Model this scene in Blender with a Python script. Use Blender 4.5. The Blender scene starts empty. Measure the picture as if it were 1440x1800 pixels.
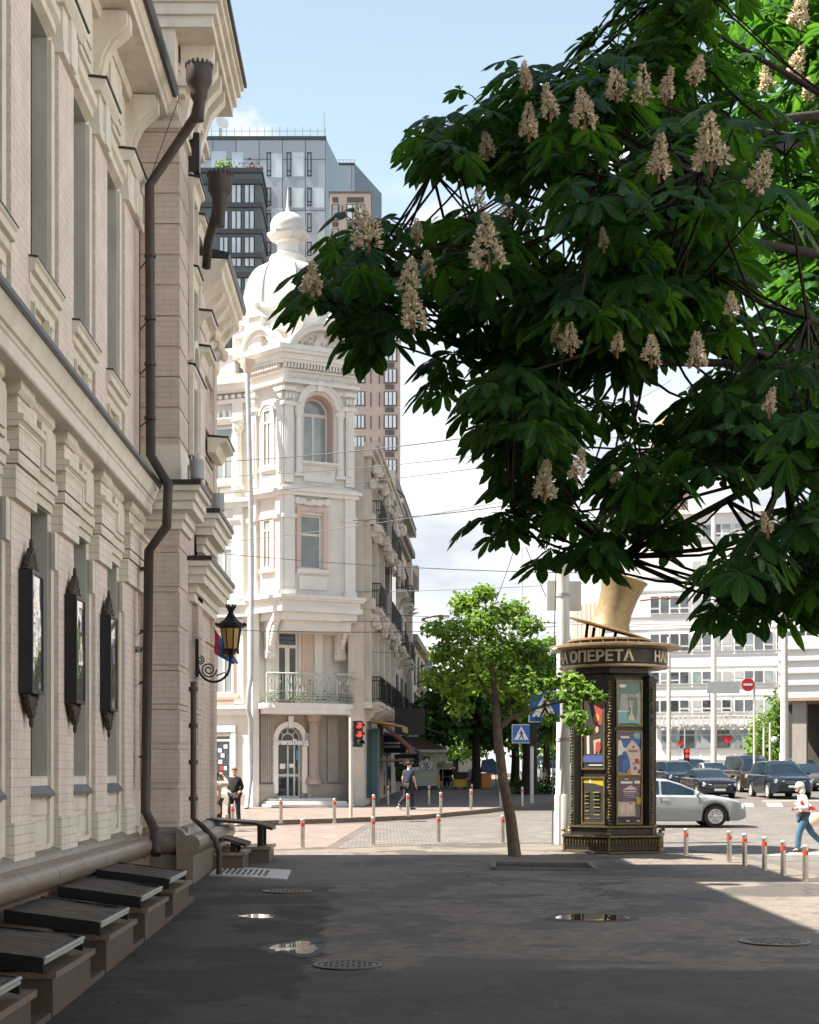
import bpy, bmesh, math, random
import numpy as np
from mathutils import Vector, Matrix
R=random.Random(7)
D=bpy.data; SC=bpy.context.scene; COL=SC.collection
rad=math.radians
F_PX=2600.0; PX0=672.0; PY0=1358.0; EYE=2.5; SLOPE=.0183
def gz(y): return SLOPE*min(y,125.0)
def W(px,py,Y): return Vector(((px-PX0)/F_PX*Y, Y, EYE+(PY0-py)/F_PX*Y))
def G(px,py,dz=0.0):
    Y=(EYE-dz)/((py-PY0)/F_PX+SLOPE)
    return Vector(((px-PX0)/F_PX*Y, Y, gz(Y)+dz))
# ---------------------------------------------------------------- materials
def s2l(c): return tuple(((x/255.0)/12.92 if x/255.0<=.04045 else ((x/255.0+.055)/1.055)**2.4) for x in c)
MATS={}
class NT:
    def __init__(s,name):
        s.m=D.materials.new(name); s.m.use_nodes=True; s.t=s.m.node_tree; s.n=s.t.nodes; s.b=s.n['Principled BSDF']; s.out=s.n['Material Output']
    def add(s,typ,**kw):
        n=s.n.new(typ)
        for k,v in kw.items():
            if k in n.inputs: n.inputs[k].default_value=v
            else: setattr(n,k,v)
        return n
    def link(s,a,b): s.t.links.new(a,b)
    def coord(s,kind='Object',scale=(1,1,1)):
        tc=s.add('ShaderNodeTexCoord'); mp=s.add('ShaderNodeMapping'); mp.inputs['Scale'].default_value=scale
        s.link(tc.outputs[kind],mp.inputs['Vector']); return mp.outputs['Vector']
    def noise(s,vec,scale,detail=4,rough=.55,dist=0):
        n=s.add('ShaderNodeTexNoise'); n.inputs['Scale'].default_value=scale; n.inputs['Detail'].default_value=detail
        n.inputs['Roughness'].default_value=rough; n.inputs['Distortion'].default_value=dist
        if vec is not None: s.link(vec,n.inputs['Vector'])
        return n.outputs['Fac']
    def ramp(s,fac,p0,p1,c0=(0,0,0,1),c1=(1,1,1,1)):
        r=s.add('ShaderNodeValToRGB'); e=r.color_ramp.elements
        e[0].position=p0; e[1].position=p1; e[0].color=c0; e[1].color=c1
        s.link(fac,r.inputs['Fac']); return r.outputs['Color']
    def mix(s,fac,a,b,mode='MIX'):
        m=s.add('ShaderNodeMix',data_type='RGBA',blend_type=mode)
        for sock,v in ((m.inputs[0],fac),(m.inputs[6],a),(m.inputs[7],b)):
            if hasattr(v,'links') or hasattr(v,'is_linked'): s.link(v,sock)
            elif isinstance(v,(int,float)): sock.default_value=v
            else: sock.default_value=(*v[:3],1)
        return m.outputs[2]
    def math(s,op,a,b=0.0,c=None):
        m=s.add('ShaderNodeMath',operation=op)
        for i,v in enumerate((a,b) if c is None else (a,b,c)):
            if hasattr(v,'is_linked'): s.link(v,m.inputs[i])
            else: m.inputs[i].default_value=v
        return m.outputs[0]
    def bump(s,h,strength=.3,dist=.02,prev=None):
        b=s.add('ShaderNodeBump'); b.inputs['Strength'].default_value=strength; b.inputs['Distance'].default_value=dist
        s.link(h,b.inputs['Height'])
        if prev is not None: s.link(prev,b.inputs['Normal'])
        return b.outputs['Normal']
def bcol(t,c): 
    if hasattr(c,'is_linked'): t.link(c,t.b.inputs['Base Color'])
    else: t.b.inputs['Base Color'].default_value=(*c[:3],1)
def plain(name,c,rough=.6,metal=0.0,vary=.18,vscale=3.0,bump=0.0,bscale=40.0,spec=.5,coat=0.0,dirt=None,emit=None):
    if name in MATS: return MATS[name]
    t=NT(name); v=t.coord()
    n=t.ramp(t.noise(v,vscale,6,.62),.32,.68)
    c2=tuple(x*(1-vary) for x in c); col=t.mix(n,c2,c)
    if dirt:
        vs=t.coord(scale=(1.6,1.6,.22)); d=t.ramp(t.noise(vs,dirt[1],6,.65),.5,.78); f=t.math('MULTIPLY',d,dirt[2])
        col=t.mix(f,col,dirt[0])
    bcol(t,col); t.b.inputs['Roughness'].default_value=rough; t.b.inputs['Metallic'].default_value=metal
    t.b.inputs['Specular IOR Level'].default_value=spec; t.b.inputs['Coat Weight'].default_value=coat; t.b.inputs['Coat Roughness'].default_value=.06
    if bump:
        h=t.noise(v,bscale,5,.6); t.link(t.bump(h,bump,.01),t.b.inputs['Normal'])
    if emit: t.b.inputs['Emission Color'].default_value=(*emit[0],1); t.b.inputs['Emission Strength'].default_value=emit[1]
    MATS[name]=t.m; return t.m
def brickmat(name,c1,c2,mortar,bw=.26,bh=.1,ms=.012,rough=.85,offset=.5,bump=.5,axis='wall',dirt=None,soft=.1,vary=.5):
    t=NT(name); tc=t.add('ShaderNodeTexCoord'); sp=t.add('ShaderNodeSeparateXYZ'); t.link(tc.outputs['Object'],sp.inputs[0])
    cb=t.add('ShaderNodeCombineXYZ')
    if axis=='wall':
        t.link(t.math('ADD',sp.outputs[0],sp.outputs[1]),cb.inputs[0]); t.link(sp.outputs[2],cb.inputs[1])
    else:
        t.link(sp.outputs[0],cb.inputs[0]); t.link(sp.outputs[1],cb.inputs[1])
    vec=cb.outputs[0]
    if axis=='floor':
        nd=t.add('ShaderNodeTexNoise'); nd.inputs['Scale'].default_value=2.3; t.link(tc.outputs['Object'],nd.inputs['Vector'])
        va=t.add('ShaderNodeVectorMath',operation='MULTIPLY_ADD'); t.link(nd.outputs['Color'],va.inputs[0]); va.inputs[1].default_value=(.12,.12,0); t.link(vec,va.inputs[2]); vec=va.outputs[0]
    b=t.add('ShaderNodeTexBrick'); b.offset=offset; b.inputs['Scale'].default_value=1; b.inputs['Brick Width'].default_value=bw; b.inputs['Row Height'].default_value=bh
    b.inputs['Mortar Size'].default_value=ms; b.inputs['Mortar Smooth'].default_value=soft; b.inputs['Bias'].default_value=0
    b.inputs['Color1'].default_value=(*c1,1); b.inputs['Color2'].default_value=(*c2,1); b.inputs['Mortar'].default_value=(*mortar,1)
    t.link(vec,b.inputs['Vector'])
    v=tc.outputs['Object']
    n=t.ramp(t.noise(v,1.7,6,.65),.3,.72,(1-vary*.4,)*3+(1,),(1.06,1.06,1.06,1))
    col=t.mix(1.0,b.outputs['Color'],n,'MULTIPLY')
    if dirt:
        vs=t.coord(scale=(1.3,1.3,.2)); d=t.ramp(t.noise(vs,dirt[1],6,.65),.48,.8); col=t.mix(t.math('MULTIPLY',d,dirt[2]),col,dirt[0])
    bcol(t,col); t.b.inputs['Roughness'].default_value=rough
    h=t.math('SUBTRACT',t.math('MULTIPLY',t.noise(v,45,4,.6),.35),b.outputs['Fac'])
    t.link(t.bump(h,bump,.012),t.b.inputs['Normal'])
    MATS[name]=t.m; return t.m
def glassmat(name,c=(.02,.025,.03),rough=.03,wav=.15,spec=.9,tint2=None):
    t=NT(name); v=t.coord(); n=t.noise(v,.9,2,.5)
    col=t.mix(t.ramp(n,.35,.65),c,tint2 or tuple(x*1.6 for x in c))
    bcol(t,col); t.b.inputs['Roughness'].default_value=rough; t.b.inputs['Specular IOR Level'].default_value=spec; t.b.inputs['IOR'].default_value=1.7
    if wav: t.link(t.bump(t.noise(v,1.6,2,.4),wav,.06),t.b.inputs['Normal'])
    MATS[name]=t.m; return t.m
# ---------------------------------------------------------------- mesh builder
class Fac:
    """a wall plane: origin on plan, direction u, outward normal v, height w"""
    def __init__(s,o,d,n=None):
        l=math.hypot(*d); s.o=o; s.d=(d[0]/l,d[1]/l)
        s.n=n or (s.d[1],-s.d[0])
    def p(s,u,v,w): return (s.o[0]+s.d[0]*u+s.n[0]*v, s.o[1]+s.d[1]*u+s.n[1]*v, w)
    def u(s,px,v=0.0):
        a=(px-PX0)/F_PX; ox=s.o[0]+s.n[0]*v; oy=s.o[1]+s.n[1]*v
        return (a*oy-ox)/(s.d[0]-a*s.d[1])
    def z(s,px,py,v=0.0):
        u=s.u(px,v); Y=s.o[1]+s.n[1]*v+s.d[1]*u
        return EYE+(PY0-py)/F_PX*Y
class MB:
    def __init__(s): s.v=[]; s.f=[]; s.m=[]; s.mi=0
    def poly(s,pts):
        b=len(s.v); s.v+= [tuple(p) for p in pts]; s.f.append(tuple(range(b,b+len(pts)))); s.m.append(s.mi); return s
    def hexa(s,p):
        b=len(s.v); s.v+=[tuple(q) for q in p]
        for f in ((0,3,2,1),(4,5,6,7),(0,1,5,4),(1,2,6,5),(2,3,7,6),(3,0,4,7)): s.f.append(tuple(b+i for i in f)); s.m.append(s.mi)
        return s
    def box(s,x0,x1,y0,y1,z0,z1):
        return s.hexa([(x0,y0,z0),(x1,y0,z0),(x1,y1,z0),(x0,y1,z0),(x0,y0,z1),(x1,y0,z1),(x1,y1,z1),(x0,y1,z1)])
    def fbox(s,F,u0,u1,v0,v1,w0,w1):
        return s.hexa([F.p(u0,v0,w0),F.p(u1,v0,w0),F.p(u1,v1,w0),F.p(u0,v1,w0),F.p(u0,v0,w1),F.p(u1,v0,w1),F.p(u1,v1,w1),F.p(u0,v1,w1)])
    def obox(s,c,ax,ay,az):
        c,ax,ay,az=map(Vector,(c,ax,ay,az)); P=[]
        for k in (-1,1):
            for i,j in ((-1,-1),(1,-1),(1,1),(-1,1)): P.append(c+ax*i+ay*j+az*k)
        return s.hexa(P)
    def bar(s,a,b,w,h=None,up=(0,0,1)):
        a,b=Vector(a),Vector(b); d=(b-a); L=d.length; d.normalize(); u=Vector(up)
        if abs(d.dot(u))>.98: u=Vector((0,1,0))
        x=d.cross(u).normalized(); y=x.cross(d)
        return s.obox((a+b)/2,x*(w/2),d*(L/2),y*((h or w)/2))
    def prism(s,pts,vec):
        n=len(pts); b=len(s.v); vec=Vector(vec)
        s.v+=[tuple(p) for p in pts]+[tuple(Vector(p)+vec) for p in pts]
        s.f.append(tuple(range(b,b+n))[::-1]); s.m.append(s.mi); s.f.append(tuple(range(b+n,b+2*n))); s.m.append(s.mi)
        for i in range(n):
            j=(i+1)%n; s.f.append((b+i,b+j,b+n+j,b+n+i)); s.m.append(s.mi)
        return s
    def fprism(s,F,uw,v0,v1):
        """outline in (u,w) extruded from v0 to v1"""
        return s.prism([F.p(u,v0,w) for u,w in uw],(F.n[0]*(v1-v0),F.n[1]*(v1-v0),0))
    def mould(s,F,u0,u1,prof):
        """profile [(v,w)..] closed, run along u"""
        return s.prism([F.p(u0,v,w) for v,w in prof],(F.d[0]*(u1-u0),F.d[1]*(u1-u0),0))
    def arch(s,F,uc,w0,ri,ro,v0,v1,n=12,a0=0.0,a1=math.pi):
        for i in range(n):
            t0=a0+(a1-a0)*i/n; t1=a0+(a1-a0)*(i+1)/n
            q=[(uc+r*math.cos(t),w0+r*math.sin(t)) for r,t in ((ri,t0),(ro,t0),(ro,t1),(ri,t1))]
            s.fprism(F,q,v0,v1)
        return s
    def loft(s,rings,closed=True,cap0=True,cap1=True):
        n=len(rings[0]); b=len(s.v)
        for r in rings: s.v+=[tuple(p) for p in r]
        for k in range(len(rings)-1):
            for i in range(n if closed else n-1):
                j=(i+1)%n; s.f.append((b+k*n+i,b+k*n+j,b+(k+1)*n+j,b+(k+1)*n+i)); s.m.append(s.mi)
        if cap0: s.f.append(tuple(b+i for i in range(n))[::-1]); s.m.append(s.mi)
        if cap1: s.f.append(tuple(b+(len(rings)-1)*n+i for i in range(n))); s.m.append(s.mi)
        return s
    def tube(s,pts,r,n=8,caps=True):
        pts=[Vector(p) for p in pts]; rs=r if isinstance(r,(list,tuple)) else [r]*len(pts); rings=[]
        ref=None
        for i,p in enumerate(pts):
            d=(pts[min(i+1,len(pts)-1)]-pts[max(i-1,0)])
            if d.length<1e-9: d=Vector((0,0,1))
            d.normalize()
            if ref is None: ref=Vector((0,0,1)) if abs(d.z)<.9 else Vector((1,0,0))
            x=d.cross(ref)
            if x.length<1e-5: x=d.cross(Vector((0,1,0)))
            x.normalize(); y=x.cross(d).normalized(); ref=y
            rings.append([p+(x*math.cos(2*math.pi*k/n)+y*math.sin(2*math.pi*k/n))*rs[i] for k in range(n)])
        return s.loft(rings,True,caps,caps)
    def lathe(s,c,prof,n=24,axis=None,a0=0.0,caps=True):
        c=Vector(c)
        if axis is None: X,Yv,Z=Vector((1,0,0)),Vector((0,1,0)),Vector((0,0,1))
        else:
            Z=Vector(axis).normalized(); X=Z.orthogonal().normalized(); Yv=Z.cross(X)
        rings=[[c+X*(r*math.cos(a0+2*math.pi*k/n))+Yv*(r*math.sin(a0+2*math.pi*k/n))+Z*z for k in range(n)] for r,z in prof]
        return s.loft(rings,True,caps,caps)
    def ball(s,c,r,n=10,m=7,rot=None):
        c=Vector(c); rx,ry,rz=r if isinstance(r,(tuple,list)) else (r,r,r); rings=[]
        for i in range(1,m):
            t=math.pi*i/m; rings.append([Vector((rx*math.sin(t)*math.cos(2*math.pi*k/n),ry*math.sin(t)*math.sin(2*math.pi*k/n),-rz*math.cos(t))) for k in range(n)])
        if rot is not None: rings=[[rot@p for p in q] for q in rings]
        return s.loft([[c+p for p in q] for q in rings])
    def add(s,verts,faces):
        b=len(s.v); s.v+=[tuple(p) for p in verts]
        for f in faces: s.f.append(tuple(b+i for i in f)); s.m.append(s.mi)
        return s
    def build(s,name,mats,parent=None,smooth=30,world=True,normals=True):
        me=D.meshes.new(name); off=Vector(parent.get('_abs',(0,0,0))) if (parent is not None and world) else Vector((0,0,0))
        me.from_pydata([(p[0]-off.x,p[1]-off.y,p[2]-off.z) for p in s.v],[],s.f)
        if not isinstance(mats,(list,tuple)): mats=[mats]
        for m in mats: me.materials.append(m)
        if len(mats)>1: me.polygons.foreach_set('material_index',s.m)
        if normals and len(s.f)<60000:
            bm=bmesh.new(); bm.from_mesh(me); bmesh.ops.recalc_face_normals(bm,faces=bm.faces); bm.to_mesh(me); bm.free()
        if smooth:
            me.polygons.foreach_set('use_smooth',[True]*len(me.polygons)); me.set_sharp_from_angle(angle=rad(smooth))
        me.update()
        o=D.objects.new(name,me); COL.objects.link(o)
        if parent is not None:
            o.parent=parent; o['_abs']=tuple(parent.get('_abs',(0,0,0)))
        return o
def tag(o,label=None,cat=None,group=None,kind=None):
    if label: o['label']=label
    if cat: o['category']=cat
    if group: o['group']=group
    if kind: o['kind']=kind
    return o
def thing(name,label,cat,loc=(0,0,0),rotz=0.0,group=None):
    o=D.objects.new(name,None); COL.objects.link(o); o.location=loc; o.rotation_euler=(0,0,rotz); o.empty_display_size=.2
    o['_abs']=tuple(loc); return tag(o,label,cat,group)
def dup(root,loc,rotz=0.0,label=None,group=None):
    def cp(o,par):
        c=o.copy(); COL.objects.link(c)
        if par is not None: c.parent=par
        for ch in o.children: cp(ch,c)
        return c
    r=cp(root,None); r.location=loc; r.rotation_euler=(0,0,rotz); r['_abs']=tuple(loc)
    if label: r['label']=label
    if group: r['group']=group
    return r
def text2d(s,size=1.0,bold=0.0,depth=0.0):
    cu=D.curves.new('lettering','FONT'); cu.body=s; cu.size=size; cu.offset=bold; cu.extrude=depth; cu.align_x='CENTER'; cu.resolution_u=3
    o=D.objects.new('lettering',cu); COL.objects.link(o); bpy.context.view_layer.update()
    me=o.evaluated_get(bpy.context.evaluated_depsgraph_get()).to_mesh()
    v=[tuple(p.co) for p in me.vertices]; f=[tuple(q.vertices) for q in me.polygons]
    o.to_mesh_clear(); D.objects.remove(o); D.curves.remove(cu)
    return v,f
def ftext(mb,F,s,uc,w,size,v,depth=.02,bold=0.0,flip=False):
    vv,ff=text2d(s,size,bold,depth)
    mb.add([F.p(uc+x,v+z,w+y) for x,y,z in vv],ff)
# ---------------------------------------------------------------- camera, sun, sky
cam=D.cameras.new('camera'); co=D.objects.new('camera',cam); COL.objects.link(co); SC.camera=co
co.location=(0,0,EYE); co.rotation_euler=(rad(90),0,0)
cam.sensor_fit='AUTO'; cam.sensor_width=36; cam.lens=F_PX/1800*36; cam.shift_x=(720-PX0)/1800; cam.shift_y=(PY0-900)/1800
cam.clip_start=.1; cam.clip_end=3000
cam.dof.use_dof=False
SUN=Vector((-.657,-.05,1.0)).normalized()
sl=D.lights.new('sun','SUN'); so=D.objects.new('sun',sl); COL.objects.link(so)
sl.energy=5.0; sl.angle=rad(.53); sl.color=(1,.93,.82)
so.rotation_euler=SUN.to_track_quat('Z','Y').to_euler(); so.location=(-30,-5,60)
wd=D.worlds.new('World'); SC.world=wd; wd.use_nodes=True
def sky():
    t=wd.node_tree; n=t.nodes; L=t.links.new
    bg=n['Background']; bg.inputs['Strength'].default_value=.05
    st=n.new('ShaderNodeTexSky'); st.sky_type='NISHITA'; st.sun_disc=False; st.sun_elevation=math.asin(SUN.z); st.sun_rotation=math.atan2(SUN.x,SUN.y)
    st.air_density=1.0; st.dust_density=1.3; st.ozone_density=1.0; st.altitude=150
    tc=n.new('ShaderNodeTexCoord'); sp=n.new('ShaderNodeSeparateXYZ'); L(tc.outputs['Generated'],sp.inputs[0])
    def M(op,a,b=0.0,c=0.0,clamp=False):
        m=n.new('ShaderNodeMath'); m.operation=op; m.use_clamp=clamp
        for i,v in enumerate((a,b,c)):
            if hasattr(v,'is_linked'): L(v,m.inputs[i])
            else: m.inputs[i].default_value=v
        return m.outputs[0]
    mp=n.new('ShaderNodeMapping'); mp.inputs['Scale'].default_value=(1,1,2.2); L(tc.outputs['Generated'],mp.inputs['Vector'])
    def N(scale,det=8,ro=.6):
        q=n.new('ShaderNodeTexNoise'); q.inputs['Scale'].default_value=scale; q.inputs['Detail'].default_value=det; q.inputs['Roughness'].default_value=ro; L(mp.outputs['Vector'],q.inputs['Vector']); return q.outputs['Fac']
    nz=N(4.2); nf=N(13,9,.65)
    # bank of cloud low in the sky
    low=M('SUBTRACT',.335,M('ADD',sp.outputs[2],M('MULTIPLY',M('SUBTRACT',nz,.5),.28)))
    low=M('MULTIPLY',low,9.0,0,True)
    gen=M('MULTIPLY',M('SUBTRACT',N(2.6,8,.6),.60),9.0,0,True)     # scattered clouds elsewhere
    side=M('MULTIPLY',M('SUBTRACT',.55,sp.outputs[1]),4.0,0,True)
    gen=M('MULTIPLY',gen,side)
    fac=M('MAXIMUM',low,gen)
    def puff(px,py,r):
        d=Vector(((px-PX0)/F_PX,1,(PY0-py)/F_PX)).normalized()
        vm=n.new('ShaderNodeVectorMath'); vm.operation='DISTANCE'; L(tc.outputs['Generated'],vm.inputs[0]); vm.inputs[1].default_value=d
        x=M('SUBTRACT',r,M('ADD',vm.outputs['Value'],M('MULTIPLY',M('SUBTRACT',nf,.5),.075)))
        return M('MULTIPLY',x,60.0,0,True)
    for a in ((430,268,.026),(470,262,.016),(400,262,.02),(775,402,.03),(740,420,.022),(820,440,.03),(1040,170,.02),(690,470,.02),(1100,230,.03)):
        fac=M('MAXIMUM',fac,puff(*a))
    shade=n.new('ShaderNodeValToRGB'); e=shade.color_ramp.elements; e[0].position=.36; e[1].position=.6; e[0].color=(4.5,4.9,5.4,1); e[1].color=(7.4,7.4,7.3,1)
    L(N(6.5,6,.55),shade.inputs['Fac'])
    # thin high haze: lifts the blue a little
    hz=n.new('ShaderNodeMix'); hz.data_type='RGBA'; hzf=M('MULTIPLY',M('SUBTRACT',.85,sp.outputs[2]),1.9,0,True); L(M('MULTIPLY',hzf,.72),hz.inputs[0]); L(st.outputs[0],hz.inputs[6]); hz.inputs[7].default_value=(4.9,6.3,7.0,1)
    mx=n.new('ShaderNodeMix'); mx.data_type='RGBA'; L(fac,mx.inputs[0]); L(hz.outputs[2],mx.inputs[6]); L(shade.outputs['Color'],mx.inputs[7])
    L(mx.outputs[2],bg.inputs['Color'])
sky()
SC.view_settings.view_transform='Standard'; SC.view_settings.look='None'; SC.view_settings.gamma=1; SC.view_settings.exposure=1.8
SC.cycles.max_bounces=6; SC.cycles.diffuse_bounces=3; SC.cycles.glossy_bounces=3; SC.cycles.transmission_bounces=4; SC.cycles.transparent_max_bounces=6
SC.cycles.use_denoising=True; SC.cycles.sample_clamp_indirect=6
# ---------------------------------------------------------------- the place's materials
CREAM=plain('cream_plaster',(.73,.665,.57),.85,vary=.14,vscale=2.2,bump=.25,bscale=60,dirt=((.34,.29,.21),2.2,.5))
WARM=plain('warm_white_plaster',(.74,.69,.61),.85,vary=.12,vscale=1.5,bump=.2,bscale=50,dirt=((.36,.31,.24),1.6,.35))
REVEAL=plain('grey_plaster',(.56,.55,.50),.9,vary=.2,vscale=1.2,bump=.3,bscale=70,dirt=((.3,.28,.24),2.0,.3))
PINKB=brickmat('pink_brick',(.73,.615,.545),(.76,.655,.59),(.56,.47,.41),.26,.115,.005,vary=.4,dirt=((.36,.28,.23),1.8,.3))
TANB=brickmat('tan_brick',(.60,.50,.435),(.64,.535,.465),(.49,.40,.345),.26,.1,.006,vary=.4,dirt=((.26,.2,.16),1.6,.35))
CREAMB=brickmat('cream_brick',(.73,.665,.57),(.76,.695,.60),(.48,.42,.34),.5,.115,.005,vary=.3,dirt=((.34,.29,.21),1.6,.35))
BROWN=plain('brown_painted_metal',(.045,.03,.026),.55,vary=.35,vscale=4,bump=.1,dirt=((.09,.06,.045),3,.5))
DARKMET=plain('dark_roof_metal',(.035,.03,.03),.4,metal=.3,vary=.3,vscale=3,dirt=((.08,.07,.06),3,.5))
GRANITE=plain('brown_granite',(.29,.225,.18),.34,vary=.55,vscale=34,bump=.08,bscale=90,spec=.5,dirt=((.1,.075,.06),2.5,.6))
GRANITE_D=plain('dark_granite',(.13,.09,.072),.5,vary=.45,vscale=30,bump=.1,bscale=90,dirt=((.05,.04,.035),2.5,.7))
def hoodmat():
    t=NT('black_sheet_metal'); v=t.coord(); vs=t.coord(scale=(.8,7,1))
    n=t.noise(v,2.2,6,.7); w=t.noise(vs,2.6,5,.6,.8)
    col=t.mix(t.ramp(n,.5,.75),(.006,.006,.007),(.03,.026,.022)); bcol(t,col)
    t.b.inputs['Roughness'].default_value=.3; t.b.inputs['Metallic'].default_value=0; t.link(t.bump(w,1.0,.12),t.b.inputs['Normal'])
    MATS['hood']=t.m; return t.m
HOOD=hoodmat()
BLACK=plain('black_iron',(.015,.014,.014),.45,metal=.4,vary=.3)
GILT=plain('dull_gold_trim',(.20,.14,.055),.45,metal=.6,vary=.45,vscale=9,dirt=((.05,.035,.02),6,.7))
GOLD=plain('brushed_gold',(.34,.255,.14),.5,metal=.5,vary=.3,vscale=7,bump=.35,bscale=22,dirt=((.3,.22,.11),4,.5))
BRONZE=plain('carved_brown_bronze',(.06,.038,.03),.5,metal=.3,vary=.4,vscale=12,bump=.4,bscale=50)
STEEL=plain('brushed_steel',(.52,.49,.44),.32,metal=.9,vary=.25,vscale=5)
REDBAND=plain('red_reflective_band',(.62,.05,.03),.45,vary=.15)
GREYM=plain('grey_paint',(.33,.34,.34),.5,vary=.12)
GREYL=plain('light_grey_paint',(.55,.55,.53),.5,vary=.12,dirt=((.3,.27,.24),2,.4))
POLEW=plain('whitewashed_concrete',(.62,.59,.55),.85,vary=.18,vscale=5,bump=.3,bscale=40,dirt=((.32,.28,.25),3,.5))
ALU=plain('pale_galvanised_steel',(.5,.5,.5),.45,metal=.5,vary=.2)
WHITE=plain('white_paint',(.8,.79,.76),.6,vary=.06)
WFAC=plain('white_stucco',(.72,.68,.62),.85,vary=.1,vscale=1.6,bump=.3,bscale=30,dirt=((.55,.45,.37),1.5,.35))
WTRIM=plain('white_stone_trim',(.76,.73,.68),.8,vary=.08,vscale=2.5,bump=.15,bscale=40,dirt=((.58,.48,.40),2.2,.35))
PFAC=plain('pale_pink_stucco',(.66,.50,.42),.88,vary=.12,vscale=2,dirt=((.5,.4,.34),2,.4))
GFAC=plain('grey_stone_base',(.36,.33,.29),.8,vary=.16,vscale=5,bump=.2,bscale=35,dirt=((.2,.18,.16),2,.4))
APART=plain('weathered_stucco',(.62,.55,.47),.9,vary=.2,vscale=1.2,bump=.3,bscale=25,dirt=((.27,.2,.15),1.4,.6))
APART2=plain('pinkish_stucco',(.66,.55,.47),.9,vary=.15,vscale=.9,dirt=((.35,.28,.24),1.0,.4))
DOMEM=plain('pale_zinc_sheet',(.58,.56,.53),.55,metal=.0,vary=.12,vscale=1.8,dirt=((.5,.42,.36),2,.35))
GLASS=glassmat('window_glass'); GLASSG=glassmat('pale_window_glass',(.20,.24,.24),.06,.1,.8,(.34,.38,.38))
MIRROR=glassmat('poster_case_glass',(.13,.14,.12),.03,.22,1.0,(.25,.23,.2))
MIRROR.node_tree.nodes['Principled BSDF'].inputs['Metallic'].default_value=.75
MIRROR.node_tree.nodes['Principled BSDF'].inputs['Base Color'].default_value=(.6,.6,.57,1)
for l in list(MIRROR.node_tree.links):
    if l.to_socket.name=='Base Color': MIRROR.node_tree.links.remove(l)
def asphalt():
    t=NT('worn_asphalt'); v=t.coord(); vs=t.coord(scale=(.75,.8,1))
    fine=t.noise(v,150,3,.7); mid=t.noise(v,7,6,.6); big=t.noise(vs,.62,9,.62,.3)
    col=t.mix(t.ramp(mid,.3,.7),(.125,.108,.091),(.185,.161,.138))
    damp=t.ramp(big,.505,.55); damp2=t.ramp(t.noise(t.coord(scale=(.3,.9,1)),1.1,8,.65,.5),.57,.60)
    dm=t.math('MAXIMUM',t.math('MULTIPLY',damp,.72),t.math('MULTIPLY',damp2,.8))
    col=t.mix(1.0,col,t.ramp(t.noise(v,2.6,9,.72),.28,.72,(.68,.68,.69,1),(1.22,1.2,1.17,1)),'MULTIPLY')
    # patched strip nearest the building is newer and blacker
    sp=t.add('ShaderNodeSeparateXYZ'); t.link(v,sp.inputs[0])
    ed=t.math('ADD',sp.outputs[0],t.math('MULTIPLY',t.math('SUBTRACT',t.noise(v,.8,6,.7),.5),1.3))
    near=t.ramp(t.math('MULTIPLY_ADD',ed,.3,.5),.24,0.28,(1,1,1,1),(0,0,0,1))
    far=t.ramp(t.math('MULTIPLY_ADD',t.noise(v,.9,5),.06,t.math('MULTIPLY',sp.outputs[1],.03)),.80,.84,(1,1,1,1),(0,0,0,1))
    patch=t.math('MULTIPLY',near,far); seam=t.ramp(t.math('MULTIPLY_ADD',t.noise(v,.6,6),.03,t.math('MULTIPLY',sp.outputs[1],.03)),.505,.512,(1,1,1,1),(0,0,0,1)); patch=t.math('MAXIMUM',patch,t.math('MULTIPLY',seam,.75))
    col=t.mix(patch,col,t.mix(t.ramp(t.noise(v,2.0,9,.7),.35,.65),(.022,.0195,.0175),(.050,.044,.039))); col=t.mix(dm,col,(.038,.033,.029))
    sn=t.add('ShaderNodeTexVoronoi',feature='DISTANCE_TO_EDGE'); sn.inputs['Scale'].default_value=.42
    wv=t.add('ShaderNodeVectorMath',operation='MULTIPLY_ADD'); nn=t.add('ShaderNodeTexNoise'); nn.inputs['Scale'].default_value=1.8; nn.inputs['Detail'].default_value=7
    t.link(v,nn.inputs['Vector']); t.link(nn.outputs['Color'],wv.inputs[0]); wv.inputs[1].default_value=(1.5,1.5,0); t.link(v,wv.inputs[2]); t.link(wv.outputs[0],sn.inputs['Vector'])
    ck=t.ramp(sn.outputs['Distance'],.004,.012,(1,1,1,1),(0,0,0,1)); ck=t.math('MULTIPLY',ck,t.ramp(t.noise(v,.5,3),.45,.6))
    col=t.mix(t.math('MULTIPLY',ck,.75),col,(.02,.018,.017))
    g=t.ramp(t.noise(v,70,3,.75),.60,.72); col=t.mix(t.math('MULTIPLY',g,.4),col,(.22,.2,.18))
    bcol(t,col); rg=t.math('SUBTRACT',.86,t.math('MULTIPLY',dm,.25)); t.link(rg,t.b.inputs['Roughness']); t.b.inputs['Specular IOR Level'].default_value=.35
    b1=t.bump(t.math('SUBTRACT',fine,t.math('MULTIPLY',ck,2.0)),.45,.006); t.link(t.bump(t.noise(v,1.2,4),.25,.05,b1),t.b.inputs['Normal'])
    MATS['asphalt']=t.m; return t.m
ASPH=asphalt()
COBBLE=brickmat('granite_setts',(.16,.145,.13),(.24,.215,.19),(.07,.06,.05),.2,.12,.014,axis='floor',rough=.7,bump=.8,vary=1.1,dirt=((.1,.09,.08),.4,.6))
ROADA=plain('grey_road_asphalt',(.115,.10,.088),.85,vary=.3,vscale=.5,bump=.4,bscale=80,dirt=((.07,.06,.055),.35,.6))
PAVER=brickmat('pink_grey_pavers',(.20,.155,.13),(.27,.21,.18),(.12,.095,.08),.2,.1,.008,axis='floor',bump=.3,vary=.9,dirt=((.13,.105,.09),.5,.6))
KERB=plain('granite_kerb',(.2,.145,.105),.75,vary=.35,vscale=8,bump=.4,bscale=40)
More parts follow.
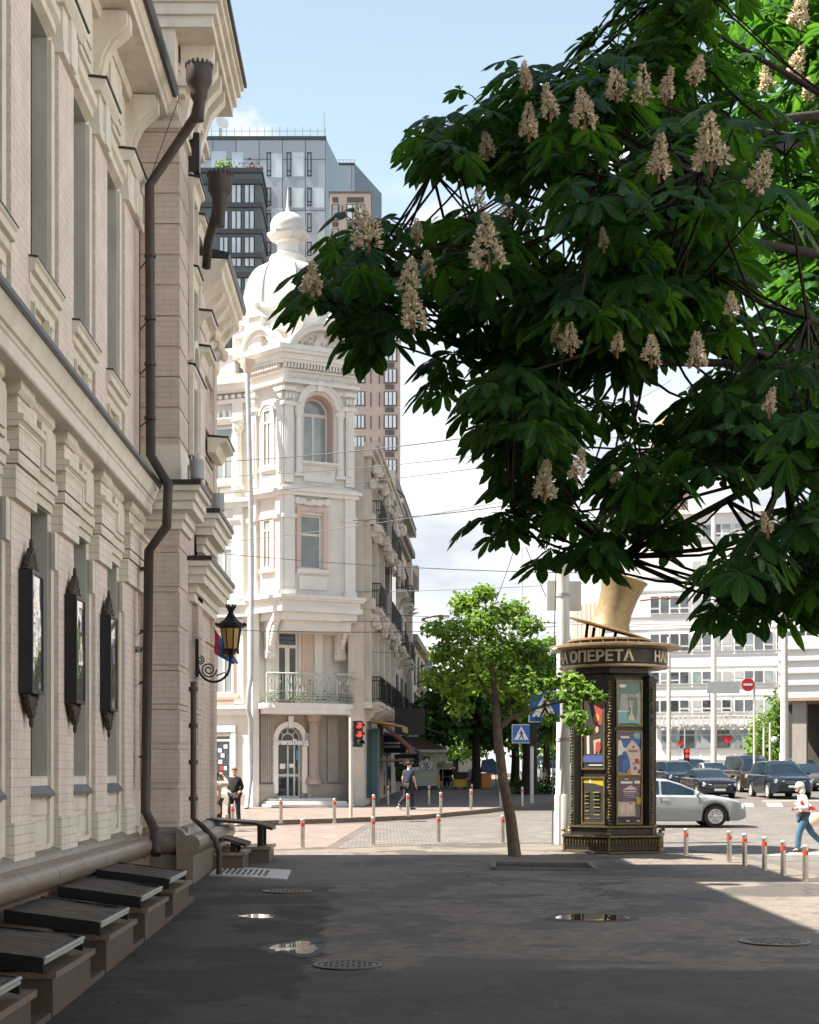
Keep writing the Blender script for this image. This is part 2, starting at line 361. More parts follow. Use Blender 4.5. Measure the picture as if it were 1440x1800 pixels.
PAINTW=plain('worn_road_paint',(.62,.58,.52),.8,vary=.3,vscale=2)
BARK=plain('grey_brown_bark',(.15,.112,.08),.95,vary=.55,vscale=7,bump=1.0,bscale=16,dirt=((.05,.04,.028),7,.8))
BARKD=plain('dark_bark',(.028,.02,.015),.95,vary=.5,vscale=9,bump=.9,bscale=26)
def leafmat(name,c1,c2,trans=.35,rough=.45,veins=True,tc=None):
    t=NT(name); v=t.coord(); oi=t.noise(v,1.6,3,.6)
    col=t.mix(t.ramp(oi,.35,.65),c1,c2); ge=t.add('ShaderNodeNewGeometry'); rpi=ge.outputs['Random Per Island']; col=t.mix(1.0,col,t.ramp(rpi,.0,1.0,(.55,.6,.6,1),(1.45,1.3,1.1,1)),'MULTIPLY')
    if veins:
        uv=t.add('ShaderNodeTexCoord'); sp=t.add('ShaderNodeSeparateXYZ'); t.link(uv.outputs['UV'],sp.inputs[0])
        ab=t.math('ABSOLUTE',t.math('SUBTRACT',sp.outputs[1],.5))
        ph=t.math('SUBTRACT',t.math('MULTIPLY',sp.outputs[0],46.0),t.math('MULTIPLY',ab,34.0)); w=t.math('SINE',ph)
        mid=t.ramp(ab,.012,.04,(1,1,1,1),(0,0,0,1)); ve=t.math('MAXIMUM',mid,t.math('MULTIPLY',t.ramp(w,.8,1.0),.5))
        col=t.mix(t.math('MULTIPLY',ve,.4),col,tuple(x*1.9 for x in c2))
        t.link(t.bump(t.math('SUBTRACT',t.math('MULTIPLY',w,-.5),mid),.35,.006),t.b.inputs['Normal'])
    bcol(t,col); t.b.inputs['Roughness'].default_value=rough; t.b.inputs['Specular IOR Level'].default_value=.22
    tr=t.add('ShaderNodeBsdfTranslucent'); t.link(t.mix(1.0,col,tc or (1.9,1.7,.5),'MULTIPLY'),tr.inputs['Color'])
    ms=t.add('ShaderNodeMixShader'); ms.inputs[0].default_value=trans
    t.link(t.b.outputs[0],ms.inputs[1]); t.link(tr.outputs[0],ms.inputs[2]); t.link(ms.outputs[0],t.out.inputs['Surface'])
    MATS[name]=t.m; return t.m
LEAFC=leafmat('chestnut_leaf',(.018,.068,.019),(.036,.112,.029),.45,.42,True,(2.2,2.0,.6))
LEAFM=leafmat('maple_leaf',(.09,.2,.035),(.20,.34,.07),.4,.5,False,(1.5,1.4,.5))
LEAFD=leafmat('dark_linden_leaf',(.03,.085,.02),(.07,.17,.03),.3,.5,False)
LEAFB=leafmat('bush_leaf',(.05,.13,.03),(.12,.24,.05),.35,.5,False)
PETAL=plain('cream_chestnut_blossom',(.82,.68,.49),.8,vary=.3,vscale=30)
RUST=plain('pinkish_stem',(.3,.16,.09),.8)
WIRE=plain('dark_cable',(.03,.03,.032),.6)
# ---------------------------------------------------------------- ground, roads, pavements
def sheet(name,pts,mat,dz,kind='structure',sub=None):
    m=MB(); m.poly([(x,y,gz(y)+dz) for x,y in pts]); o=m.build(name,mat,None,smooth=0); o['kind']=kind
    if o.data.polygons[0].normal.z<0: o.data.flip_normals()
    return o
def ground():
    m=MB(); ys=[-60,-10,10,30,60,90,125,200,400,900]; xs=[-600,-100,-30,0,30,100,600]
    V=[(x,y,gz(y)) for y in ys for x in xs]; n=len(xs)
    m.add(V,[(j*n+i,j*n+i+1,(j+1)*n+i+1,(j+1)*n+i) for j in range(len(ys)-1) for i in range(n-1)])
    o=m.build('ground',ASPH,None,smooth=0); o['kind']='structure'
ground()
# carriageway: left cross street and the junction
NEAR=[(-60,31.5),(-12,33.2),(-2.95,34.9),(1.9,37.6),(4.5,37.6),(6.7,36.2),(7.9,33.6),(8.35,30.5),(8.5,26),(8.6,10),(8.7,-20)]
sheet('road',NEAR+[(90,-20),(90,124.5),(-60,124.5)],ROADA,.004)
sheet('cobbled_road',[(-1.1,35.8),(1.9,37.75),(4.5,37.75),(6.8,36.3),(8.1,33.8),(8.6,31.8),(30,37),(30,60.5),(12,60.5),(8.5,57.8),(3,50.8),(-.2,47.5)],COBBLE,.008)
sheet('crossing_strip',[(-60,31.9),(-12,33.5),(-2.95,35.2),(-1.35,36.1),(-.5,47.1),(-4,45.2),(-12,42.9),(-60,39.5)],PAVER,.010)
# far pavement with its kerb
FK=[(-60,39.8),(-12,43.4),(-4.3,45.9),(-1.5,47.6),(1.3,50.0),(3.8,54.5),(6.3,60.6),(7.6,63.4),(8.7,67.5),(9.0,74),(9.2,124)]
def pave():
    m=MB(); top=[(x,y,gz(y)+.15) for x,y in FK]+[(-60,124,gz(124)+.15)]
    inner=[(x-.25*0-.0,y,z) for x,y,z in top]
    m.poly(top); o=m.build('far_pavement',PAVER,None,smooth=0); o['kind']='structure'
    if o.data.polygons[0].normal.z<0: o.data.flip_normals()
    k=MB()
    for (x0,y0),(x1,y1) in zip(FK[:-1],FK[1:]):
        L=math.hypot(x1-x0,y1-y0); n=max(1,int(L/1.1)); nx,ny=(y1-y0)/L,-(x1-x0)/L
        for i in range(n):
            a=i/n; b=(i+1)/n-.012/L*1.0; P=[]
            for z in (-.02,.156):
                for t,off in ((a,.03),(b,.03),(b,-.16),(a,-.16)):
                    x=x0+(x1-x0)*t+nx*off; y=y0+(y1-y0)*t+ny*off; P.append((x,y,gz(y)+z))
            k.hexa(P)
    o=k.build('kerb',KERB,None,smooth=0); o['kind']='structure'
pave()
# painted markings of the crossing on the far carriageway
def marks():
    m=MB()
    for i in range(9):
        x=9.5+i*1.25; y=59.5+i*.18
        P=[(x,y),(x+.62,y),(x+1.5,y+3.6),(x+.85,y+3.6)]
        m.poly([(a,b,gz(b)+.013) for a,b in P])
    for (a,b,c,d) in ((9.4,64.6,15,64.9),(17,66,33,67.5)):
        m.poly([(a,b,gz(b)+.013),(c,d,gz(d)+.013),(c,d+.45,gz(d+.45)+.013),(a,b+.45,gz(b+.45)+.013)])
    m.poly([(8.7,33.5,gz(33.5)+.013),(9.3,34.3,gz(34.3)+.013),(14,34.6,gz(34.6)+.013),(14,34.3,gz(34.3)+.013)])
    o=m.build('road_markings',PAINTW,None,smooth=0,normals=False); o['kind']='structure'
    for p in o.data.polygons:
        if p.normal.z<0: p.flip()
marks()
# ------------------------------------------------ manholes, puddles, grate, tree pit
def disc(cx,cy,rx,ry,n=36,jit=0.0,seed=1,z=.006,sx=0.0):
    r=random.Random(seed); ph=[r.uniform(0,6.28) for _ in range(4)]; P=[]
    for i in range(n):
        t=2*math.pi*i/n; k=1+jit*(math.sin(2*t+ph[0])*.5+math.sin(3*t+ph[1])*.35+math.sin(5*t+ph[2])*.25+math.sin(9*t+ph[3])*.12)
        x=cx+rx*k*math.cos(t); y=cy+ry*k*math.sin(t); P.append((x+sx*(y-cy),y,gz(y)+z))
    return P
IRONP=plain('worn_cast_iron',(.10,.085,.075),.42,metal=.55,vary=.5,vscale=24,bump=.9,bscale=34)
def manhole(px,py,r,label):
    c=G(px,py); t=thing('manhole_cover',label,'manhole cover',c,0,'manhole covers in the asphalt')
    m=MB(); m.lathe((c.x,c.y,c.z+.004),[(r+.07,-.03),(r+.07,.012),(r+.015,.014),(r+.012,-.03)],36); m.build('frame',GREYM if r<.3 else IRONP,t)
    m=MB(); m.lathe((c.x,c.y,c.z+.002),[(r,-.03),(r,.012),(r*.9,.016),(0.02,.018)],36)
    for i in range(-4,5):
        for j in range(-4,5):
            x,y=i*r*.19,j*r*.19
            if x*x+y*y<(r*.85)**2 and (i+j)%2==0: m.box(c.x+x-r*.07,c.x+x+r*.07,c.y+y-r*.07,c.y+y+r*.07,c.z+.012,c.z+.026)
    m.build('lid',IRONP,t)
manhole(505,1567,.36,'manhole cover nearest the stone grate by the cream theatre')
manhole(612,1697,.33,'shiny round manhole cover just below the small left puddle')
manhole(1362,1656,.38,'manhole cover by the edge of the sunlit patch on the right')
def puddlemat():
    t=NT('still_water'); bcol(t,(.012,.012,.013)); t.b.inputs['Roughness'].default_value=.015; t.b.inputs['IOR'].default_value=1.33; t.b.inputs['Specular IOR Level'].default_value=.9; t.b.inputs['Coat Weight'].default_value=.6; t.b.inputs['Coat Roughness'].default_value=.01
    t.link(t.bump(t.noise(t.coord(),3,2),.02,.02),t.b.inputs['Normal']); return t.m
PUD=puddlemat()
DAMP=plain('damp_asphalt',(.03,.027,.025),.6,vary=.3,vscale=12,bump=.3,bscale=120)
def puddle(px,py,rx,ry,label,jit,seed,sx=0):
    c=G(px,py); o=MB(); o.poly(disc(c.x,c.y,rx,ry,44,jit,seed,.0075,sx)); p=o.build('puddle',PUD,None,smooth=0,normals=False); tag(p,label,'puddle',None)
    d=MB(); d.poly(disc(c.x,c.y,rx*1.13+.06,ry*1.13+.14,44,jit,seed,.0045,sx)); q=d.build('wet_rim',DAMP,p,smooth=0,normals=False)
puddle(1040,1613,.5,.42,'long still puddle mirroring the advertising column and trees',.12,3)
puddle(520,1666,.27,.5,'ragged pale puddle between the left manhole covers',.5,11,.2)
puddle(452,1611,.25,.22,'small thin puddle beside the light well curbs',.35,5)
def grate():
    a=[G(385,1525),G(512,1532),G(498,1550),G(368,1540)]; c=(a[0]+a[2])/2
    t=thing('drain_grate','pale stone drain grate with slots beside the theatre','grate',c)
    U=(a[1]-a[0]); V=(a[3]-a[0]); m=MB()
    def pt(u,v,z): p=a[0]+U*u+V*v; return (p.x,p.y,gz(p.y)+z)
    def blk(u0,u1,v0,v1): m.hexa([pt(u0,v0,-.02),pt(u1,v0,-.02),pt(u1,v1,-.02),pt(u0,v1,-.02),pt(u0,v0,.035),pt(u1,v0,.035),pt(u1,v1,.035),pt(u0,v1,.035)])
    blk(0,1,0,.16); blk(0,1,.84,1)
    for i in range(10): blk(i*.072,i*.072+.03,.16,.84)
    blk(.73,1,.16,.84); m.build('slab',GREYL,t,smooth=0)
    m=MB(); m.hexa([pt(.02,.1,-.02),pt(.75,.1,-.02),pt(.75,.9,-.02),pt(.02,.9,-.02),pt(.02,.1,.012),pt(.75,.1,.012),pt(.75,.9,.012),pt(.02,.9,.012)]); m.build('pit',BLACK,t,smooth=0)
grate()
def pit():
    a=[G(868,1519),G(1036,1521),G(1050,1532),G(868,1529)]; c=(a[0]+a[2])/2
    t=thing('tree_pit','empty kerbed tree pit sunk in the asphalt','tree pit',c)
    m=MB()
    for i in range(4):
        p,q=a[i],a[(i+1)%4]; m.bar((p.x,p.y,gz(p.y)+.012),(q.x,q.y,gz(q.y)+.012),.09,.09)
    m.build('kerb_frame',plain('worn_grey_kerb',(.17,.155,.14),.85,vary=.4,vscale=9),t)
    m=MB(); m.poly([(p.x,p.y,gz(p.y)+.012) for p in a]); m.build('soil',plain('dark_soil',(.028,.019,.013),.98,vary=.5,vscale=14,bump=.9,bscale=30),t,smooth=0,normals=False)
pit()

def litter():
    r=random.Random(9); m=MB()
    for i in range(900):
        y=r.uniform(10.5,33); x=r.uniform(-2.6,8.0)
        if r.random()<.35: x=-2.95+abs(r.gauss(0,.35))
        s=r.uniform(.006,.022); a=r.uniform(0,6.28); z=gz(y)+.006; c_,s_=math.cos(a)*s,math.sin(a)*s; m.mi=0 if r.random()<.6 else 1
        m.poly([(x-c_,y-s_,z),(x+s_*.5,y-c_*.5,z+r.uniform(0,.008)),(x+c_,y+s_,z),(x-s_*.5,y+c_*.5,z+r.uniform(0,.008))])
    o=m.build('fallen_petals',[plain('dry_petal',(.36,.30,.22),.9),plain('dry_leaf_bit',(.10,.07,.04),.9)],None,smooth=0,normals=False); o['kind']='stuff'; o['label']='scattered dry petals and leaf bits on the asphalt'
litter()
# ---------------------------------------------------------------- the theatre on the left
def theatre():
    T=thing('theatre_building','long cream and pink brick theatre with cornices, pilasters and tall windows','building',(-4.45,20,gz(20)))
    F=Fac((-4.52,0),(0,1)); P=.09; W0=18.69; ST=2.6; WW=1.3; KS=list(range(-8,3)); YE=27.1
    sill,top,usill,utop=2.45,6.0,9.0,12.45; zb,zt=1.25,14.55
    m=MB()   # masonry behind everything, openings left free
    edges=[-14.0]
    for k in KS: edges+=[W0+ST*k,W0+ST*k+WW]
    edges.append(YE)
    for i in range(0,len(edges),2): m.fbox(F,edges[i],edges[i+1],-.5,0,zb,zt)
    for k in KS:
        a=W0+ST*k; b=a+WW
        m.fbox(F,a,b,-.5,-.002,zb,sill); m.fbox(F,a,b,-.5,-.002,top,usill); m.fbox(F,a,b,-.5,-.002,utop,zt)
    m.build('wall',CREAMB,T,smooth=0)
    m=MB(); m.box(-18,-5.02,-14,33.0,0,14.5); m.build('rear_mass',WARM,T,smooth=0)
    m=MB(); m.poly([(-4.0,-14,14.75),(-4.0,33,14.75),(-11,33,17.5),(-11,-14,17.5)]); m.poly([(-18,-14,14.6),(-18,33,14.6),(-11,33,17.5),(-11,-14,17.5)]); m.build('roof',DARKMET,T,smooth=0)
    # reveals, windows, sills
    for k in KS:
        if k<-4: continue
        a=W0+ST*k; b=a+WW
        for (s,t) in ((sill,top),(usill,utop)):
            r=MB(); r.fbox(F,a,a+.012,-.5,-.004,s,t); r.fbox(F,b-.012,b,-.5,-.004,s,t); r.fbox(F,a+.012,b-.012,-.5,-.004,t-.012,t); r.build('window_reveal',REVEAL,T,smooth=0)
            w=MB(); w.fbox(F,a+.014,a+.1,-.30,-.21,s,t-.014); w.fbox(F,b-.1,b-.014,-.30,-.21,s,t-.014); w.fbox(F,a+.1,b-.1,-.30,-.21,t-.1,t-.014); w.fbox(F,a+.1,b-.1,-.30,-.21,s,s+.09)
            w.fbox(F,a+WW/2-.04,a+WW/2+.04,-.30,-.215,s+.09,t-.1); w.fbox(F,a+.1,b-.1,-.295,-.22,s+(t-s)*.68,s+(t-s)*.68+.08)
            wo=w.build('window',BROWN,T,smooth=0)
            g=MB(); g.fbox(F,a+.1,b-.1,-.27,-.26,s+.09,t-.1); g.build('pane',GLASS,wo,smooth=0)
        s1=MB(); s1.mould(F,a-.02,b+.02,[(-.3,sill-.03),(.02,sill-.13),(.1,sill-.22),(.1,sill-.27),(0,sill-.27),(-.3,sill-.2)]); s1.build('window_sill',plain('grey_zinc_sill',(.12,.125,.125),.45,vary=.2),T)
        s2=MB(); s2.mould(F,a-.16,b+.16,[(-.25,usill+.02),(.2,usill-.03),(.2,usill-.07),(.17,usill-.1),(.17,usill-.2),(.11,usill-.22),(.11,usill-.33),(.06,usill-.36),(.06,usill-.5),(0,usill-.5),(-.25,usill-.3)]); s2.build('window_sill',CREAM,T,smooth=0)
        s3=MB(); s3.mould(F,a-.17,b+.17,[(-.25,usill+.03),(.21,usill-.02),(.21,usill-.045),(-.25,usill+.01)]); s3.build('sill_flashing',DARKMET,T,smooth=0)
        # apron panel with little consoles under the upper sill, sunk panels under the lower one
        c=MB()
        for q in (.2,1.0): 
            for e in range(3): c.fbox(F,a+q+e*.06-.05,a+q+e*.06-.01,0,.1-.015*e,usill-.85+.05*e,usill-.5)
        c.fbox(F,a+.02,a+.1,0,.05,1.45,sill-.3); c.fbox(F,b-.1,b-.02,0,.05,1.45,sill-.3); c.fbox(F,a+.1,b-.1,0,.05,1.45,1.55)
        c.fbox(F,a+.2,b-.2,0,.035,1.62,1.85); c.fbox(F,a+.2,b-.2,0,.035,1.95,2.12)
        c.build('apron',CREAM,T,smooth=0)
        # lintel: stepped surround and a keystone panel above the ground floor window
        l=MB(); 
        for e,(z0,z1) in enumerate(((6.0,6.12),(6.12,6.24),(6.24,6.38))): l.fbox(F,a-.06,b+.06,0,.05+.035*e,z0,z1)
        l.fbox(F,a+.25,b-.25,0,.16,6.38,7.0); l.fbox(F,a+.36,b-.36,.16,.19,6.46,6.9); l.fbox(F,a-.02,a+.14,0,.1,6.38,7.0); l.fbox(F,b-.14,b+.02,0,.1,6.38,7.0)
        l.build('lintel',CREAM,T,smooth=0)
        l=MB(); l.mould(F,a-.05,b+.05,[(0,12.45),(.1,12.5),(.1,12.62),(.16,12.66),(.16,12.8),(0,12.86)]); l.build('lintel',CREAM,T,smooth=0)
    # pilasters between the windows
    for k in KS+[3]:
        if k<-4: continue
        a=W0+ST*(k-1)+WW+.26; b=W0+ST*k-.05
        if k==3: b=YE-.1
        m=MB(); m.fbox(F,a,b,.002,P,1.9,5.78); m.build('pilaster',PINKB,T,smooth=0)
        m=MB(); m.fbox(F,a,b,.002,P,7.85,12.35); m.build('pilaster',PINKB,T,smooth=0)
        m=MB(); m.fbox(F,a-.03,b+.03,.002,P+.05,1.3,1.9); m.build('pilaster_base',CREAMB,T,smooth=0); m=MB()
        for e,(z0,z1,d) in enumerate(((5.78,6.17,.16),(6.19,6.33,.19),(6.35,6.62,.2))): m.fbox(F,a-.05,b+.05,.002,d,z0,z1)
        m.mould(F,a-.1,b+.1,[(.002,6.62),(.21,6.62),(.21,6.66),(.26,6.70),(.27,6.76),(.2,6.78),(.002,6.78)])
        m.fbox(F,a,b,.002,.17,6.78,7.06)
        m.build('ground_capital',CREAMB,T,smooth=0)
        m=MB(); m.fbox(F,a-.04,b+.04,.002,.17,12.35,12.5); m.fbox(F,a,b,.002,.15,12.5,13.0)
        m.fbox(F,(a+b)/2-.16,(a+b)/2+.16,.15,.2,12.36,12.98); m.mould(F,a-.1,b+.1,[(.002,13.0),(.19,13.0),(.27,13.09),(.27,13.17),(.002,13.2)])
        m.build('upper_capital',WARM,T,smooth=0)
        m=MB(); m.mould(F,a-.13,b+.13,[(.002,13.235),(.3,13.2),(.3,13.17),(.002,13.2)]); m.build('hood_flashing',DARKMET,T,smooth=0)
        # console bracket carrying the eaves
        m=MB(); c=(a+b)/2
        prof=[(0,13.25),(.06,13.3),(.09,13.5),(.14,13.75),(.26,13.98),(.42,14.12),(.52,14.2),(.52,14.42),(0,14.45)]
        m.mould(F,c-.2,c+.2,prof); m.mould(F,c-.12,c+.12,[(v+.035,w-.02) for v,w in prof[1:-1]]+[(.1,14.3)])
        m.build('console',CREAM,T)
        m=MB(); m.fbox(F,b+.12,b+1.2+.2,.002,.07,13.35,14.3); m.fbox(F,b+.24,b+1.3,.07,.1,13.5,14.15); m.build('frieze_panel',CREAM,T,smooth=0)
        # frieze blocks below the string cornice
        m=MB()
        m.mould(F,a-.12,b-.38,[(0,7.0),(.2,7.0),(.24,7.06),(.24,7.16),(0,7.16)]); m.mould(F,b-.34,b+.9,[(0,6.98),(.14,6.98),(.2,7.05),(.2,7.16),(0,7.16)])
        m.build('frieze_block',CREAM,T,smooth=0)
    # side trims of the windows
    for k in KS:
        if k<-4: continue
        b=W0+ST*k+WW
        m=MB(); m.fbox(F,b+.005,b+.17,.002,.045,1.5,5.75); m.fbox(F,b+.005,b+.2,.002,.05,7.85,12.4); m.fbox(F,b-.01,b+.19,.046,.1,5.25,5.75); m.build('window_trim',CREAM,T,smooth=0)
    # string cornice, eaves cornice, gutters
    Y0=-14
    m=MB(); m.mould(F,Y0,26.75,[(0,7.16),(.34,7.16),(.36,7.18),(.36,7.34),(.38,7.36),(.385,7.40),(.42,7.42),(.44,7.5),(.47,7.58),(.5,7.62),(0,7.7)]); m.build('string_cornice',WARM,T,smooth=25)
    m=MB(); m.mould(F,Y0,26.75,[(.3,7.62),(.52,7.62),(.54,7.66),(.54,7.72),(.5,7.72),(0,7.92),(0,7.86)]); m.build('ledge_flashing',DARKMET,T,smooth=0)
    m=MB(); m.mould(F,Y0,27.1,[(0,13.22),(.05,13.22),(.05,13.32),(0,13.34)]); m.mould(F,Y0,27.1,[(0,14.3),(.1,14.3),(.13,14.36),(.13,14.46),(.56,14.5),(.6,14.5),(.6,14.66),(.64,14.68),(.7,14.78),(.72,14.8),(0,14.85)]); m.build('eaves_cornice',CREAM,T,smooth=25)
    m=MB(); m.mould(F,Y0,26.9,[(.6,14.8),(.78,14.78),(.82,14.84),(.82,14.93),(.76,14.93),(.2,15.0),(.2,14.86)]); m.build('gutter',DARKMET,T)
    # ---- plinth of brown granite
    pr=[(0,1.5),(.12,1.46),(.17,1.4),(.2,1.36),(.26,1.36)]+[(.30+.18*math.cos(t),1.2+.17*math.sin(t)) for t in [rad(70-20*i) for i in range(9)]]+[(.34,1.0),(.34,-.2),(0,-.2)]
    m=MB(); u=-9.0
    while u<26.5: m.mould(F,u,min(u+1.61,26.55),pr); u+=1.62
    m.build('plinth',GRANITE,T,smooth=40)
    # ---- projecting end bay
    Bx=-3.71; B=Fac((Bx,0),(0,1)); C=Fac((-4.6,27.1),(1,0))   # side wall, front wall (faces the street end)
    m=MB(); m.box(-12,Bx-.05,27.15,30.1,0,16.0); m.box(-12,Bx-.05,29.6,32.75,0,12.7); m.build('bay_wall',TANB,T,smooth=0)
    q=MB(); z=1.5
    while z<7.05: 
        q.box(-4.6,Bx-.0,27.1,28.3,z+.1,min(z+.70,7.1)); q.box(-4.6,Bx-.022,27.122,28.278,z,z+.1); z+=.72
    q.box(-4.6,Bx,27.1,28.3,7.75,8.05); z=8.05
    while z<15.8:
        q.box(-4.6,Bx,27.1,28.3,z+.035,min(z+.56,15.5)); q.box(-4.6,Bx-.03,27.13,28.27,z,z+.035); z+=.56
    q.build('bay_quoins',TANB,T,smooth=0)
    q=MB(); z=1.5
    while z<6.4: q.box(-4.4,Bx+.06,29.3,30.1,z+.1,min(z+.7,6.5)); q.box(-4.4,Bx+.04,29.32,30.08,z,z+.1); z+=.72
    q.build('bay_pilaster',TANB,T,smooth=0)
    q=MB(); q.box(-4.4,Bx+.11,29.3,30.1,7.8,14.6 if False else 12.4); q.build('bay_pilaster',PINKB,T,smooth=0)
    for z in (8.6,9.72,10.84):
        q=MB(); q.box(-4.4,Bx+.02,30.25,32.6,z,z+.5); q.build('wall_panel',TANB,T,smooth=0)
    q=MB(); q.box(-4.3,Bx+.05,32.3,32.76,1.5,12.6); q.build('bay_quoins',TANB,T,smooth=0)
    # tall arched bay window with pale trim, brown frame
    q=MB(); q.fbox(B,28.34,28.5,0,.09,8.6,14.2); q.fbox(B,29.14,29.28,0,.09,8.6,14.2); q.arch(B,28.8,10.4,.36,.5,0,.11,10); q.build('window_trim',CREAM,T)
    w=MB(); w.fbox(B,28.5,28.56,-.04,.02,8.4,12.3); w.fbox(B,29.06,29.12,-.04,.02,8.4,12.3); wo=w.build('window',BROWN,T,smooth=0)
    g=MB(); g.fbox(B,28.56,29.06,-.04,.0,8.4,12.3); g.build('pane',GLASSG,wo,smooth=0)
    for (u0,u1,zz,pj) in ((28.36,29.3,13.9,.2),(29.2,30.2,13.5,.2),(28.4,29.2,12.2,.16),(29.2,30.2,11.6,.34),(29.2,30.2,10.9,.3),(28.36,30.1,10.3,.12),(30.2,31.4,8.9,.1),(31.4,32.8,9.6,.42)):
        q=MB(); q.mould(B,u0,u1,[(0,zz-.3),(pj*.4,zz-.3),(pj*.6,zz-.12),(pj,zz-.08),(pj,zz),(0,zz+.03)]); q.build('hood_moulding',CREAM,T,smooth=0)
        q=MB(); q.mould(B,u0-.02,u1+.02,[(0,zz+.075),(pj+.03,zz+.035),(pj+.03,zz+.0),(pj,zz+.002),(0,zz+.03)]); q.build('hood_flashing',DARKMET,T,smooth=0)
    # bay cornices
    def bcorn(y0,y1,x1,zt,name='bay_cornice',front=True):
        q=MB(); st=[(.0,.62,.06),(.06,.5,.0)]
        for (dz0,dz1,pj) in ((-.78,-.62,.10),(-.62,-.46,.16),(-.46,-.3,.32),(-.3,-.14,.37),(-.14,-.04,.45)):
            e=x1-(Bx+.45)  # shift so that the widest step ends at x1
            q.box(-4.6,Bx+pj+e,y0+.45-pj,y1-.45+pj if y1>31 else y1,zt+dz0,zt+dz1)
        q.build(name,WARM,T,smooth=0)
        q=MB(); q.box(-4.6,x1+.03,y0-.03,y1+.03,zt-.04,zt+.05); q.build('ledge_flashing',DARKMET,T,smooth=0)
    bcorn(26.7,28.4,-3.3,7.74); bcorn(29.6,32.3,-3.27,7.74); bcorn(28.42,32.9,-3.3,6.62)
    q=MB(); q.box(-4.55,Bx+.02,27.08,28.32,7.8,8.5); q.build('bay_dado',CREAM,T,smooth=0)
    # high eaves over the quoined corner, lower eaves beyond
    q=MB()
    for (z0,z1,pj) in ((14.3,14.42,.06),(14.9,15.02,.1),(15.02,15.16,.2),(15.9,16.1,.66),(16.1,16.3,.74),(16.3,16.44,.82),(16.44,16.52,.88)): q.box(-9,Bx+pj,27.1-pj*.8,30.1+pj*.2,z0,z1)
    q.build('eaves_cornice',CREAM,T,smooth=0)
    q=MB(); q.box(-9,Bx+.94,26.3,30.3,16.52,16.6); q.build('gutter',DARKMET,T,smooth=0)
    for y in (27.25,27.85,28.45,29.05):
        q=MB(); q.mould(B,y,y+.26,[(0,14.5),(.1,14.55),(.16,14.85),(.34,15.4),(.6,15.7),(.6,15.9),(0,15.9)]); q.build('console',CREAM,T)
    for x in (-4.35,-3.98):
        q=MB(); q.mould(Fac((x,27.1),(1,0)),0,.24,[(0,14.5),(.1,14.55),(.16,14.85),(.3,15.1),(.46,15.7),(.46,15.9),(0,15.9)]); q.build('console',CREAM,T)
    q=MB(); q.mould(B,29.62,33.2,[(0,11.4),(.05,11.45),(.06,12.0),(.2,12.2),(.5,12.42),(.5,12.62),(.56,12.66),(.6,12.8),(0,12.86)]); q.build('eaves_cornice',CREAM,T,smooth=25)
    q=MB(); q.mould(B,29.62,33.3,[(.3,12.8),(.62,12.78),(.66,12.9),(.6,12.93),(0,13.05),(0,12.86)]); q.build('gutter',DARKMET,T,smooth=0)
    for y in (30.4,31.2,32.0,32.7):
        q=MB(); q.mould(B,y,y+.26,[(0,11.6),(.12,11.7),(.2,12.0),(.44,12.3),(.44,12.42),(0,12.42)]); q.ball((Bx+.2,y+.13,11.75),(.1,.16,.14),8,6); q.build('console',CREAM,T)
    q=MB(); q.poly([(Bx+.5,29.62,12.9),(Bx+.5,33.2,12.9),(-8,33.2,14.4),(-8,29.62,14.4)]); q.build('roof',DARKMET,T,smooth=0)
    # bay plinth wraps the corner
    q=MB(); q.mould(B,26.62,33.0,[(v*.9,w) for v,w in pr]); q.mould(Fac((-4.6,27.1),(1,0)),0,1.05,[(v*.9,w) for v,w in pr]); q.build('plinth',GRANITE,T,smooth=40)
    # ---- rain pipes with rusty hopper heads
    def pipe(pts,r,name='rain_pipe'):
        q=MB(); q.tube(pts,r,12); 
        o=q.build(name,BROWN,T,smooth=50); return o
    Y=26.45
    pts=[W(349,180,25.9),W(344,205,26.0),W(263,325,Y),W(265,800,26.5),W(296,852,26.15),W(293,925,26.1),W(262,968,26.4),W(256,1425,26.4),W(272,1458,26.3),W(274,1502,26.0)]
    o=pipe(pts,.088)
    def hopper(c,o):
        q=MB(); q.lathe(c,[(.09,-.62),(.1,-.3),(.13,-.24),(.15,-.2),(.15,-.1),(.2,.0),(.23,.06),(.23,.32),(.215,.32),(.2,.1)],16)
        for i in range(16):
            t=2*math.pi*i/16; q.ball((c[0]+.22*math.cos(t),c[1]+.22*math.sin(t),c[2]+.34),(.035,.035,.05),6,4)
        q.build('hopper_head',BROWN,o,smooth=40)
    hopper(W(350,150,25.9),o)
    for py in (450,560,640,735,860,1000,1110,1200,1330):
        p=W(256 if py>900 else 264,py,26.45); q=MB(); q.lathe(p,[(.105,-.025),(.105,.025)],12); q.bar(p,(p.x-.28,27.1,p.z),.02); q.build('pipe_bracket',BROWN,o)
    pts=[W(384,352,27.6),W(380,375,27.7),W(366,425,28.4),W(363,470,28.8)]
    o=pipe(pts,.088); hopper(W(387,340,27.6),o)
    q=MB(); q.box(-3.78,-3.5,28.3,28.5,14.0,14.75); q.build('gutter_outlet',DARKMET,o)
    pts=[(-3.63,28.42,4.25),(-3.63,28.42,1.62),(-3.42,28.35,1.45),(-3.2,28.3,1.22),(-3.12,28.3,1.0),(-3.12,28.3,.55)]
    o=pipe(pts,.055)
    for z in (2.0,2.7,3.4,4.1): 
        q=MB(); q.lathe((-3.63,28.42,z),[(.09,-.04),(.09,.04)],10); q.build('pipe_bracket',BROWN,o)
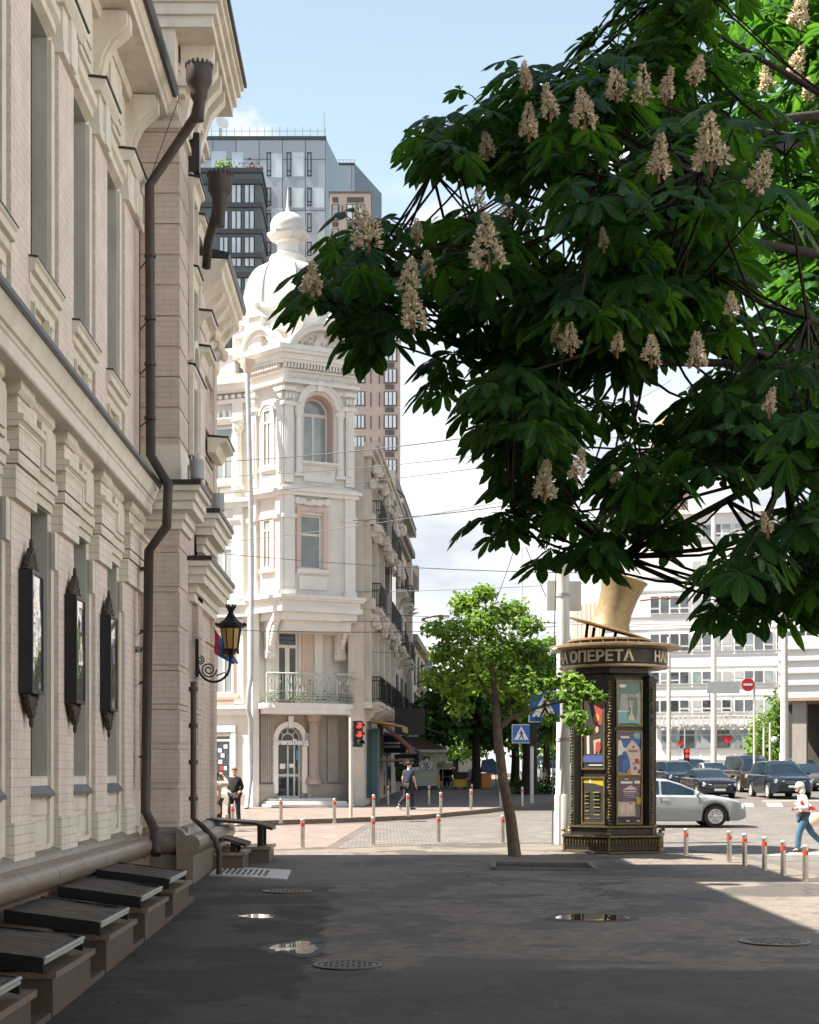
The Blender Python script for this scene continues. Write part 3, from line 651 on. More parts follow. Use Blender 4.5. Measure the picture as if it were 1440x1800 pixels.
    q=MB(); pts=[W(246,330,26.9),W(246,800,26.9),W(247,880,26.9)]; q.tube(pts,.012,5); q.tube([W(252,940,26.8),W(244,990,26.9),W(242,1200,26.9),W(238,1460,26.9)],.014,5); q.tube([W(316,170,26.5),W(290,240,26.8),W(262,320,26.9),W(248,340,26.9)],.008,5); q.build('cable',WIRE,T)
    q=MB(); q.box(-4.45,-4.3,26.3,26.55,1.55,2.2); q.build('meter_box',WARM,T,smooth=0)
    return T
theatre()
# ---- glazed poster cases on the pilasters
def case(k,label):
    y0,y1=18.0+2.6*k,18.62+2.6*k; z0,z1=3.47,4.98; xb,xf=-4.425,-4.27
    t=thing('poster_case',label,'poster case',(xb,(y0+y1)/2,z0),0,'poster cases along the theatre wall')
    m=MB(); m.box(xb,xf-.01,y0,y1,z0,z1); e=.05
    for (a,b,c,d) in ((y0,y0+e,z0,z1),(y1-e,y1,z0,z1),(y0+e,y1-e,z0,z0+e),(y0+e,y1-e,z1-e,z1)): m.box(xf-.01,xf+.015,a,b,c,d)
    m.build('frame',plain('case_black_paint',(.014,.013,.013),.4,vary=.3),t,smooth=0)
    m=MB(); n=14
    for i in range(n):
        for j in range(5):
            def q(i,j):
                u=i/n; v=j/5; return (xf-.004+.006*math.sin(u*9+k)*math.sin(v*3.1+1),y0+e+(y1-y0-2*e)*v,z0+e+(z1-z0-2*e)*u)
            m.poly([q(i,j),q(i,j+1),q(i+1,j+1),q(i+1,j)])
    m.build('glass',MIRROR,t,smooth=60)
    for (zz,s,nm) in ((z1,1,'crest'),(z0,-1,'pendant')):
        m=MB(); yc=(y0+y1)/2; r=random.Random(5)
        for i in range(9):
            u=(i-4)/4; h=.30*(1-abs(u)**1.3)+.05
            m.ball((xb+.06,yc+u*.25,zz+s*h*.45),(.045,.055,h*.5),7,5); m.ball((xb+.09,yc+u*.23+r.uniform(-.02,.02),zz+s*h*.75),(.035,.04,.05),6,4)
        m.ball((xb+.08,yc,zz+s*.34),(.03,.035,.09),7,5)
        m.build(nm,BRONZE,t,smooth=50)
case(-1,'black poster case beside the window left of the other two') if False else None
case(0,'black carved poster case on the nearest pilaster'); case(1,'middle black carved poster case, green tree mirrored in its glass'); case(2,'black carved poster case nearest the brown rain pipe')
# ---- light wells: granite kerbs with black sheet metal hoods
HL=['first','second','third','fourth','fifth','sixth','seventh']
def wells():
    F=Fac((0,0),(0,1))
    base=None; hb=None; YB=[7.6,10.2,12.8,15.4,18.05,20.7,23.2]
    desc=['black metal hood over the light well nearest the camera, mostly out of frame','black metal hood cut by the left picture edge','large black metal hood just left of the first full granite kerb','black metal hood below the first poster case','black metal hood below the second poster case','black metal hood below the third poster case','last black metal hood in front of the brown bay']
    kdesc=['granite light well kerb at the lower left corner','granite kerb with a dark end face at the lower left','granite kerb in front of the nearest hood','granite kerb below the first poster case','granite kerb below the second poster case','granite kerb below the third poster case','last granite kerb beside the stone grate']
    for i,y in enumerate(YB):
        g=gz(y); yl=1.85 if i<6 else 1.6
        t=thing('light_well_kerb',kdesc[i],'kerb',(-3.4,y,g),0,'granite light well kerbs along the theatre')
        m=MB(); m.box(-3.36,-3.03,y+.03-1.85+yl*.0,y+1.85-1.85,g-.05,g+.34+.0) if False else None
        m=MB(); m.box(-3.30,-3.03,y-1.80,y-.04,g-.1,g+.33); m.box(-3.95,-3.30,y-1.80,y-1.55,g-.1,g+.33); m.box(-3.95,-3.3,y-.28,y-.04,g-.1,g+.33)
        m.build('kerb_wall',GRANITE_D,t,smooth=0)
        m=MB(); m.box(-3.36,-2.985,y-1.86,y+.0,g+.33,g+.39); m.box(-3.95,-3.36,y-1.86,y-1.5,g+.33,g+.39); m.box(-3.95,-3.36,y-.34,y,g+.33,g+.39); m.build('cap_stone',GRANITE,t,smooth=0)
        m=MB(); m.box(-3.95,-3.03,y-.04,y+.74,g-.1,g+.07); m.build('link_stone',GRANITE_D,t,smooth=0)
        # hood: curved sheet, high at the plinth, dipping to the kerb
        h=thing('light_well_hood',desc[i],'hood',(-3.6,y,g),0,'black metal hoods over the light wells')
        ya,yb=y-2.2,y-.48; rows=[]
        prof=[(-4.05,.69),(-3.85,.665),(-3.6,.635),(-3.4,.605),(-3.2,.58),(-3.08,.565),(-3.02,.55)]
        rr=random.Random(i); n=10
        top=[[(x+.0,ya+(yb-ya)*j/n,g+z+rr.uniform(-.012,.012)) for x,z in prof] for j in range(n+1)]
        m=MB(); b=len(m.v); k=len(prof)
        for r_ in top: m.v+=r_
        for r_ in top: m.v+=[(x-.01,yy,z-.03) for x,yy,z in r_]
        off=(n+1)*k
        for j in range(n):
            for q in range(k-1):
                a=j*k+q; m.f.append((a,a+1,a+k+1,a+k)); m.m.append(0); m.f.append((off+a,off+a+k,off+a+k+1,off+a+1)); m.m.append(0)
        for q in range(k-1):
            for j in (0,n): a=j*k+q; m.f.append((a,a+1,off+a+1,off+a)); m.m.append(0)
        for j in range(n):
            for q in (0,k-1): a=j*k+q; m.f.append((a,a+k,off+a+k,off+a)); m.m.append(0)
        m.build('sheet',HOOD,h,smooth=50)
        for yy in (ya,yb):
            m=MB(); m.loft([[(x,yy-.025,g+z+.012),(x,yy+.025,g+z+.012),(x,yy+.025,g+z-.13),(x,yy-.025,g+z-.13)] for x,z in prof])
            m.build('side_apron',BLACK,h)
        m=MB(); m.tube([(-3.015,ya,g+.555),(-3.015,yb,g+.555)],.018,7); m.bar((-3.02,ya,g+.53),(-3.02,yb,g+.53),.02,.05); m.build('drip_edge',GREYM,h)
wells()
def porch_wells():
    for i,(y,x1,lb) in enumerate(((30.3,-2.75,'low black hood beyond the bay, nearer of two'),(32.0,-2.35,'raised black hood beyond the bay beside the standing man'))):
        g=gz(y); t=thing('light_well_hood',lb,'hood',(-3.2,y,g),0,'black metal hoods over the light wells')
        z=.56+.24*i
        m=MB(); m.loft([[(-3.75,y-.5,g+z+.13),(-3.75,y+.7,g+z+.13),(-3.75,y+.7,g+z+.08),(-3.75,y-.5,g+z+.08)],[(x1-.4,y-.5,g+z+.06),(x1-.4,y+.7,g+z+.06),(x1-.4,y+.7,g+z+.0),(x1-.4,y-.5,g+z+.0)],[(x1,y-.5,g+z-.05),(x1,y+.7,g+z-.05),(x1,y+.7,g+z-.12),(x1,y-.5,g+z-.12)]]); m.build('sheet',HOOD,t)
        m=MB(); m.box(x1-.32,x1-.2,y-.4,y-.3,g,g+z); m.box(x1-.32,x1-.2,y+.5,y+.6,g,g+z); m.build('post',BLACK,t)
        k=thing('light_well_kerb',('granite kerb beyond the bay under the low hood','granite kerb beyond the bay under the raised hood')[i],'kerb',(-3,y,g),0,'granite light well kerbs along the theatre')
        m=MB(); m.box(-3.7,x1-.05,y-.6,y+.75,g-.05,g+.28); m.build('kerb_wall',GRANITE_D,k,smooth=0); m=MB(); m.box(-3.7,x1+.0,y-.65,y+.8,g+.28,g+.34); m.build('cap_stone',GRANITE,k,smooth=0)
porch_wells()
# ---- things fixed to the theatre
def extras():
    # security camera
    c=W(238,1140,26.6); t=thing('security_camera','small pale bullet security camera by the brown rain pipe','security camera',c)
    m=MB(); m.lathe(c+Vector((-.1,.1,.0)),[(.06,-.02),(.06,.03),(.03,.05)],12,axis=(1,-.3,0)); m.tube([c+Vector((-.1,.1,0)),c],.025,8); m.build('mount',GREYL,t)
    m=MB(); m.lathe(c+Vector((-.03,.06,-.005)),[(.0,-.0),(.055,.0),(.06,.04),(.06,.22),(.065,.22),(.065,.25),(.05,.25),(.05,.24)],14,axis=(.8,-.75,-.12)); m.build('housing',GREYL,t)
    d=Vector((.8,-.75,-.12)).normalized(); m=MB(); m.lathe(c+Vector((-.03,.06,-.005))+d*.235,[(.05,0),(.05,.008)],14,axis=d); m.build('lens',GLASS,t)
    # wall lantern on a scroll bracket
    Y=28.9; cc=W(406,1105,Y); wx=-3.62
    t=thing('wall_lantern','ornate black wall lantern with amber glass on a scroll bracket','lantern',cc)
    m=MB(); zt=cc.z
    m.bar((wx,Y,zt-.95),(wx,Y,zt-.2),.07,.03); 
    def arc(cx,cz,r,a0,a1,n=16): return [(cx+r*math.cos(rad(a0+(a1-a0)*i/n)),Y,cz+r*math.sin(rad(a0+(a1-a0)*i/n))) for i in range(n+1)]
    xb=cc.x; zb=zt-.72; mid=(wx+xb)/2; rr=(xb-wx)/2-.02
    m.tube([(mid+rr*math.cos(a),Y,zb+.02+.34*math.sin(a)) for a in [math.pi*(1+i/18) for i in range(19)]],.024,8)
    m.tube([(mid-.1+(.03+.13*i/24)*math.cos(rad(30*i)),Y,zb-.08+(.03+.13*i/24)*math.sin(rad(30*i))) for i in range(25)],.016,6)
    m.tube([(wx+.06+(.02+.07*i/18)*math.cos(rad(180+35*i)),Y,zb+.1+(.02+.07*i/18)*math.sin(rad(180+35*i))) for i in range(19)],.014,6)
    m.tube([(mid+.05,Y,zb-.2),(mid+.2,Y,zb-.14),(mid+.28,Y,zb-.2),(xb-.05,Y,zb-.12)],.014,6); m.tube([(xb-.02,Y,zb),(xb,Y,zb+.12),(xb,Y,zb+.3)],.03,8)
    m.ball((xb,Y,zb+.2),.06,8,6); m.build('bracket',BLACK,t)
    b=zt-.42; m=MB()
    m.lathe((xb,Y,b),[(.10,-.05),(.16,-.02),(.17,.02),(.13,.03)],8,a0=rad(22.5)); m.lathe((xb,Y,b),[(.215,.42),(.30,.46),(.285,.5),(.2,.55),(.13,.60),(.08,.68),(.05,.72),(.055,.75),(.1,.84),(.06,.84)],8,a0=rad(22.5))
    for i in range(8):
        a=rad(22.5+45*i); m.tube([(xb+.145*math.cos(a),Y+.145*math.sin(a),b+.02),(xb+.205*math.cos(a),Y+.205*math.sin(a),b+.44)],.013,5)
        m.ball((xb+.30*math.cos(a),Y+.3*math.sin(a),b+.50),(.025,.025,.04),6,4); m.ball((xb+.09*math.cos(a),Y+.09*math.sin(a),b+.86),(.02,.02,.05),5,4); m.ball((xb+.15*math.cos(a),Y+.15*math.sin(a),b-.05),(.02,.02,.04),5,4)
    m.build('lantern_frame',BLACK,t,smooth=40)
    m=MB(); m.lathe((xb,Y,b),[(.14,.02),(.198,.43)],8,a0=rad(22.5)); m.build('amber_glass',plain('amber_glass',(.42,.24,.06),.15,vary=.2,spec=.8),t,smooth=0)
    # flag
    p0=W(352,1140,30.5); p1=W(420,1168,30.0); t=thing('flag','limp blue flag with a red edge on an orange pole','flag',p0)
    m=MB(); m.tube([W(362,1128,30.2),W(418,1166,29.9)],.018,6); m.build('pole',plain('orange_varnish',(.45,.2,.05),.5),t)
    m=MB(); n=10; mm=8
    a0,a1=W(376,1104,30.0),W(420,1166,29.9); b0,b1=W(378,1148,30.1),W(410,1166,29.9)
    for i in range(n):
        for j in range(mm):
            def q(i,j):
                u=i/n; v=j/mm; p=(a0*(1-u)+a1*u)*(1-v)+(b0*(1-u)+b1*u)*v; return p+Vector((.0,.1*math.sin(u*9+v*5),.02*math.sin(v*11)))
            m.mi=1 if i<2 else 0; m.poly([q(i,j),q(i+1,j),q(i+1,j+1),q(i,j+1)])
    m.build('cloth',[plain('blue_cloth',(.10,.17,.55),.85),plain('red_cloth',(.6,.04,.09),.85)],t,smooth=60)
    # cylindrical floodlights on the cornices
    for (px,py,Y,lb) in ((347,850,26.95,'grey drum floodlight on the nearer bay cornice'),(384,912,30.2,'grey drum floodlight on the farther bay cornice')):
        c=W(px,py,Y); t=thing('floodlight',lb,'floodlight',c,0,'drum floodlights on the theatre cornice')
        m=MB(); m.lathe((c.x,c.y,7.83),[(.1,0),(.125,.02),(.125,.34),(.115,.36),(.1,.34)],18); m.build('housing',GREYM,t); m=MB(); m.bar((c.x-.16,c.y,7.78),(c.x-.16,c.y,8.1),.03,.05); m.tube([(c.x,c.y,8.17),(c.x+.02,c.y-.02,8.3)],.012,6); m.build('yoke',GREYM,t)
        m=MB(); m.lathe((c.x,c.y,8.186),[(.1,0),(.1,.006)],18); m.build('lens',GLASS,t)
extras()
# ---------------------------------------------------------------- white corner house with a domed oriel
def flank_col(m,F,u,v,r,z0,z1):
    """engaged column with base and leafy capital"""
    c=F.p(u,v,0); c=(c[0],c[1],0)
    m.lathe(c,[(r*1.5,z0),(r*1.5,z0+r*.8),(r*1.2,z0+r*1.1),(r,z0+r*1.5),(r*.86,z1-r*3.2),(r*1.0,z1-r*3.1),(r*.9,z1-r*2.9),(r*1.15,z1-r*2.0),(r*1.35,z1-r*.9),(r*1.2,z1-r*.7),(r*1.6,z1-r*.35),(r*1.6,z1)],14)
    for i in range(8):
        t=math.pi*2*i/8; m.ball((c[0]+r*1.1*math.cos(t),c[1]+r*1.1*math.sin(t),z1-r*1.6),(r*.33,r*.33,r*.7),5,4)
def rect_window(T,F,u0,u1,w0,w1,v,split=.68,frame=WTRIM,glass=None,dbl=True):
    f=MB(); e=.07
    f.fbox(F,u0,u0+e,v,v+.06,w0,w1); f.fbox(F,u1-e,u1,v,v+.06,w0,w1); f.fbox(F,u0+e,u1-e,v,v+.06,w1-e,w1); f.fbox(F,u0+e,u1-e,v,v+.06,w0,w0+e)
    if split: f.fbox(F,u0+e,u1-e,v,v+.055,w0+(w1-w0)*split,w0+(w1-w0)*split+.08)
    if dbl: f.fbox(F,(u0+u1)/2-.035,(u0+u1)/2+.035,v,v+.05,w0+e,w0+(w1-w0)*(split or 1))
    o=f.build('window',frame,T,smooth=0)
    g=MB(); g.fbox(F,u0+e,u1-e,v+.01,v+.02,w0+e,w1-e); g.build('pane',glass or GLASSG,o,smooth=0); return o
def swag(m,F,uc,w,wid,v,r,n=9,seed=1):
    rr=random.Random(seed)
    for i in range(n):
        t=i/(n-1)-.5; p=F.p(uc+t*wid,v,w-.25*wid*(.25-t*t)+rr.uniform(-.03,.03)); m.ball(p,(r*rr.uniform(.7,1.2),r*.8,r*rr.uniform(.7,1.3)),6,4)
def dentils(m,F,u0,u1,v0,v1,w0,w1,step=.16):
    n=int((u1-u0)/step)
    for i in range(n): m.fbox(F,u0+i*step,u0+i*step+step*.55,v0,v1,w0,w1)
def tower():
    C=(-3.7,56.0); FR=Fac(C,(.906,.423)); LR=2.82; FL=Fac((C[0]-.72*1.85,C[1]+.694*1.85),(.72,-.694)); LL=1.85
    T=thing('corner_house','white ornate corner house with a domed oriel and bookshop entrance','building',(C[0],C[1]+1.5,gz(57)+.15))
    E=(C[0]+.906*LR,C[1]+.423*LR); Lw=(C[0]-.72*LL,C[1]+.694*LL)
    FB=Fac((E[0],E[1]),(-.25,.968))   # right return of the oriel
    zf=lambda py:EYE+(PY0-py)/F_PX*56.2
    z_or,z_c0,z_c1=8.75,17.3,18.75
    # --- the oriel's prism with real openings on its right face
    cen=(-2.9,59.6); base=[C,E,(E[0]-.25*3,E[1]+.968*3),(Lw[0]+.3,Lw[1]+3.0),Lw]
    a0,a1=FR.u(529),FR.u(567); s2,t2=FR.z(548,1000),FR.z(548,905); ac=(a0+a1)/2
    A0,A1=FR.u(533),FR.u(588); r3=(A1-A0)/2; AC=(A0+A1)/2; s3=FR.z(558,812); sp3=FR.z(558,692)-r3
    m=MB(); TH=.7
    m.fbox(FR,.0,a0,-TH,0,z_or,13.0); m.fbox(FR,a1,LR,-TH,0,z_or,13.0); m.fbox(FR,a0,a1,-TH,-.001,z_or,s2); m.fbox(FR,a0,a1,-TH,-.001,t2,13.0)
    m.fbox(FR,.0,A0,-TH,-.0,13.0,z_c0); m.fbox(FR,A1,LR,-TH,0,13.0,z_c0); m.fbox(FR,A0,A1,-TH,-.001,13.0,s3); m.fbox(FR,A0,A1,-TH,-.001,sp3+r3+.2,z_c0)
    n=12
    for sgn in (-1,1):
        P=[(AC+sgn*r3,sp3)]+[(AC+sgn*r3*math.cos(math.pi/2*i/n),sp3+r3*math.sin(math.pi/2*i/n)) for i in range(1,n+1)]+[(AC,sp3+r3+.2),(AC+sgn*r3,sp3+r3+.2)]
        m.fprism(FR,P,-TH,-.002)
    m.build('oriel_wall',WFAC,T,smooth=0)
    m=MB(); m.fbox(FL,0,LL,-.3,0,z_or,z_c0); m.fbox(FB,0,3,-.3,0,z_or,z_c0); m.build('oriel_wall',WFAC,T,smooth=0)
    m=MB(); m.prism([(x*.985+cen[0]*.015,y*.985+cen[1]*.015,z_or+.05) for x,y in base],(0,0,.3)); m.build('oriel_floor',WFAC,T,smooth=0)
    rect_window(T,FR,a0,a1,s2,t2,-.22,.62,dbl=False)
    # arched window: jambs set deep, pink soffit
    m=MB(); m.arch(FR,AC,sp3,r3-.05,r3-.001,-.69,-.02,14); m.fbox(FR,A0+.001,A0+.05,-.69,-.02,s3,sp3); m.fbox(FR,A1-.05,A1-.001,-.69,-.02,s3,sp3); m.build('window_reveal',PFAC,T)
    m=MB(); b0,b1=A0+.05,A1-.05; rr=(b1-b0)/2
    m.fbox(FR,b0,b0+.08,-.68,-.6,s3,sp3); m.fbox(FR,b1-.08,b1,-.68,-.6,s3,sp3); m.fbox(FR,b0+.08,b1-.08,-.68,-.6,s3,s3+.09); m.fbox(FR,b0+.08,b1-.08,-.68,-.6,sp3-.12,sp3); m.fbox(FR,AC-.05,AC+.05,-.68,-.605,s3+.09,sp3-.12); m.arch(FR,AC,sp3,rr-.08,rr,-.68,-.6,12); w=m.build('window',WTRIM,T)
    m=MB(); m.fprism(FR,[(b0,s3),(b1,s3),(b1,sp3)]+[(AC+rr*math.cos(math.pi*i/14),sp3+rr*math.sin(math.pi*i/14)) for i in range(1,14)]+[(b0,sp3)],-.66,-.64); m.build('pane',GLASSG,w,smooth=0)
    # corner piers and mouldings, both faces
    m=MB()
    for F,L,end in ((FR,LR,1),(FL,LL,0)):
        for (u0,u1) in ((-.06,.36),(L-.36,L+.06)):
            m=MB(); m.fbox(F,u0,u1,.0,.14,z_or+.4,13.05); m.fbox(F,u0+.03,u1-.03,.0,.12,13.5,z_c0-.9); m.fbox(F,u0+.1,u1-.1,.12,.16,13.9,z_c0-1.3)
            m.fbox(F,u0-.03,u1+.03,.0,.2,z_or+.3,z_or+.7); m.fbox(F,u0-.04,u1+.04,.0,.2,z_c0-.9,z_c0-.75); m.fbox(F,u0-.04,u1+.04,.0,.22,z_c0-.35,z_c0-.2)
            m.fbox(F,u0-.05,u1+.05,.0,.22,12.15,12.3)
            for i in range(3): m.ball(F.p(u0+.08+i*.13,.16,z_c0-.55),(.06,.05,.14),6,4)
            m.build('corner_pier',WTRIM,T,smooth=0)
    m=MB(); u=a0-.42; flank_col(m,FR,A0-.2,.06,.14,13.75,sp3+.1); m.build('column',WTRIM,T); m=MB(); flank_col(m,FR,A1+.22,.06,.14,13.75,sp3+.1); m.build('column',WTRIM,T)
    m=MB(); m.arch(FR,AC,sp3+.1,r3,r3+.2,0,.1,16); m.arch(FR,AC,sp3+.1,r3+.2,r3+.27,0,.16,16); m.fbox(FR,AC-.12,AC+.12,0,.2,sp3+r3+.05,sp3+r3+.45); m.fbox(FR,A0-.42,A0,0,.16,sp3+.1,sp3+.2); m.fbox(FR,A1,A1+.44,0,.16,sp3+.1,sp3+.2); m.build('arch_moulding',WTRIM,T)
    for a_ in ((A0-.1,17.05,.4,.05,.09,8,1),(A1+.15,17.05,.4,.05,.09,8,2),(AC,13.95,.9,.05,.06,9,3)): m=MB(); swag(m,FR,*a_); m.build('stucco_ornament',WTRIM,T)
    m=MB(); swag(m,FR,ac,12.85,1.3,.08,.13,11,4)
    for s in (-1,1): m.fbox(FR,ac+s*.62-.1,ac+s*.62+.1,0,.14,12.7,12.95)
    m.build('stucco_ornament',WTRIM,T)
    m=MB(); m.mould(FR,A0-.15,A1+.15,[(0,s3),(.2,s3-.03),(.2,s3-.1),(.12,s3-.14),(0,s3-.2)]); m.fbox(FR,A0,A1,0,.06,13.6,13.95); m.build('window_sill',WTRIM,T,smooth=0)
    m=MB(); m.mould(FR,a0-.2,a1+.28,[(0,s2),(.16,s2-.03),(.16,s2-.12),(.08,s2-.2),(0,s2-.22)]); m.fbox(FR,a0-.1,a1+.15,0,.07,s2-.8,s2-.3); m.build('window_sill',WTRIM,T,smooth=0)
    m=MB(); m.fbox(FR,a0-.2,a0-.02,0,.08,s2,t2+.1); m.fbox(FR,a1+.02,a1+.2,0,.08,s2,t2+.1); m.fbox(FR,a0-.2,a1+.2,0,.09,t2+.1,t2+.25); m.build('window_trim',PFAC,T,smooth=0)
    # narrow windows of the left face
    for (w0,w1,arched) in ((10.3,12.2,0),(14.2,16.2,1)):
        m=MB(); m.fbox(FL,.55,.68,0,.07,w0,w1); m.fbox(FL,1.17,1.3,0,.07,w0,w1)
        if arched: m.arch(FL,.925,w1,.25,.38,0,.08,10); m.arch(FL,.925,w1,.38,.44,0,.12,10)
        else: m.fbox(FL,.5,1.35,0,.1,w1,w1+.2)
        m.fbox(FL,.5,1.35,0,.12,w0-.15,w0); m.build('window_trim',PFAC if not arched else WTRIM,T)
        rect_window(T,FL,.69,1.16,w0,w1+(.2 if arched else 0),.01,.75,PFAC)
    # string courses and crown cornice on all oriel faces
    def course(prof,mat,name,d=0):
        m=MB()
        for F,L in ((FR,LR),(FL,LL),(FB,3)): m.mould(F,-.03-prof[0][0],L+.03,[(v,w) for v,w in prof]) 
        m.build(name,mat,T,smooth=20)
    def ring(z0,z1,off,mat=WTRIM,name='cornice'):
        """polygon band following the oriel plan, offset outwards"""
        m=MB(); P=[]
        fs=[(Lw,C,FL),(C,E,FR),(E,base[2],FB)]
        lines=[((a[0]+F.n[0]*off,a[1]+F.n[1]*off),F.d) for a,b,F in fs]
        def inter(l1,l2):
            (x1,y1),(a1_,b1_)=l1; (x2,y2),(a2_,b2_)=l2; det=a1_*(-b2_)-(-a2_)*b1_; t=((x2-x1)*(-b2_)-(-a2_)*(y2-y1))/det; return (x1+a1_*t,y1+b1_*t)
        P=[(lines[0][0][0]-FL.d[0]*0,lines[0][0][1]),inter(lines[0],lines[1]),inter(lines[1],lines[2]),(base[2][0]+FB.n[0]*off,base[2][1]),(Lw[0]+.4,Lw[1]+3)]
        m.prism([(x,y,z0) for x,y in P],(0,0,z1-z0)); m.build(name,mat,T,smooth=0)
    for a in ((8.6,8.78,.34),(8.78,9.02,.26),(9.02,9.1,.4),(9.1,9.22,.46),(8.3,8.6,.14),(13.02,13.16,.22),(13.16,13.28,.32),(13.28,13.38,.16),(17.25,17.36,.24),(17.72,17.8,.16),(17.98,18.1,.36),(18.1,18.3,.44),(18.3,18.42,.56),(18.42,18.6,.62)): ring(*a)
    ring(17.36,17.72,.06,WFAC,'frieze'); ring(7.9,8.3,-.05,WFAC,'oriel_corbel'); ring(18.6,18.9,.1,WFAC,'parapet')
    m=MB()
    for F,L in ((FR,LR),(FL,LL)): dentils(m,F,-.1,L+.1,.0,.34,17.81,17.97,.13)
    m.build('dentil_course',WTRIM,T,smooth=0)
    m=MB()
    for i in range(14): swag(m,FR,.25+.21*i,17.55,.2,.07,.05,3,i)
    m.build('stucco_ornament',WTRIM,T)
    # segmental pediments with carved tympanum
    for F,L,uc,hw,rise,z in ((FR,LR,LR/2+.05,1.5,1.0,18.6),(FL,LL,LL/2,.95,.85,18.6)):
        R_=(hw*hw+rise*rise)/(2*rise); th=math.asin(hw/R_); zc=z+rise-R_
        m=MB(); m.arch(F,uc,zc,R_-.3,R_-.12,.0,.5,14,math.pi/2-th,math.pi/2+th); m.arch(F,uc,zc,R_-.12,R_,.0,.62,14,math.pi/2-th,math.pi/2+th)
        m.fprism(F,[(uc+(R_-.28)*math.sin(-th+2*th*i/12),max(z,zc+(R_-.28)*math.cos(-th+2*th*i/12))) for i in range(13)]+[(uc+hw*.8,z),(uc-hw*.8,z)],-.15,.12)
        m.build('pediment',WTRIM,T,smooth=25)
        m=MB(); rr=random.Random(3)
        for i in range(40):
            t=rr.uniform(-1,1); h=rr.random()**1.3; m.ball(F.p(uc+t*hw*.72,.14,z+.1+h*(rise-.45)*(1-t*t)),(rr.uniform(.04,.1),.05,rr.uniform(.04,.1)),5,4)
        m.build('tympanum_carving',PFAC if F is FR else WTRIM,T)
    # drum, dome, lantern, finial
    dc=(-3.72,58.3); zz=lambda py:EYE+(PY0-py)/F_PX*58.3
    m=MB(); m.lathe((*dc,0),[(2.0,18.6),(2.0,19.3),(2.15,19.4),(2.15,19.55),(1.95,19.65),(1.9,20.2),(2.05,20.3),(2.05,20.45),(1.8,20.55)],8,a0=rad(12)); m.build('drum',WTRIM,T,smooth=0)
    m=MB()
    for i in range(8):
        a=rad(12+45*i); q=Fac((dc[0]+2.02*math.cos(a)-.25*math.sin(-a)*0,dc[1]+2.02*math.sin(a)),(-math.sin(a),math.cos(a)),(math.cos(a),math.sin(a)))
        m.fbox(q,-.28,.28,-.2,.12,18.7,19.9); m.fprism(q,[(-.4,19.9),(.4,19.9),(0,20.3)],-.3,.2); m.ball(q.p(0,.0,20.4),(.12,.12,.18),6,5)
    m.build('dormer',WTRIM,T,smooth=20)
    m=MB(); prof=[]
    for i in range(11):
        t=i/10; prof.append((1.78*math.cos(t*rad(72))**.75,20.45+(zz(468)-20.45)*math.sin(t*rad(90))))
    m.lathe((*dc,0),prof,8,a0=rad(14)); dm=m.build('dome',DOMEM,T,smooth=28)
    m=MB()
    for i in range(8):
        a=rad(14+45*i); m.tube([(dc[0]+(r+.01)*math.cos(a),dc[1]+(r+.01)*math.sin(a),z) for r,z in prof],.03,5)
    m.build('dome_rib',DOMEM,dm)
    z=zz(455); m=MB(); m.lathe((*dc,0),[(.62,zz(470)),(.72,z-.05),(.72,z+.03),(.55,z+.1),(.42,zz(445)),(.42,zz(430)),(.5,zz(427)),(.5,zz(423))],12); m.build('neck',WTRIM,T,smooth=40)
    m=MB(); m.lathe((*dc,0),[(.44,zz(427)),(.82,zz(418)),(.84,zz(413)),(.7,zz(411)),(.66,zz(408))],8,a0=rad(14)); m.build('lantern_eave',DOMEM,T,smooth=20)
    m=MB(); m.lathe((*dc,0),[(.63,zz(411)),(.70,zz(402)),(.68,zz(393)),(.58,zz(385)),(.42,zz(379)),(.2,zz(376)),(.1,zz(372)),(.05,zz(360)),(.02,zz(330))],16); m.build('onion_cap',DOMEM,T,smooth=40)
    # --- left wing, set back beside the oriel
    FA=Fac((-11,60.1),(.94,-.342)); LA=6.5; ua=lambda px:FA.u(px)
    zg=gz(57)+.1
    w0,w1=ua(385),ua(404)
    m=MB(); m.fbox(FA,0,LA,-.4,0,zg-.3,18.2); m.build('wing_wall',WFAC,T,smooth=0)
    m=MB(); m.box(-14,E[0]-.4,60.8,76,0,15.0); m.build('rear_mass',WFAC,T,smooth=0)
    for (z0,z1) in ((14.0,16.1),(9.4,12.1),(5.6,8.0)):
        for uc in ((w0+w1)/2,(w0+w1)/2-2.4):
            rect_window(T,FA,uc-.42,uc+.42,z0,z1,.005,.7)
            m=MB(); m.fbox(FA,uc-.6,uc-.43,0,.1,z0-.1,z1+.1); m.fbox(FA,uc+.43,uc+.6,0,.1,z0-.1,z1+.1); m.mould(FA,uc-.7,uc+.7,[(0,z1+.1),(.1,z1+.1),(.22,z1+.3),(.22,z1+.36),(0,z1+.42)]); m.mould(FA,uc-.7,uc+.7,[(0,z0-.02),(.18,z0-.04),(.18,z0-.14),(0,z0-.25)]); m.fbox(FA,uc-.5,uc+.5,0,.06,z0-.75,z0-.3); m.build('window_trim',WTRIM if z0>9 else PFAC,T,smooth=0)
    m=MB()
    for px in (421,450): flank_col(m,FA,ua(px),.12,.17,13.6,16.3)
    m.build('column',WTRIM,T)
    m=MB()
    for (z0,z1,v) in ((17.0,17.15,.2),(17.4,17.5,.25),(17.5,17.7,.4),(17.7,17.85,.5),(12.9,13.1,.18),(13.1,13.25,.3),(8.6,8.8,.3),(8.8,9.05,.22),(9.05,9.2,.4),(4.75,5.0,.18),(5.0,5.15,.28)): m.fbox(FA,-.2,LA,0.001,v,z0,z1)
    for px in (421,452): u=ua(px); m.fbox(FA,u-.2,u+.2,0,.16,9.3,12.9); m.fbox(FA,u-.22,u+.22,0,.2,16.3,17.0); m.fbox(FA,u-.2,u+.2,0,.1,5.2,8.5)
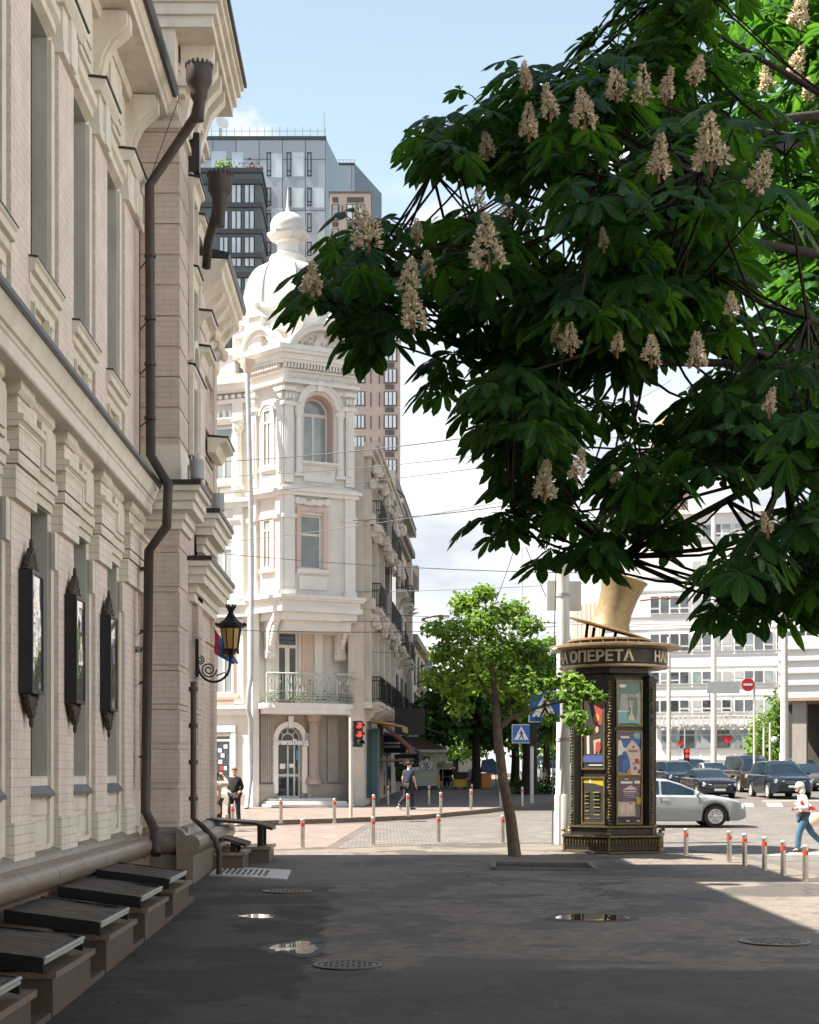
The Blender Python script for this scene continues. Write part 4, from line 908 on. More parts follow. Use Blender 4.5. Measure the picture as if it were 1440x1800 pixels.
    for i in range(9): m.ball(FA.p(ua(380)+i*.28,.2,17.25),(.1,.08,.1),6,4)
    for i in range(5): m.fbox(FA,ua(383)+i*.27,ua(383)+i*.27+.13,0,.13,16.5,16.75)
    m.fbox(FA,ua(370),ua(415),-.3,.12,18.2,19.0); m.fbox(FA,ua(368),ua(418),-.35,.2,19.0,19.15); m.arch(FA,ua(405),18.2,.7,.85,0,.2,10)
    m.build('cornice',WTRIM,T,smooth=0)
    # shop window with stuck papers
    rect_window(T,FA,w0-.3,w1+.1,2.1,4.0,.004,.86,WTRIM,GLASS,False)
    m=MB(); m.fbox(FA,w0-.5,w0-.31,0,.12,1.6,4.1); m.fbox(FA,w1+.11,w1+.3,0,.12,1.6,4.1); m.fbox(FA,w0-.5,w1+.3,0,.14,4.1,4.35); m.build('window_trim',WTRIM,T,smooth=0)
    m=MB(); cols=[WHITE,REDBAND]
    for i,(u,z,c) in enumerate(((.1,3.3,0),(.22,3.1,0),(.12,2.85,0),(.2,2.6,1),(.32,2.6,0),(.05,2.35,0),(.35,3.45,0))): m.mi=c; m.fbox(FA,w0+u-.1,w0+u+.06,.075,.08,z,z+.15)
    m.build('pasted_notice',cols,T,smooth=0)
    m=MB(); m.fbox(FA,0,LA,0,.08,zg-.3,1.65); m.build('wing_base',GFAC,T,smooth=0)
    # downpipe in the angle
    m=MB(); p=lambda px,py,Y:W(px,py,Y-1.2)
    m.tube([p(435,655,57.2),p(437,720,57.0),p(441,870,57.0),p(443,1000,57.0),p(441,1190,56.9),p(437,1215,56.7),p(437,1250,56.7),p(441,1265,56.8),p(440,1370,56.8),p(436,1400,56.4),p(434,1422,56.0)],.1,10); m.build('rain_pipe',ALU,T,smooth=50)
    m=MB(); m.lathe(p(436,645,57.2),[(.1,-.3),(.28,.1),(.28,.25)],10); m.build('pipe_head',PFAC,T)
    # --- first floor loggia and ground floor corner
    FE=Fac((-4.76,57.0),(.906,.423)); LE=3.75; ue=lambda px:FE.u(px)
    dz0,dz1=5.35,FE.z(507,1098); da,db=ue(489),ue(525)
    m=MB(); m.fbox(FE,-.3,da,-.4,0,5.0,8.7); m.fbox(FE,db,LE,-.4,0,5.0,8.7); m.fbox(FE,da,db,-.4,-.002,dz1,8.7); m.build('loggia_wall',WFAC,T,smooth=0)
    m=MB(); m.fbox(FE,da,da+.08,-.2,-.1,dz0,dz1); m.fbox(FE,db-.08,db,-.2,-.1,dz0,dz1); m.fbox(FE,da+.08,db-.08,-.2,-.1,dz1-.08,dz1); m.fbox(FE,da+.08,db-.08,-.2,-.1,7.35,7.47); m.fbox(FE,(da+db)/2-.09,(da+db)/2+.09,-.2,-.11,dz0,7.35); d=m.build('balcony_door',WTRIM,T,smooth=0)
    m=MB(); m.fbox(FE,da+.08,db-.08,-.16,-.15,dz0,dz1-.08); m.build('pane',GLASS,d,smooth=0)
    m=MB(); m.fbox(FE,ue(530),ue(548),0,.06,5.2,8.4); m.build('wall_panel',PFAC,T,smooth=0)
    m=MB(); m.fbox(FE,ue(552),ue(566),0,.1,5.2,8.5); m.fbox(FE,ue(466),ue(480),0,.08,5.2,8.0); m.build('pilaster',WTRIM,T,smooth=0)
    # scrolled brackets under the oriel
    for px,vv in ((468,.2),(592,.15)):
        m=MB(); u=ue(px); 
        m.prism([FE.p(u-.16,vv+a,b) for a,b in [(0,6.9),(.25,6.95),(.34,7.2),(.38,7.5),(.5,7.85),(.75,8.15),(1.15,8.35),(1.15,8.6),(0,8.6)]],(FE.d[0]*.32,FE.d[1]*.32,0)); m.lathe(FE.p(u-.19,vv+.2,7.05),[(.19,0),(.19,.38)],12,axis=(FE.d[0],FE.d[1],0))
        for i in range(9): m.ball(FE.p(u,vv+.42+i*.08,7.4+.13*i),(.14,.12,.12),6,4)
        m.build('oriel_bracket',WTRIM,T)
    # balcony slab, railing, plants
    BAL=[FE.p(-.15,.0,0),FE.p(-.15,1.0,0),FE.p(.2,1.25,0),FE.p(3.0,1.35,0),FE.p(3.5,1.1,0),FE.p(3.8,.3,0),FE.p(3.8,-.6,0)]
    m=MB(); m.prism([(x,y,4.95) for x,y,_ in BAL],(0,0,.2)); cx=sum(p[0] for p in BAL)/7; cy=sum(p[1] for p in BAL)/7; m.prism([(x+(cx-x)*.06,y+(cy-y)*.06,4.75) for x,y,_ in BAL],(0,0,.2)); sl_=m.build('balcony_slab',WTRIM,T,smooth=0)
    m=MB(); path=[]
    for a,b in zip(BAL[1:-2],BAL[2:-1]):
        n=max(1,int(math.dist(a[:2],b[:2])/.12))
        for i in range(n): path.append((a[0]+(b[0]-a[0])*i/n,a[1]+(b[1]-a[1])*i/n))
    path.append(BAL[-2][:2]); path=[(x+(cx-x)*.05,y+(cy-y)*.05) for x,y in path]
    m.tube([(x,y,6.28) for x,y in path],.03,5); m.tube([(x,y,5.25) for x,y in path],.02,5); m.tube([(x,y,5.6) for x,y in path],.014,4)
    for i,(x,y) in enumerate(path): 
        m.tube([(x,y,5.15),(x,y,6.28)],.028 if i%8==0 else .011,4)
        if i%3==1: m.ball((x,y,5.95),(.05,.05,.1),5,4)
    m.build('balcony_railing',GREYL,T)
    rr=random.Random(2); m=MB()
    for i in range(700):
        x,y=rr.choice(path); h=rr.choice((.05,.1,.2,.3)) if rr.random()<.75 else rr.uniform(.3,1.2); p=Vector((x+rr.uniform(-.12,.12),y+rr.uniform(-.15,.1),5.2+h)); a=rr.uniform(0,6.28); s=rr.uniform(.03,.07)
        d1=Vector((math.cos(a),math.sin(a),rr.uniform(-.6,.6)))*s; d2=Vector((-math.sin(a),math.cos(a),rr.uniform(-.8,.8)))*s; m.poly([p-d1,p-d2*.5,p+d1,p+d2*.5])
    m.build('balcony_plants',LEAFB,T,smooth=0,normals=False)
    # ground floor: arched shop entrance between fluted strips and a column
    sa,sb=ue(484),ue(537); sc=ue(509); zs=FE.z(509,1300); r=(ue(529)-ue(486))/2
    zb=gz(57)+.15
    m=MB(); m.fbox(FE,-.1,sc-r,-.4,0,zb-.3,4.8); m.fbox(FE,sc+r,LE,-.4,0,zb-.3,4.8); n=12
    for sgn in (-1,1):
        P=[(sc+sgn*r,zs)]+[(sc+sgn*r*math.cos(math.pi/2*i/n),zs+r*math.sin(math.pi/2*i/n)) for i in range(1,n+1)]+[(sc,4.8),(sc+sgn*r,4.8)]
        m.fprism(FE,P,-.4,-.001)
    m.build('ground_wall',GFAC,T,smooth=0)
    m=MB(); m.arch(FE,sc,zs,r,r+.2,.0,.12,14); m.fbox(FE,sc-r-.2,sc-r,0,.12,zb+.5,zs); m.fbox(FE,sc+r,sc+r+.2,0,.12,zb+.5,zs); m.fbox(FE,sc-.1,sc+.1,.12,.2,zs+r-.05,zs+r+.4); m.build('arch_moulding',WTRIM,T)
    # door with fanlight
    e=.07; m=MB(); zt=zs-.05
    for u in (sc-r,sc-.04,sc+r*.45,sc+r-e): m.fbox(FE,u,u+e,-.26,-.16,zb+.3,zt)
    for z in (zb+.3,zb+1.15,zt-.1): m.fbox(FE,sc-r+e,sc+r-e,-.25,-.17,z,z+.1)
    m.arch(FE,sc,zs,r-.07,r-.001,-.26,-.16,12); m.arch(FE,sc,zs,r*.42,r*.42+.06,-.26,-.17,10)
    for a in (45,90,135): m.bar(FE.p(sc+r*.45*math.cos(rad(a)),-.2,zs+r*.45*math.sin(rad(a))),FE.p(sc+(r-.05)*math.cos(rad(a)),-.2,zs+(r-.05)*math.sin(rad(a))),.05)
    d=m.build('shop_door',GREYL,T,smooth=0)
    m=MB(); m.fprism(FE,[(sc-r,zb+.3),(sc+r,zb+.3),(sc+r,zs)]+[(sc+r*math.cos(math.pi*i/14),zs+r*math.sin(math.pi*i/14)) for i in range(1,14)]+[(sc-r,zs)],-.24,-.22); m.build('pane',GLASS,d,smooth=0)
    m=MB(); m.fbox(FE,sc+r*.5+.08,sc+r-.09,-.15,-.145,zt-.75,zt-.35); m.build('blue_sticker',plain('blue_sticker',(.05,.32,.6),.5),d,smooth=0)
    m=MB(); m.fbox(FE,sc-.35,sc-.12,-.15,-.14,zb+1.45,zb+1.65); m.fbox(FE,sc+.05,sc+.25,-.15,-.14,zb+1.5,zb+1.65); m.build('pasted_notice',WHITE,d,smooth=0)
    m=MB(); ftext(m,FE,'книгоЛенд',sc,FE.z(509,1309),.27,.17,.04,.012); m.build('shop_sign',WHITE,T,smooth=0)
    # fluted strips, column, lamp
    for u0,u1 in ((ue(459),ue(478)),(ue(576),ue(592))):
        m=MB(); m.fbox(FE,u0-.03,u1+.03,0,.05,zb+.9,4.7); k=5
        for i in range(k+1): uu=u0+(u1-u0)*i/k; m.fbox(FE,uu-.035,uu+.035,.05,.1,zb+.95,4.6)
        m.build('fluted_pilaster',GFAC,T,smooth=0); m=MB(); m.fbox(FE,u0+.03,u1-.03,.051,.056,zb+1.0,4.55); m.build('flute_shade_strip',plain('dark_flute_shade',(.05,.045,.04),.8),T,smooth=0)  # dark strips paint in the shade between the flutes
    m=MB(); c=FE.p(ue(548),.25,0); m.lathe((c[0],c[1],0),[(.32,zb+.85),(.32,zb+1.0),(.26,zb+1.1),(.21,zb+1.2),(.2,4.35),(.25,4.4),(.22,4.45),(.3,4.6),(.3,4.75)],18); m.build('column',plain('pink_granite',(.42,.33,.28),.6,vary=.3,vscale=20),T)
    m=MB(); m.fbox(FE,ue(535),ue(540),.05,.2,3.55,4.05); m.build('wall_lamp',GREYM,T,smooth=0)
    m=MB(); m.fbox(FE,-.1,sc-r-.18,0,.16,zb-.2,zb+.85); m.fbox(FE,sc+r+.18,LE,0,.16,zb-.2,zb+.85); m.fbox(FE,-.1,sc-r-.16,0,.2,zb+.42,zb+.5); m.fbox(FE,sc+r+.16,LE,0,.2,zb+.42,zb+.5); m.build('plinth',GFAC,T,smooth=0)
    m=MB()
    for i in range(3): m.fbox(FE,sc-1.0-.14*i,sc+1.7+.2*i,-.1,.95-.28*(i)*-1+.0-(.56 if i==0 else 0),zb+.30-.1*i-.1,zb+.30-.1*i)
    m.build('entrance_step',WTRIM,T,smooth=0)
    m=MB(); m.fbox(FE,-.35,-.1,-.2,.3,zb-.2,8.6); m.build('corner_pier',WFAC,T,smooth=0)
    return T,E
CH,EE=tower()
# ---------------------------------------------------------------- the row of houses receding along the street
def row():
    FS=Fac((-.72,57.5),(.08,.9968)); k=0
    def balcony(T,u0,u1,z,pj=1.15,mat=None,rail=True,solid=False,h=1.0,roof=False):
        m=MB(); m.fbox(FS,u0,u1,0,pj,z-.16,z); m.fbox(FS,u0+.08,u1-.08,0,pj-.08,z-.26,z-.16)
        for u in (u0+.2,u1-.35): m.prism([FS.p(u,a,b) for a,b in ((0,z-.8),(.15,z-.75),(.3,z-.45),(.8,z-.26),(0,z-.26))],(FS.d[0]*.16,FS.d[1]*.16,0))
        b=m.build('balcony',mat or APART,T,smooth=0); m=MB()
        if solid: m.fbox(FS,u0,u1,pj-.06,pj,z,z+h); m.fbox(FS,u0,u0+.06,0,pj-.06,z,z+h); m.fbox(FS,u1-.06,u1,0,pj-.06,z,z+h)
        else:
            for (a,c,d,e) in ((u0,u1,pj-.03,pj),(u0,u0+.03,0,pj-.03),(u1-.03,u1,0,pj-.03)): m.fbox(FS,a,c,d,e,z+h-.04,z+h); m.fbox(FS,a,c,d,e,z+.08,z+.12)
            n=int((u1-u0)/.14)
            for i in range(n+1): u=u0+.02+(u1-u0-.04)*i/n; m.fbox(FS,u-.012,u+.012,pj-.028,pj-.004,z+.1,z+h-.03)
            for i in range(8): v=.05+(pj-.1)*i/7; m.fbox(FS,u0+.004,u0+.026,v-.012,v+.012,z+.1,z+h-.03)
        m.build('railing',BLACK if not solid else plain('dark_sheet_cladding',(.16,.14,.12),.7,vary=.4,dirt=((.14,.1,.07),2,.5)),b,smooth=0)
        if roof: m=MB(); m.fbox(FS,u0-.05,u1+.05,0,pj+.05,z+2.5,z+2.6); m.fbox(FS,u0+.03,u1-.03,pj-.1,pj-.05,z+h,z+2.5); m.build('glazing',GLASS,b,smooth=0)
        return b
    # house 1: joined to the corner house
    T=thing('apartment_house','weathered four storey house with stacked iron balconies behind the corner house','building',(FS.p(8,0,0)[0],66,gz(66)+.15))
    m=MB(); m.fbox(FS,0,16,-.6,0,.8,15.2); m.fbox(FS,3.6,16,-9,-.6,.8,15.0); m.build('wall',APART,T,smooth=0)
    m=MB()
    for (z0,z1,v) in ((14.8,15.0,.35),(15.0,15.2,.5),(15.2,15.35,.6),(12.3,13.5,.2),(9.2,9.4,.2),(5.0,5.25,.3)): m.fbox(FS,0,16,0.002,v,z0,z1)
    for u in (0.3,3.6,6.9,10.2,13.5): m.fbox(FS,u,u+.5,0,.25,5.25,14.8); m.fbox(FS,u-.1,u+.6,0,.4,12.2,12.6); m.fbox(FS,u-.1,u+.6,0,.4,8.9,9.3)
    m.build('cornice',APART,T,smooth=0)
    rr=random.Random(8); m=MB()
    for u in (0.5,3.8,7.1,10.4,13.7):
        for z in (14.4,11.9,8.4,14.0): 
            for i in range(5): m.ball(FS.p(u+rr.uniform(-.3,.5),.3+rr.uniform(0,.3),z+rr.uniform(-.3,.3)),(rr.uniform(.12,.25),rr.uniform(.12,.25),rr.uniform(.1,.3)),6,4)
    m.build('stucco_ornament',APART,T)
    for z in (5.6,9.2,12.5):
        for u in (2.1,5.4,8.7,12.0,14.9): 
            w=MB(); w.fbox(FS,u-.55,u+.55,.0,.05,z,z+2.5); w.build('window',BROWN,T,smooth=0)
    for (u0,u1,z,so,rf) in ((1.0,3.2,5.3,0,0),(4.2,6.6,5.3,0,0),(1.0,3.2,9.0,0,0),(4.2,6.6,9.0,1,0),(7.5,9.9,9.0,0,1),(10.8,13.2,9.0,0,0),(7.5,9.9,5.3,0,0),(10.8,13.2,5.3,0,0),(1.2,3.3,12.3,0,0),(4.2,6.6,12.3,1,0),(7.5,9.9,12.3,0,0),(10.8,13.2,12.3,0,0)): balcony(T,u0,u1,z,.6,None,True,so,1.0,rf)
    # roof edge clutter
    # shop fronts at street level
    m=MB()
    for u in (1.2,4.6,8.0,11.4): m.fbox(FS,u,u+2.2,.0,.06,1.5,4.2)
    m.build('shop_window',GLASS,T,smooth=0)
    TEAL=plain('teal_shopfront',(.11,.2,.21),.6)
    m=MB(); m.fbox(FS,2.9,3.9,0,.3,1.2,4.3); m.build('shop_front',TEAL,T,smooth=0)
    m=MB(); 
    for u in (4.4,7.2): 
        for i in range(6): m.fbox(FS,u+i*.09,u+i*.09+.05,0,.16,1.4,4.6)
    m.build('fluted_pilaster',APART2,T,smooth=0)
    # awnings and boxes over the shops
    def aw(name,label,u0,u1,z0,z1,pj,mat,cat='awning'):
        p=FS.p((u0+u1)/2,.2,z0); t=MB(); t.mould(FS,u0,u1,[(0,z1),(pj,z0+.25),(pj,z0),(pj-.06,z0),(pj-.08,z0+.2),(0,z1-.15)]); o=t.build(name,mat,None,smooth=0); tag(o,label,cat)
    aw('shop_awning','ochre awning over the nearest shop under the balconies',1.2,3.6,4.1,4.7,1.5,plain('ochre_awning',(.33,.21,.08),.8,dirt=((.15,.1,.05),2,.5)))
    aw('shop_awning','rust brown awning behind the traffic light',4.4,8.2,3.3,4.9,1.5,plain('rust_awning',(.20,.06,.035),.85,dirt=((.1,.04,.03),2,.5)))
    aw('shop_awning','flat tan awning below the rust brown one',4.6,8.0,2.8,3.1,1.3,plain('tan_awning',(.30,.18,.10),.8))
    aw('shop_awning','dark grey awning near the kiosk roof',10,14,3.2,4.4,1.6,plain('grey_awning',(.05,.05,.055),.8))
    # projecting sign boards
    for i,(u,z,w,h,txt,lb) in enumerate(((8.6,3.75,1.2,.75,'SMILE','upper black sign board projecting from the shops'),(11.4,3.05,1.15,.6,'coffee','lower black sign board nearer the kiosk'),(6.4,4.7,1.3,1.15,'','large black lightbox under the balcony wires'))):
        v0=.5+.45*i; p=FS.p(u,v0,z); S=Fac((p[0],p[1]),(1,0))
        t=thing('shop_sign',lb,'sign',p); m=MB(); m.fbox(S,-w/2,w/2,-.06,.06,z-h/2,z+h/2); m.bar(S.p(-w/2,0,z),FS.p(u,0,z),.05); m.build('board',BLACK,t,smooth=0)
        if i<2:
            m=MB()
            for q in range(2): 
                for c in range(8): m.fbox(S,-w*.3+c*w*.075,-w*.3+c*w*.075+w*.05,.062,.066,z+.07-.16*q-.05,z+.07-.16*q+.04)
            m.build('lettering',WHITE,t,smooth=0)
    # house 2 with smooth pilaster end, taller block
    T=thing('apartment_house','pinkish house with a slatted roof edge and bracketed balconies','building',(FS.p(22,0,0)[0],78,gz(78)+.15))
    m=MB(); m.fbox(FS,16.002,27,-9,.02,.9,15.9); m.build('wall',APART2,T,smooth=0)
    m=MB()
    for (z0,z1,v) in ((14.4,14.7,.25),(14.7,15.0,.45),(15.9,16.1,.5),(16.6,17.5,-.5),(9.5,9.7,.2)): m.fbox(FS,15.9,27.1,-1.2 if v<0 else .022,max(v,.05) if v>0 else .1,z0,z1)
    m.build('cornice',plain('grey_stone_cornice',(.3,.27,.24),.85,vary=.2),T,smooth=0)
    m=MB(); m.prism([FS.p(16.2,.5,16.1),FS.p(27,.5,16.1),FS.p(27,-3,19.2),FS.p(16.2,-3,19.2)],(0,0,.12))
    m.build('roof',plain('grey_roof_sheet',(.25,.23,.21),.6),T,smooth=0)
    m=MB()
    for i in range(26): u=16.3+i*.41; m.bar(FS.p(u,.53,16.25),FS.p(u,-2.9,19.35),.12,.08)
    m.build('roof_batten',DARKMET,T,smooth=0)
    m=MB(); m.fbox(FS,16.2,26,-3.6,-3,19.0,20.2); m.build('parapet',APART2,T,smooth=0); m=MB(); m.fbox(FS,16.0,26.2,-3.7,-2.9,20.2,20.4); m.build('ridge_tile',plain('red_ridge',(.4,.08,.06),.7),T,smooth=0)
    for (z,) in ((5.3,),(8.6,),(11.7,)):
        for u in (17.5,21.0,24.3):
            w=MB(); w.fbox(FS,u,u+1.2,.022,.07,z,z+2.2); w.build('window',BROWN,T,smooth=0)
        balcony(T,16.9,19.4,z,.55); balcony(T,23.0,25.5,z,.5)
    m=MB(); m.fbox(FS,26.0,27.05,.022,.3,5.0,14.4); m.build('pilaster',APART2,T,smooth=0)
    # house 3, further, with terrace
    T=thing('apartment_house','farthest pale house of the row with a terrace and dark balconies','building',(FS.p(36,0,0)[0],92,gz(92)+.15))
    m=MB(); m.fbox(FS,27.1,30,-9,.02,1.0,14.6); m.fbox(FS,30.001,46,-9,.02,1.0,10.6); m.build('wall',APART2,T,smooth=0)
    m=MB(); m.fbox(FS,29.0,30.1,.021,.5,13.2,14.6); m.fbox(FS,30.1,46,.021,.4,10.3,10.7); m.build('cornice',plain('grey_stone_cornice',(.3,.27,.24)),T,smooth=0)
    for z in (5.4,7.9):
        for u in (29,33,37,41): 
            w=MB(); w.fbox(FS,u,u+1.3,.022,.08,z,z+2.0); w.build('window',BROWN,T,smooth=0)
        balcony(T,36.5,39.2,z,.7,None,True,z<6)
    m=MB(); m.fbox(FS,28,45,.021,1.6,4.2,4.5); m.fbox(FS,28,45,1.45,1.6,4.5,5.4); m.fbox(FS,44.5,45,.021,1.6,1.2,4.2); m.fbox(FS,36,36.4,1.2,1.6,1.2,4.2); m.build('terrace',APART2,T,smooth=0)
    m=MB(); m.fbox(FS,28.3,44,.022,.1,1.4,3.9); m.build('shop_window',GLASS,T,smooth=0)
    for z,u in ((7.4,44.6),(9.2,45.4)):
        m=MB(); m.fbox(FS,u-.4,u+.4,.03,.7,z,z+.7); m.build('air_conditioner',GREYL,T,smooth=0)
row()
def far_buildings():
    # grey glass tower
    def pl(px,Y): return (px-PX0)/F_PX*Y
    def zl(py,Y): return EYE+(PY0-py)/F_PX*Y
    def curtain(name,c1,c2,line,bw,bh,rough=.15):
        t=NT(name); tc=t.add('ShaderNodeTexCoord'); sp=t.add('ShaderNodeSeparateXYZ'); t.link(tc.outputs['Object'],sp.inputs[0]); cb=t.add('ShaderNodeCombineXYZ'); t.link(t.math('ADD',sp.outputs[0],sp.outputs[1]),cb.inputs[0]); t.link(sp.outputs[2],cb.inputs[1])
        b=t.add('ShaderNodeTexBrick'); b.offset=0; b.squash=1; b.inputs['Scale'].default_value=1; b.inputs['Brick Width'].default_value=bw; b.inputs['Row Height'].default_value=bh; b.inputs['Mortar Size'].default_value=.045; b.inputs['Color1'].default_value=(*c1,1); b.inputs['Color2'].default_value=(*c2,1); b.inputs['Mortar'].default_value=(*line,1); b.inputs['Mortar Smooth'].default_value=.1
        t.link(cb.outputs[0],b.inputs['Vector']); bcol(t,b.outputs['Color']); t.b.inputs['Roughness'].default_value=rough; t.b.inputs['Specular IOR Level'].default_value=.6; MATS[name]=t.m; return t.m
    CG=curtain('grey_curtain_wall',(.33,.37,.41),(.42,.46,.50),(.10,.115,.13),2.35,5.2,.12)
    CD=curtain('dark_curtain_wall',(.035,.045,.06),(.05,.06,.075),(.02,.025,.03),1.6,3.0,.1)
    PANEL=plain('grey_green_panel',(.11,.13,.135),.5,vary=.15); SLAB=plain('dark_slab_edge',(.035,.042,.05),.5,vary=.2)
    Y=150; F=Fac((pl(300,Y),Y),(1,0)); U=lambda px:F.u(px); Z=lambda py:zl(py,Y)
    T=thing('glass_tower','tall grey glass tower with a darker balcony block, behind the dome','building',(pl(480,Y),Y+8,gz(Y)))
    u0,u1=U(300),U(572); zt=Z(246)
    m=MB(); m.fbox(F,u0,u1,-20,0,0,zt); m.build('curtain_wall',CG,T,smooth=0)
    # right-hand side wall, angled away; its shadow is painted as darker glass
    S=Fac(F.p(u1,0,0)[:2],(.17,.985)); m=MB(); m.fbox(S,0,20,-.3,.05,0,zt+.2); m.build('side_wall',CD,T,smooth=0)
    m=MB(); m.fbox(F,u0,u1+.1,-20,.12,zt,zt+.35); m.build('parapet',SLAB,T,smooth=0)
    m=MB()
    for i in range(16): x=U(372)+i*(u1-U(372))/15; m.bar(F.p(x,0,zt+.3),F.p(x,0,zt+1.3),.05)
    m.bar(F.p(U(372),0,zt+.9),F.p(u1,0,zt+.9),.04); m.build('roof_railing',GREYM,T); 
    m=MB(); m.bar(F.p(u1-.1,0,zt),F.p(u1-.1,0,zt+2.8),.1); m.bar(F.p(U(386),-1,zt),F.p(U(386),-1,zt+1.6),.3); m.lathe(F.p(U(388),-.5,zt+1.8),[(.1,0),(.7,.25),(.72,.3)],12,axis=(.5,-.8,.4)); m.build('dish_antenna',GREYL,T)
    # opening sashes with dark outlines on the glass
    r=random.Random(4)
    fl=[(268,310),(330,362),(375,408),(425,450)]
    for px in (470,505,541):
        for y0,y1 in fl:
            a,b=U(px-1),U(px+7); z0,z1=Z(y1),Z(y0); m=MB(); e=.1
            m.fbox(F,a,a+e,0,.05,z0,z1); m.fbox(F,b-e,b,0,.05,z0,z1); m.fbox(F,a,b,0,.05,z1-e,z1); m.fbox(F,a,b,0,.05,z0,z0+e); m.fbox(F,a,b,0,.05,z0+(z1-z0)*.2,z0+(z1-z0)*.2+e); m.build('window',SLAB,T,smooth=0)
    bg_=glassmat('bright_glass',(.50,.56,.6),.08,.05,.6,(.6,.66,.7))
    for (x0,x1,y0,y1) in ((477,496,270,312),(514,534,331,365),(550,570,331,365),(372,398,266,298),(408,428,268,300),(477,497,366,405),(514,534,268,310)):
        m=MB(); m.fbox(F,U(x0),U(x1),0,.02,Z(y1),Z(y0)); m.build('reflective_pane',bg_,T,smooth=0)
    # protruding dark block with windows on the left
    Bv=6.0; bu1=F.u(460,Bv); bu0=F.u(330,Bv); ZB=lambda py:EYE+(PY0-py)/F_PX*(Y-Bv)
    m=MB(); m.fbox(F,bu0,bu1,0.05,Bv,0,ZB(302)); m.build('balcony_block',PANEL,T,smooth=0)
    m=MB()
    for py in (300,320,361,407,449,484,530): m.fbox(F,bu0-.1,bu1+.12,.1,Bv+.25,ZB(py)-.25,ZB(py)+.2)
    m.build('slab_edge',SLAB,T,smooth=0)
    for (ya,yb) in ((326,358),(372,403),(418,447),(455,468),(490,525)):
        for xa,xb in ((387,400),(408,423),(431,446)):
            a,b=F.u(xa,Bv),F.u(xb,Bv); z0,z1=ZB(yb),ZB(ya); w=MB(); w.fbox(F,a-.1,b+.1,Bv,Bv+.05,z0-.1,z1+.1); w.fbox(F,(a+b)/2-.05,(a+b)/2+.05,Bv+.05,Bv+.12,z0,z1)
            wo=w.build('window',SLAB,T,smooth=0); g=MB(); g.fbox(F,a,(a+b)/2-.06,Bv+.05,Bv+.08,z0,z1); g.fbox(F,(a+b)/2+.06,b,Bv+.05,Bv+.08,z0,z1); g.build('pane',MATS['bright_glass'],wo,smooth=0)
    for (px,lb,mt) in ((394,'green shrub on the terrace of the glass tower',LEAFB),(443,'bare reddish shrub on the terrace of the glass tower',plain('red_shrub',(.15,.05,.06),.8))):
        c=F.p(F.u(px,4),4,ZB(300)+.25); t=thing('terrace_shrub',lb,'shrub',c); m=MB(); m.box(c[0]-.8,c[0]+.8,c[1]-.4,c[1]+.4,c[2],c[2]+.55); m.build('planter',WHITE,t,smooth=0)
        m=MB(); rr=random.Random(int(px))
        for i in range(260 if px<400 else 90):
            p=Vector((c[0]+rr.gauss(0,.5),c[1]+rr.gauss(0,.3),c[2]+.6+abs(rr.gauss(0,.45)))); a=Vector((rr.uniform(-1,1),rr.uniform(-1,1),rr.uniform(-1,1)))*.14; b=Vector((rr.uniform(-1,1),rr.uniform(-1,1),rr.uniform(-1,1)))*.12; m.poly([p-a,p-b,p+a,p+b])
        m.build('foliage',mt,t,smooth=0,normals=False)
    # second glass block to the right, further back
    Y2=185; F2=Fac((pl(560,Y2),Y2),(1,0)); T=thing('glass_tower','narrow grey glass block stepping down beside the tall tower','building',(pl(600,Y2),Y2+6,gz(Y2)))
    m=MB(); m.fbox(F2,0,F2.u(624),-14,0,0,zl(290,Y2)); m.build('curtain_wall',CG,T,smooth=0); m=MB(); S=Fac(F2.p(F2.u(624),0,0)[:2],(.33,.944)); m.fbox(S,0,10,-.3,.05,0,zl(290,Y2)+.1); m.build('side_wall',CD,T,smooth=0)  # side wall's shadow painted in with the same dark glass
    m=MB(); m.fbox(F2,0,F2.u(624),-14,.2,zl(290,Y2),zl(287,Y2)); m.build('parapet',SLAB,T,smooth=0)
    m=MB()
    for i in range(7): x=F2.u(584+i*6.5); m.bar(F2.p(x,0,zl(288,Y2)),F2.p(x,0,zl(281,Y2)),.06)
    m.bar(F2.p(F2.u(584),0,zl(281,Y2)),F2.p(F2.u(624),0,zl(281,Y2)),.05); m.build('roof_railing',GREYM,T)
    # beige residential tower
    BE=plain('beige_panel',(.54,.44,.37),.85,vary=.08); BD=plain('brown_grey_panel',(.13,.105,.105),.8)
    Y3=140; F3=Fac((pl(580,Y3),Y3),(1,0)); U3=lambda px:F3.u(px); Z3=lambda py:zl(py,Y3)
    T=thing('beige_tower','beige residential tower with grey windows behind the corner house','building',(pl(640,Y3),Y3+6,gz(Y3)))
    m=MB(); m.fbox(F3,0,U3(652),-14,0,0,Z3(340)); m.fbox(F3,U3(652)+.001,U3(704),-14,-.05,0,Z3(600)); m.build('wall',BE,T,smooth=0)
    m=MB(); m.fbox(F3,-.1,U3(653),-14.1,.12,Z3(340),Z3(337)); m.fbox(F3,U3(652),U3(705),-14.1,.1,Z3(600),Z3(597)); m.build('parapet',BD,T,smooth=0)
    rows=[(361,386),(404,430),(449,474),(495,520),(539,564),(582,608),(630,655)]
    for (y0,y1) in rows:
        for xa,xb in ((584,595),(610,640)):
            a,b=U3(xa),U3(xb); z0,z1=Z3(y1),Z3(y0); w=MB(); w.fbox(F3,a-.08,b+.08,0,.08,z0-.1,z1+.1); wo=w.build('window',BD,T,smooth=0)
            g=MB(); n=1 if xb<600 else 3
            for i in range(n): g.fbox(F3,a+(b-a)*i/n+.06,a+(b-a)*(i+1)/n-.06,.08,.1,z0,z1)
            g.build('pane',MATS['bright_glass'] if n==3 else GLASSG,wo,smooth=0)
        m=MB()
        for xa,xb in ((584,595),(610,640)): m.fbox(F3,U3(xa),U3(xb),0,.05,Z3(y0-5),Z3(y0-14))
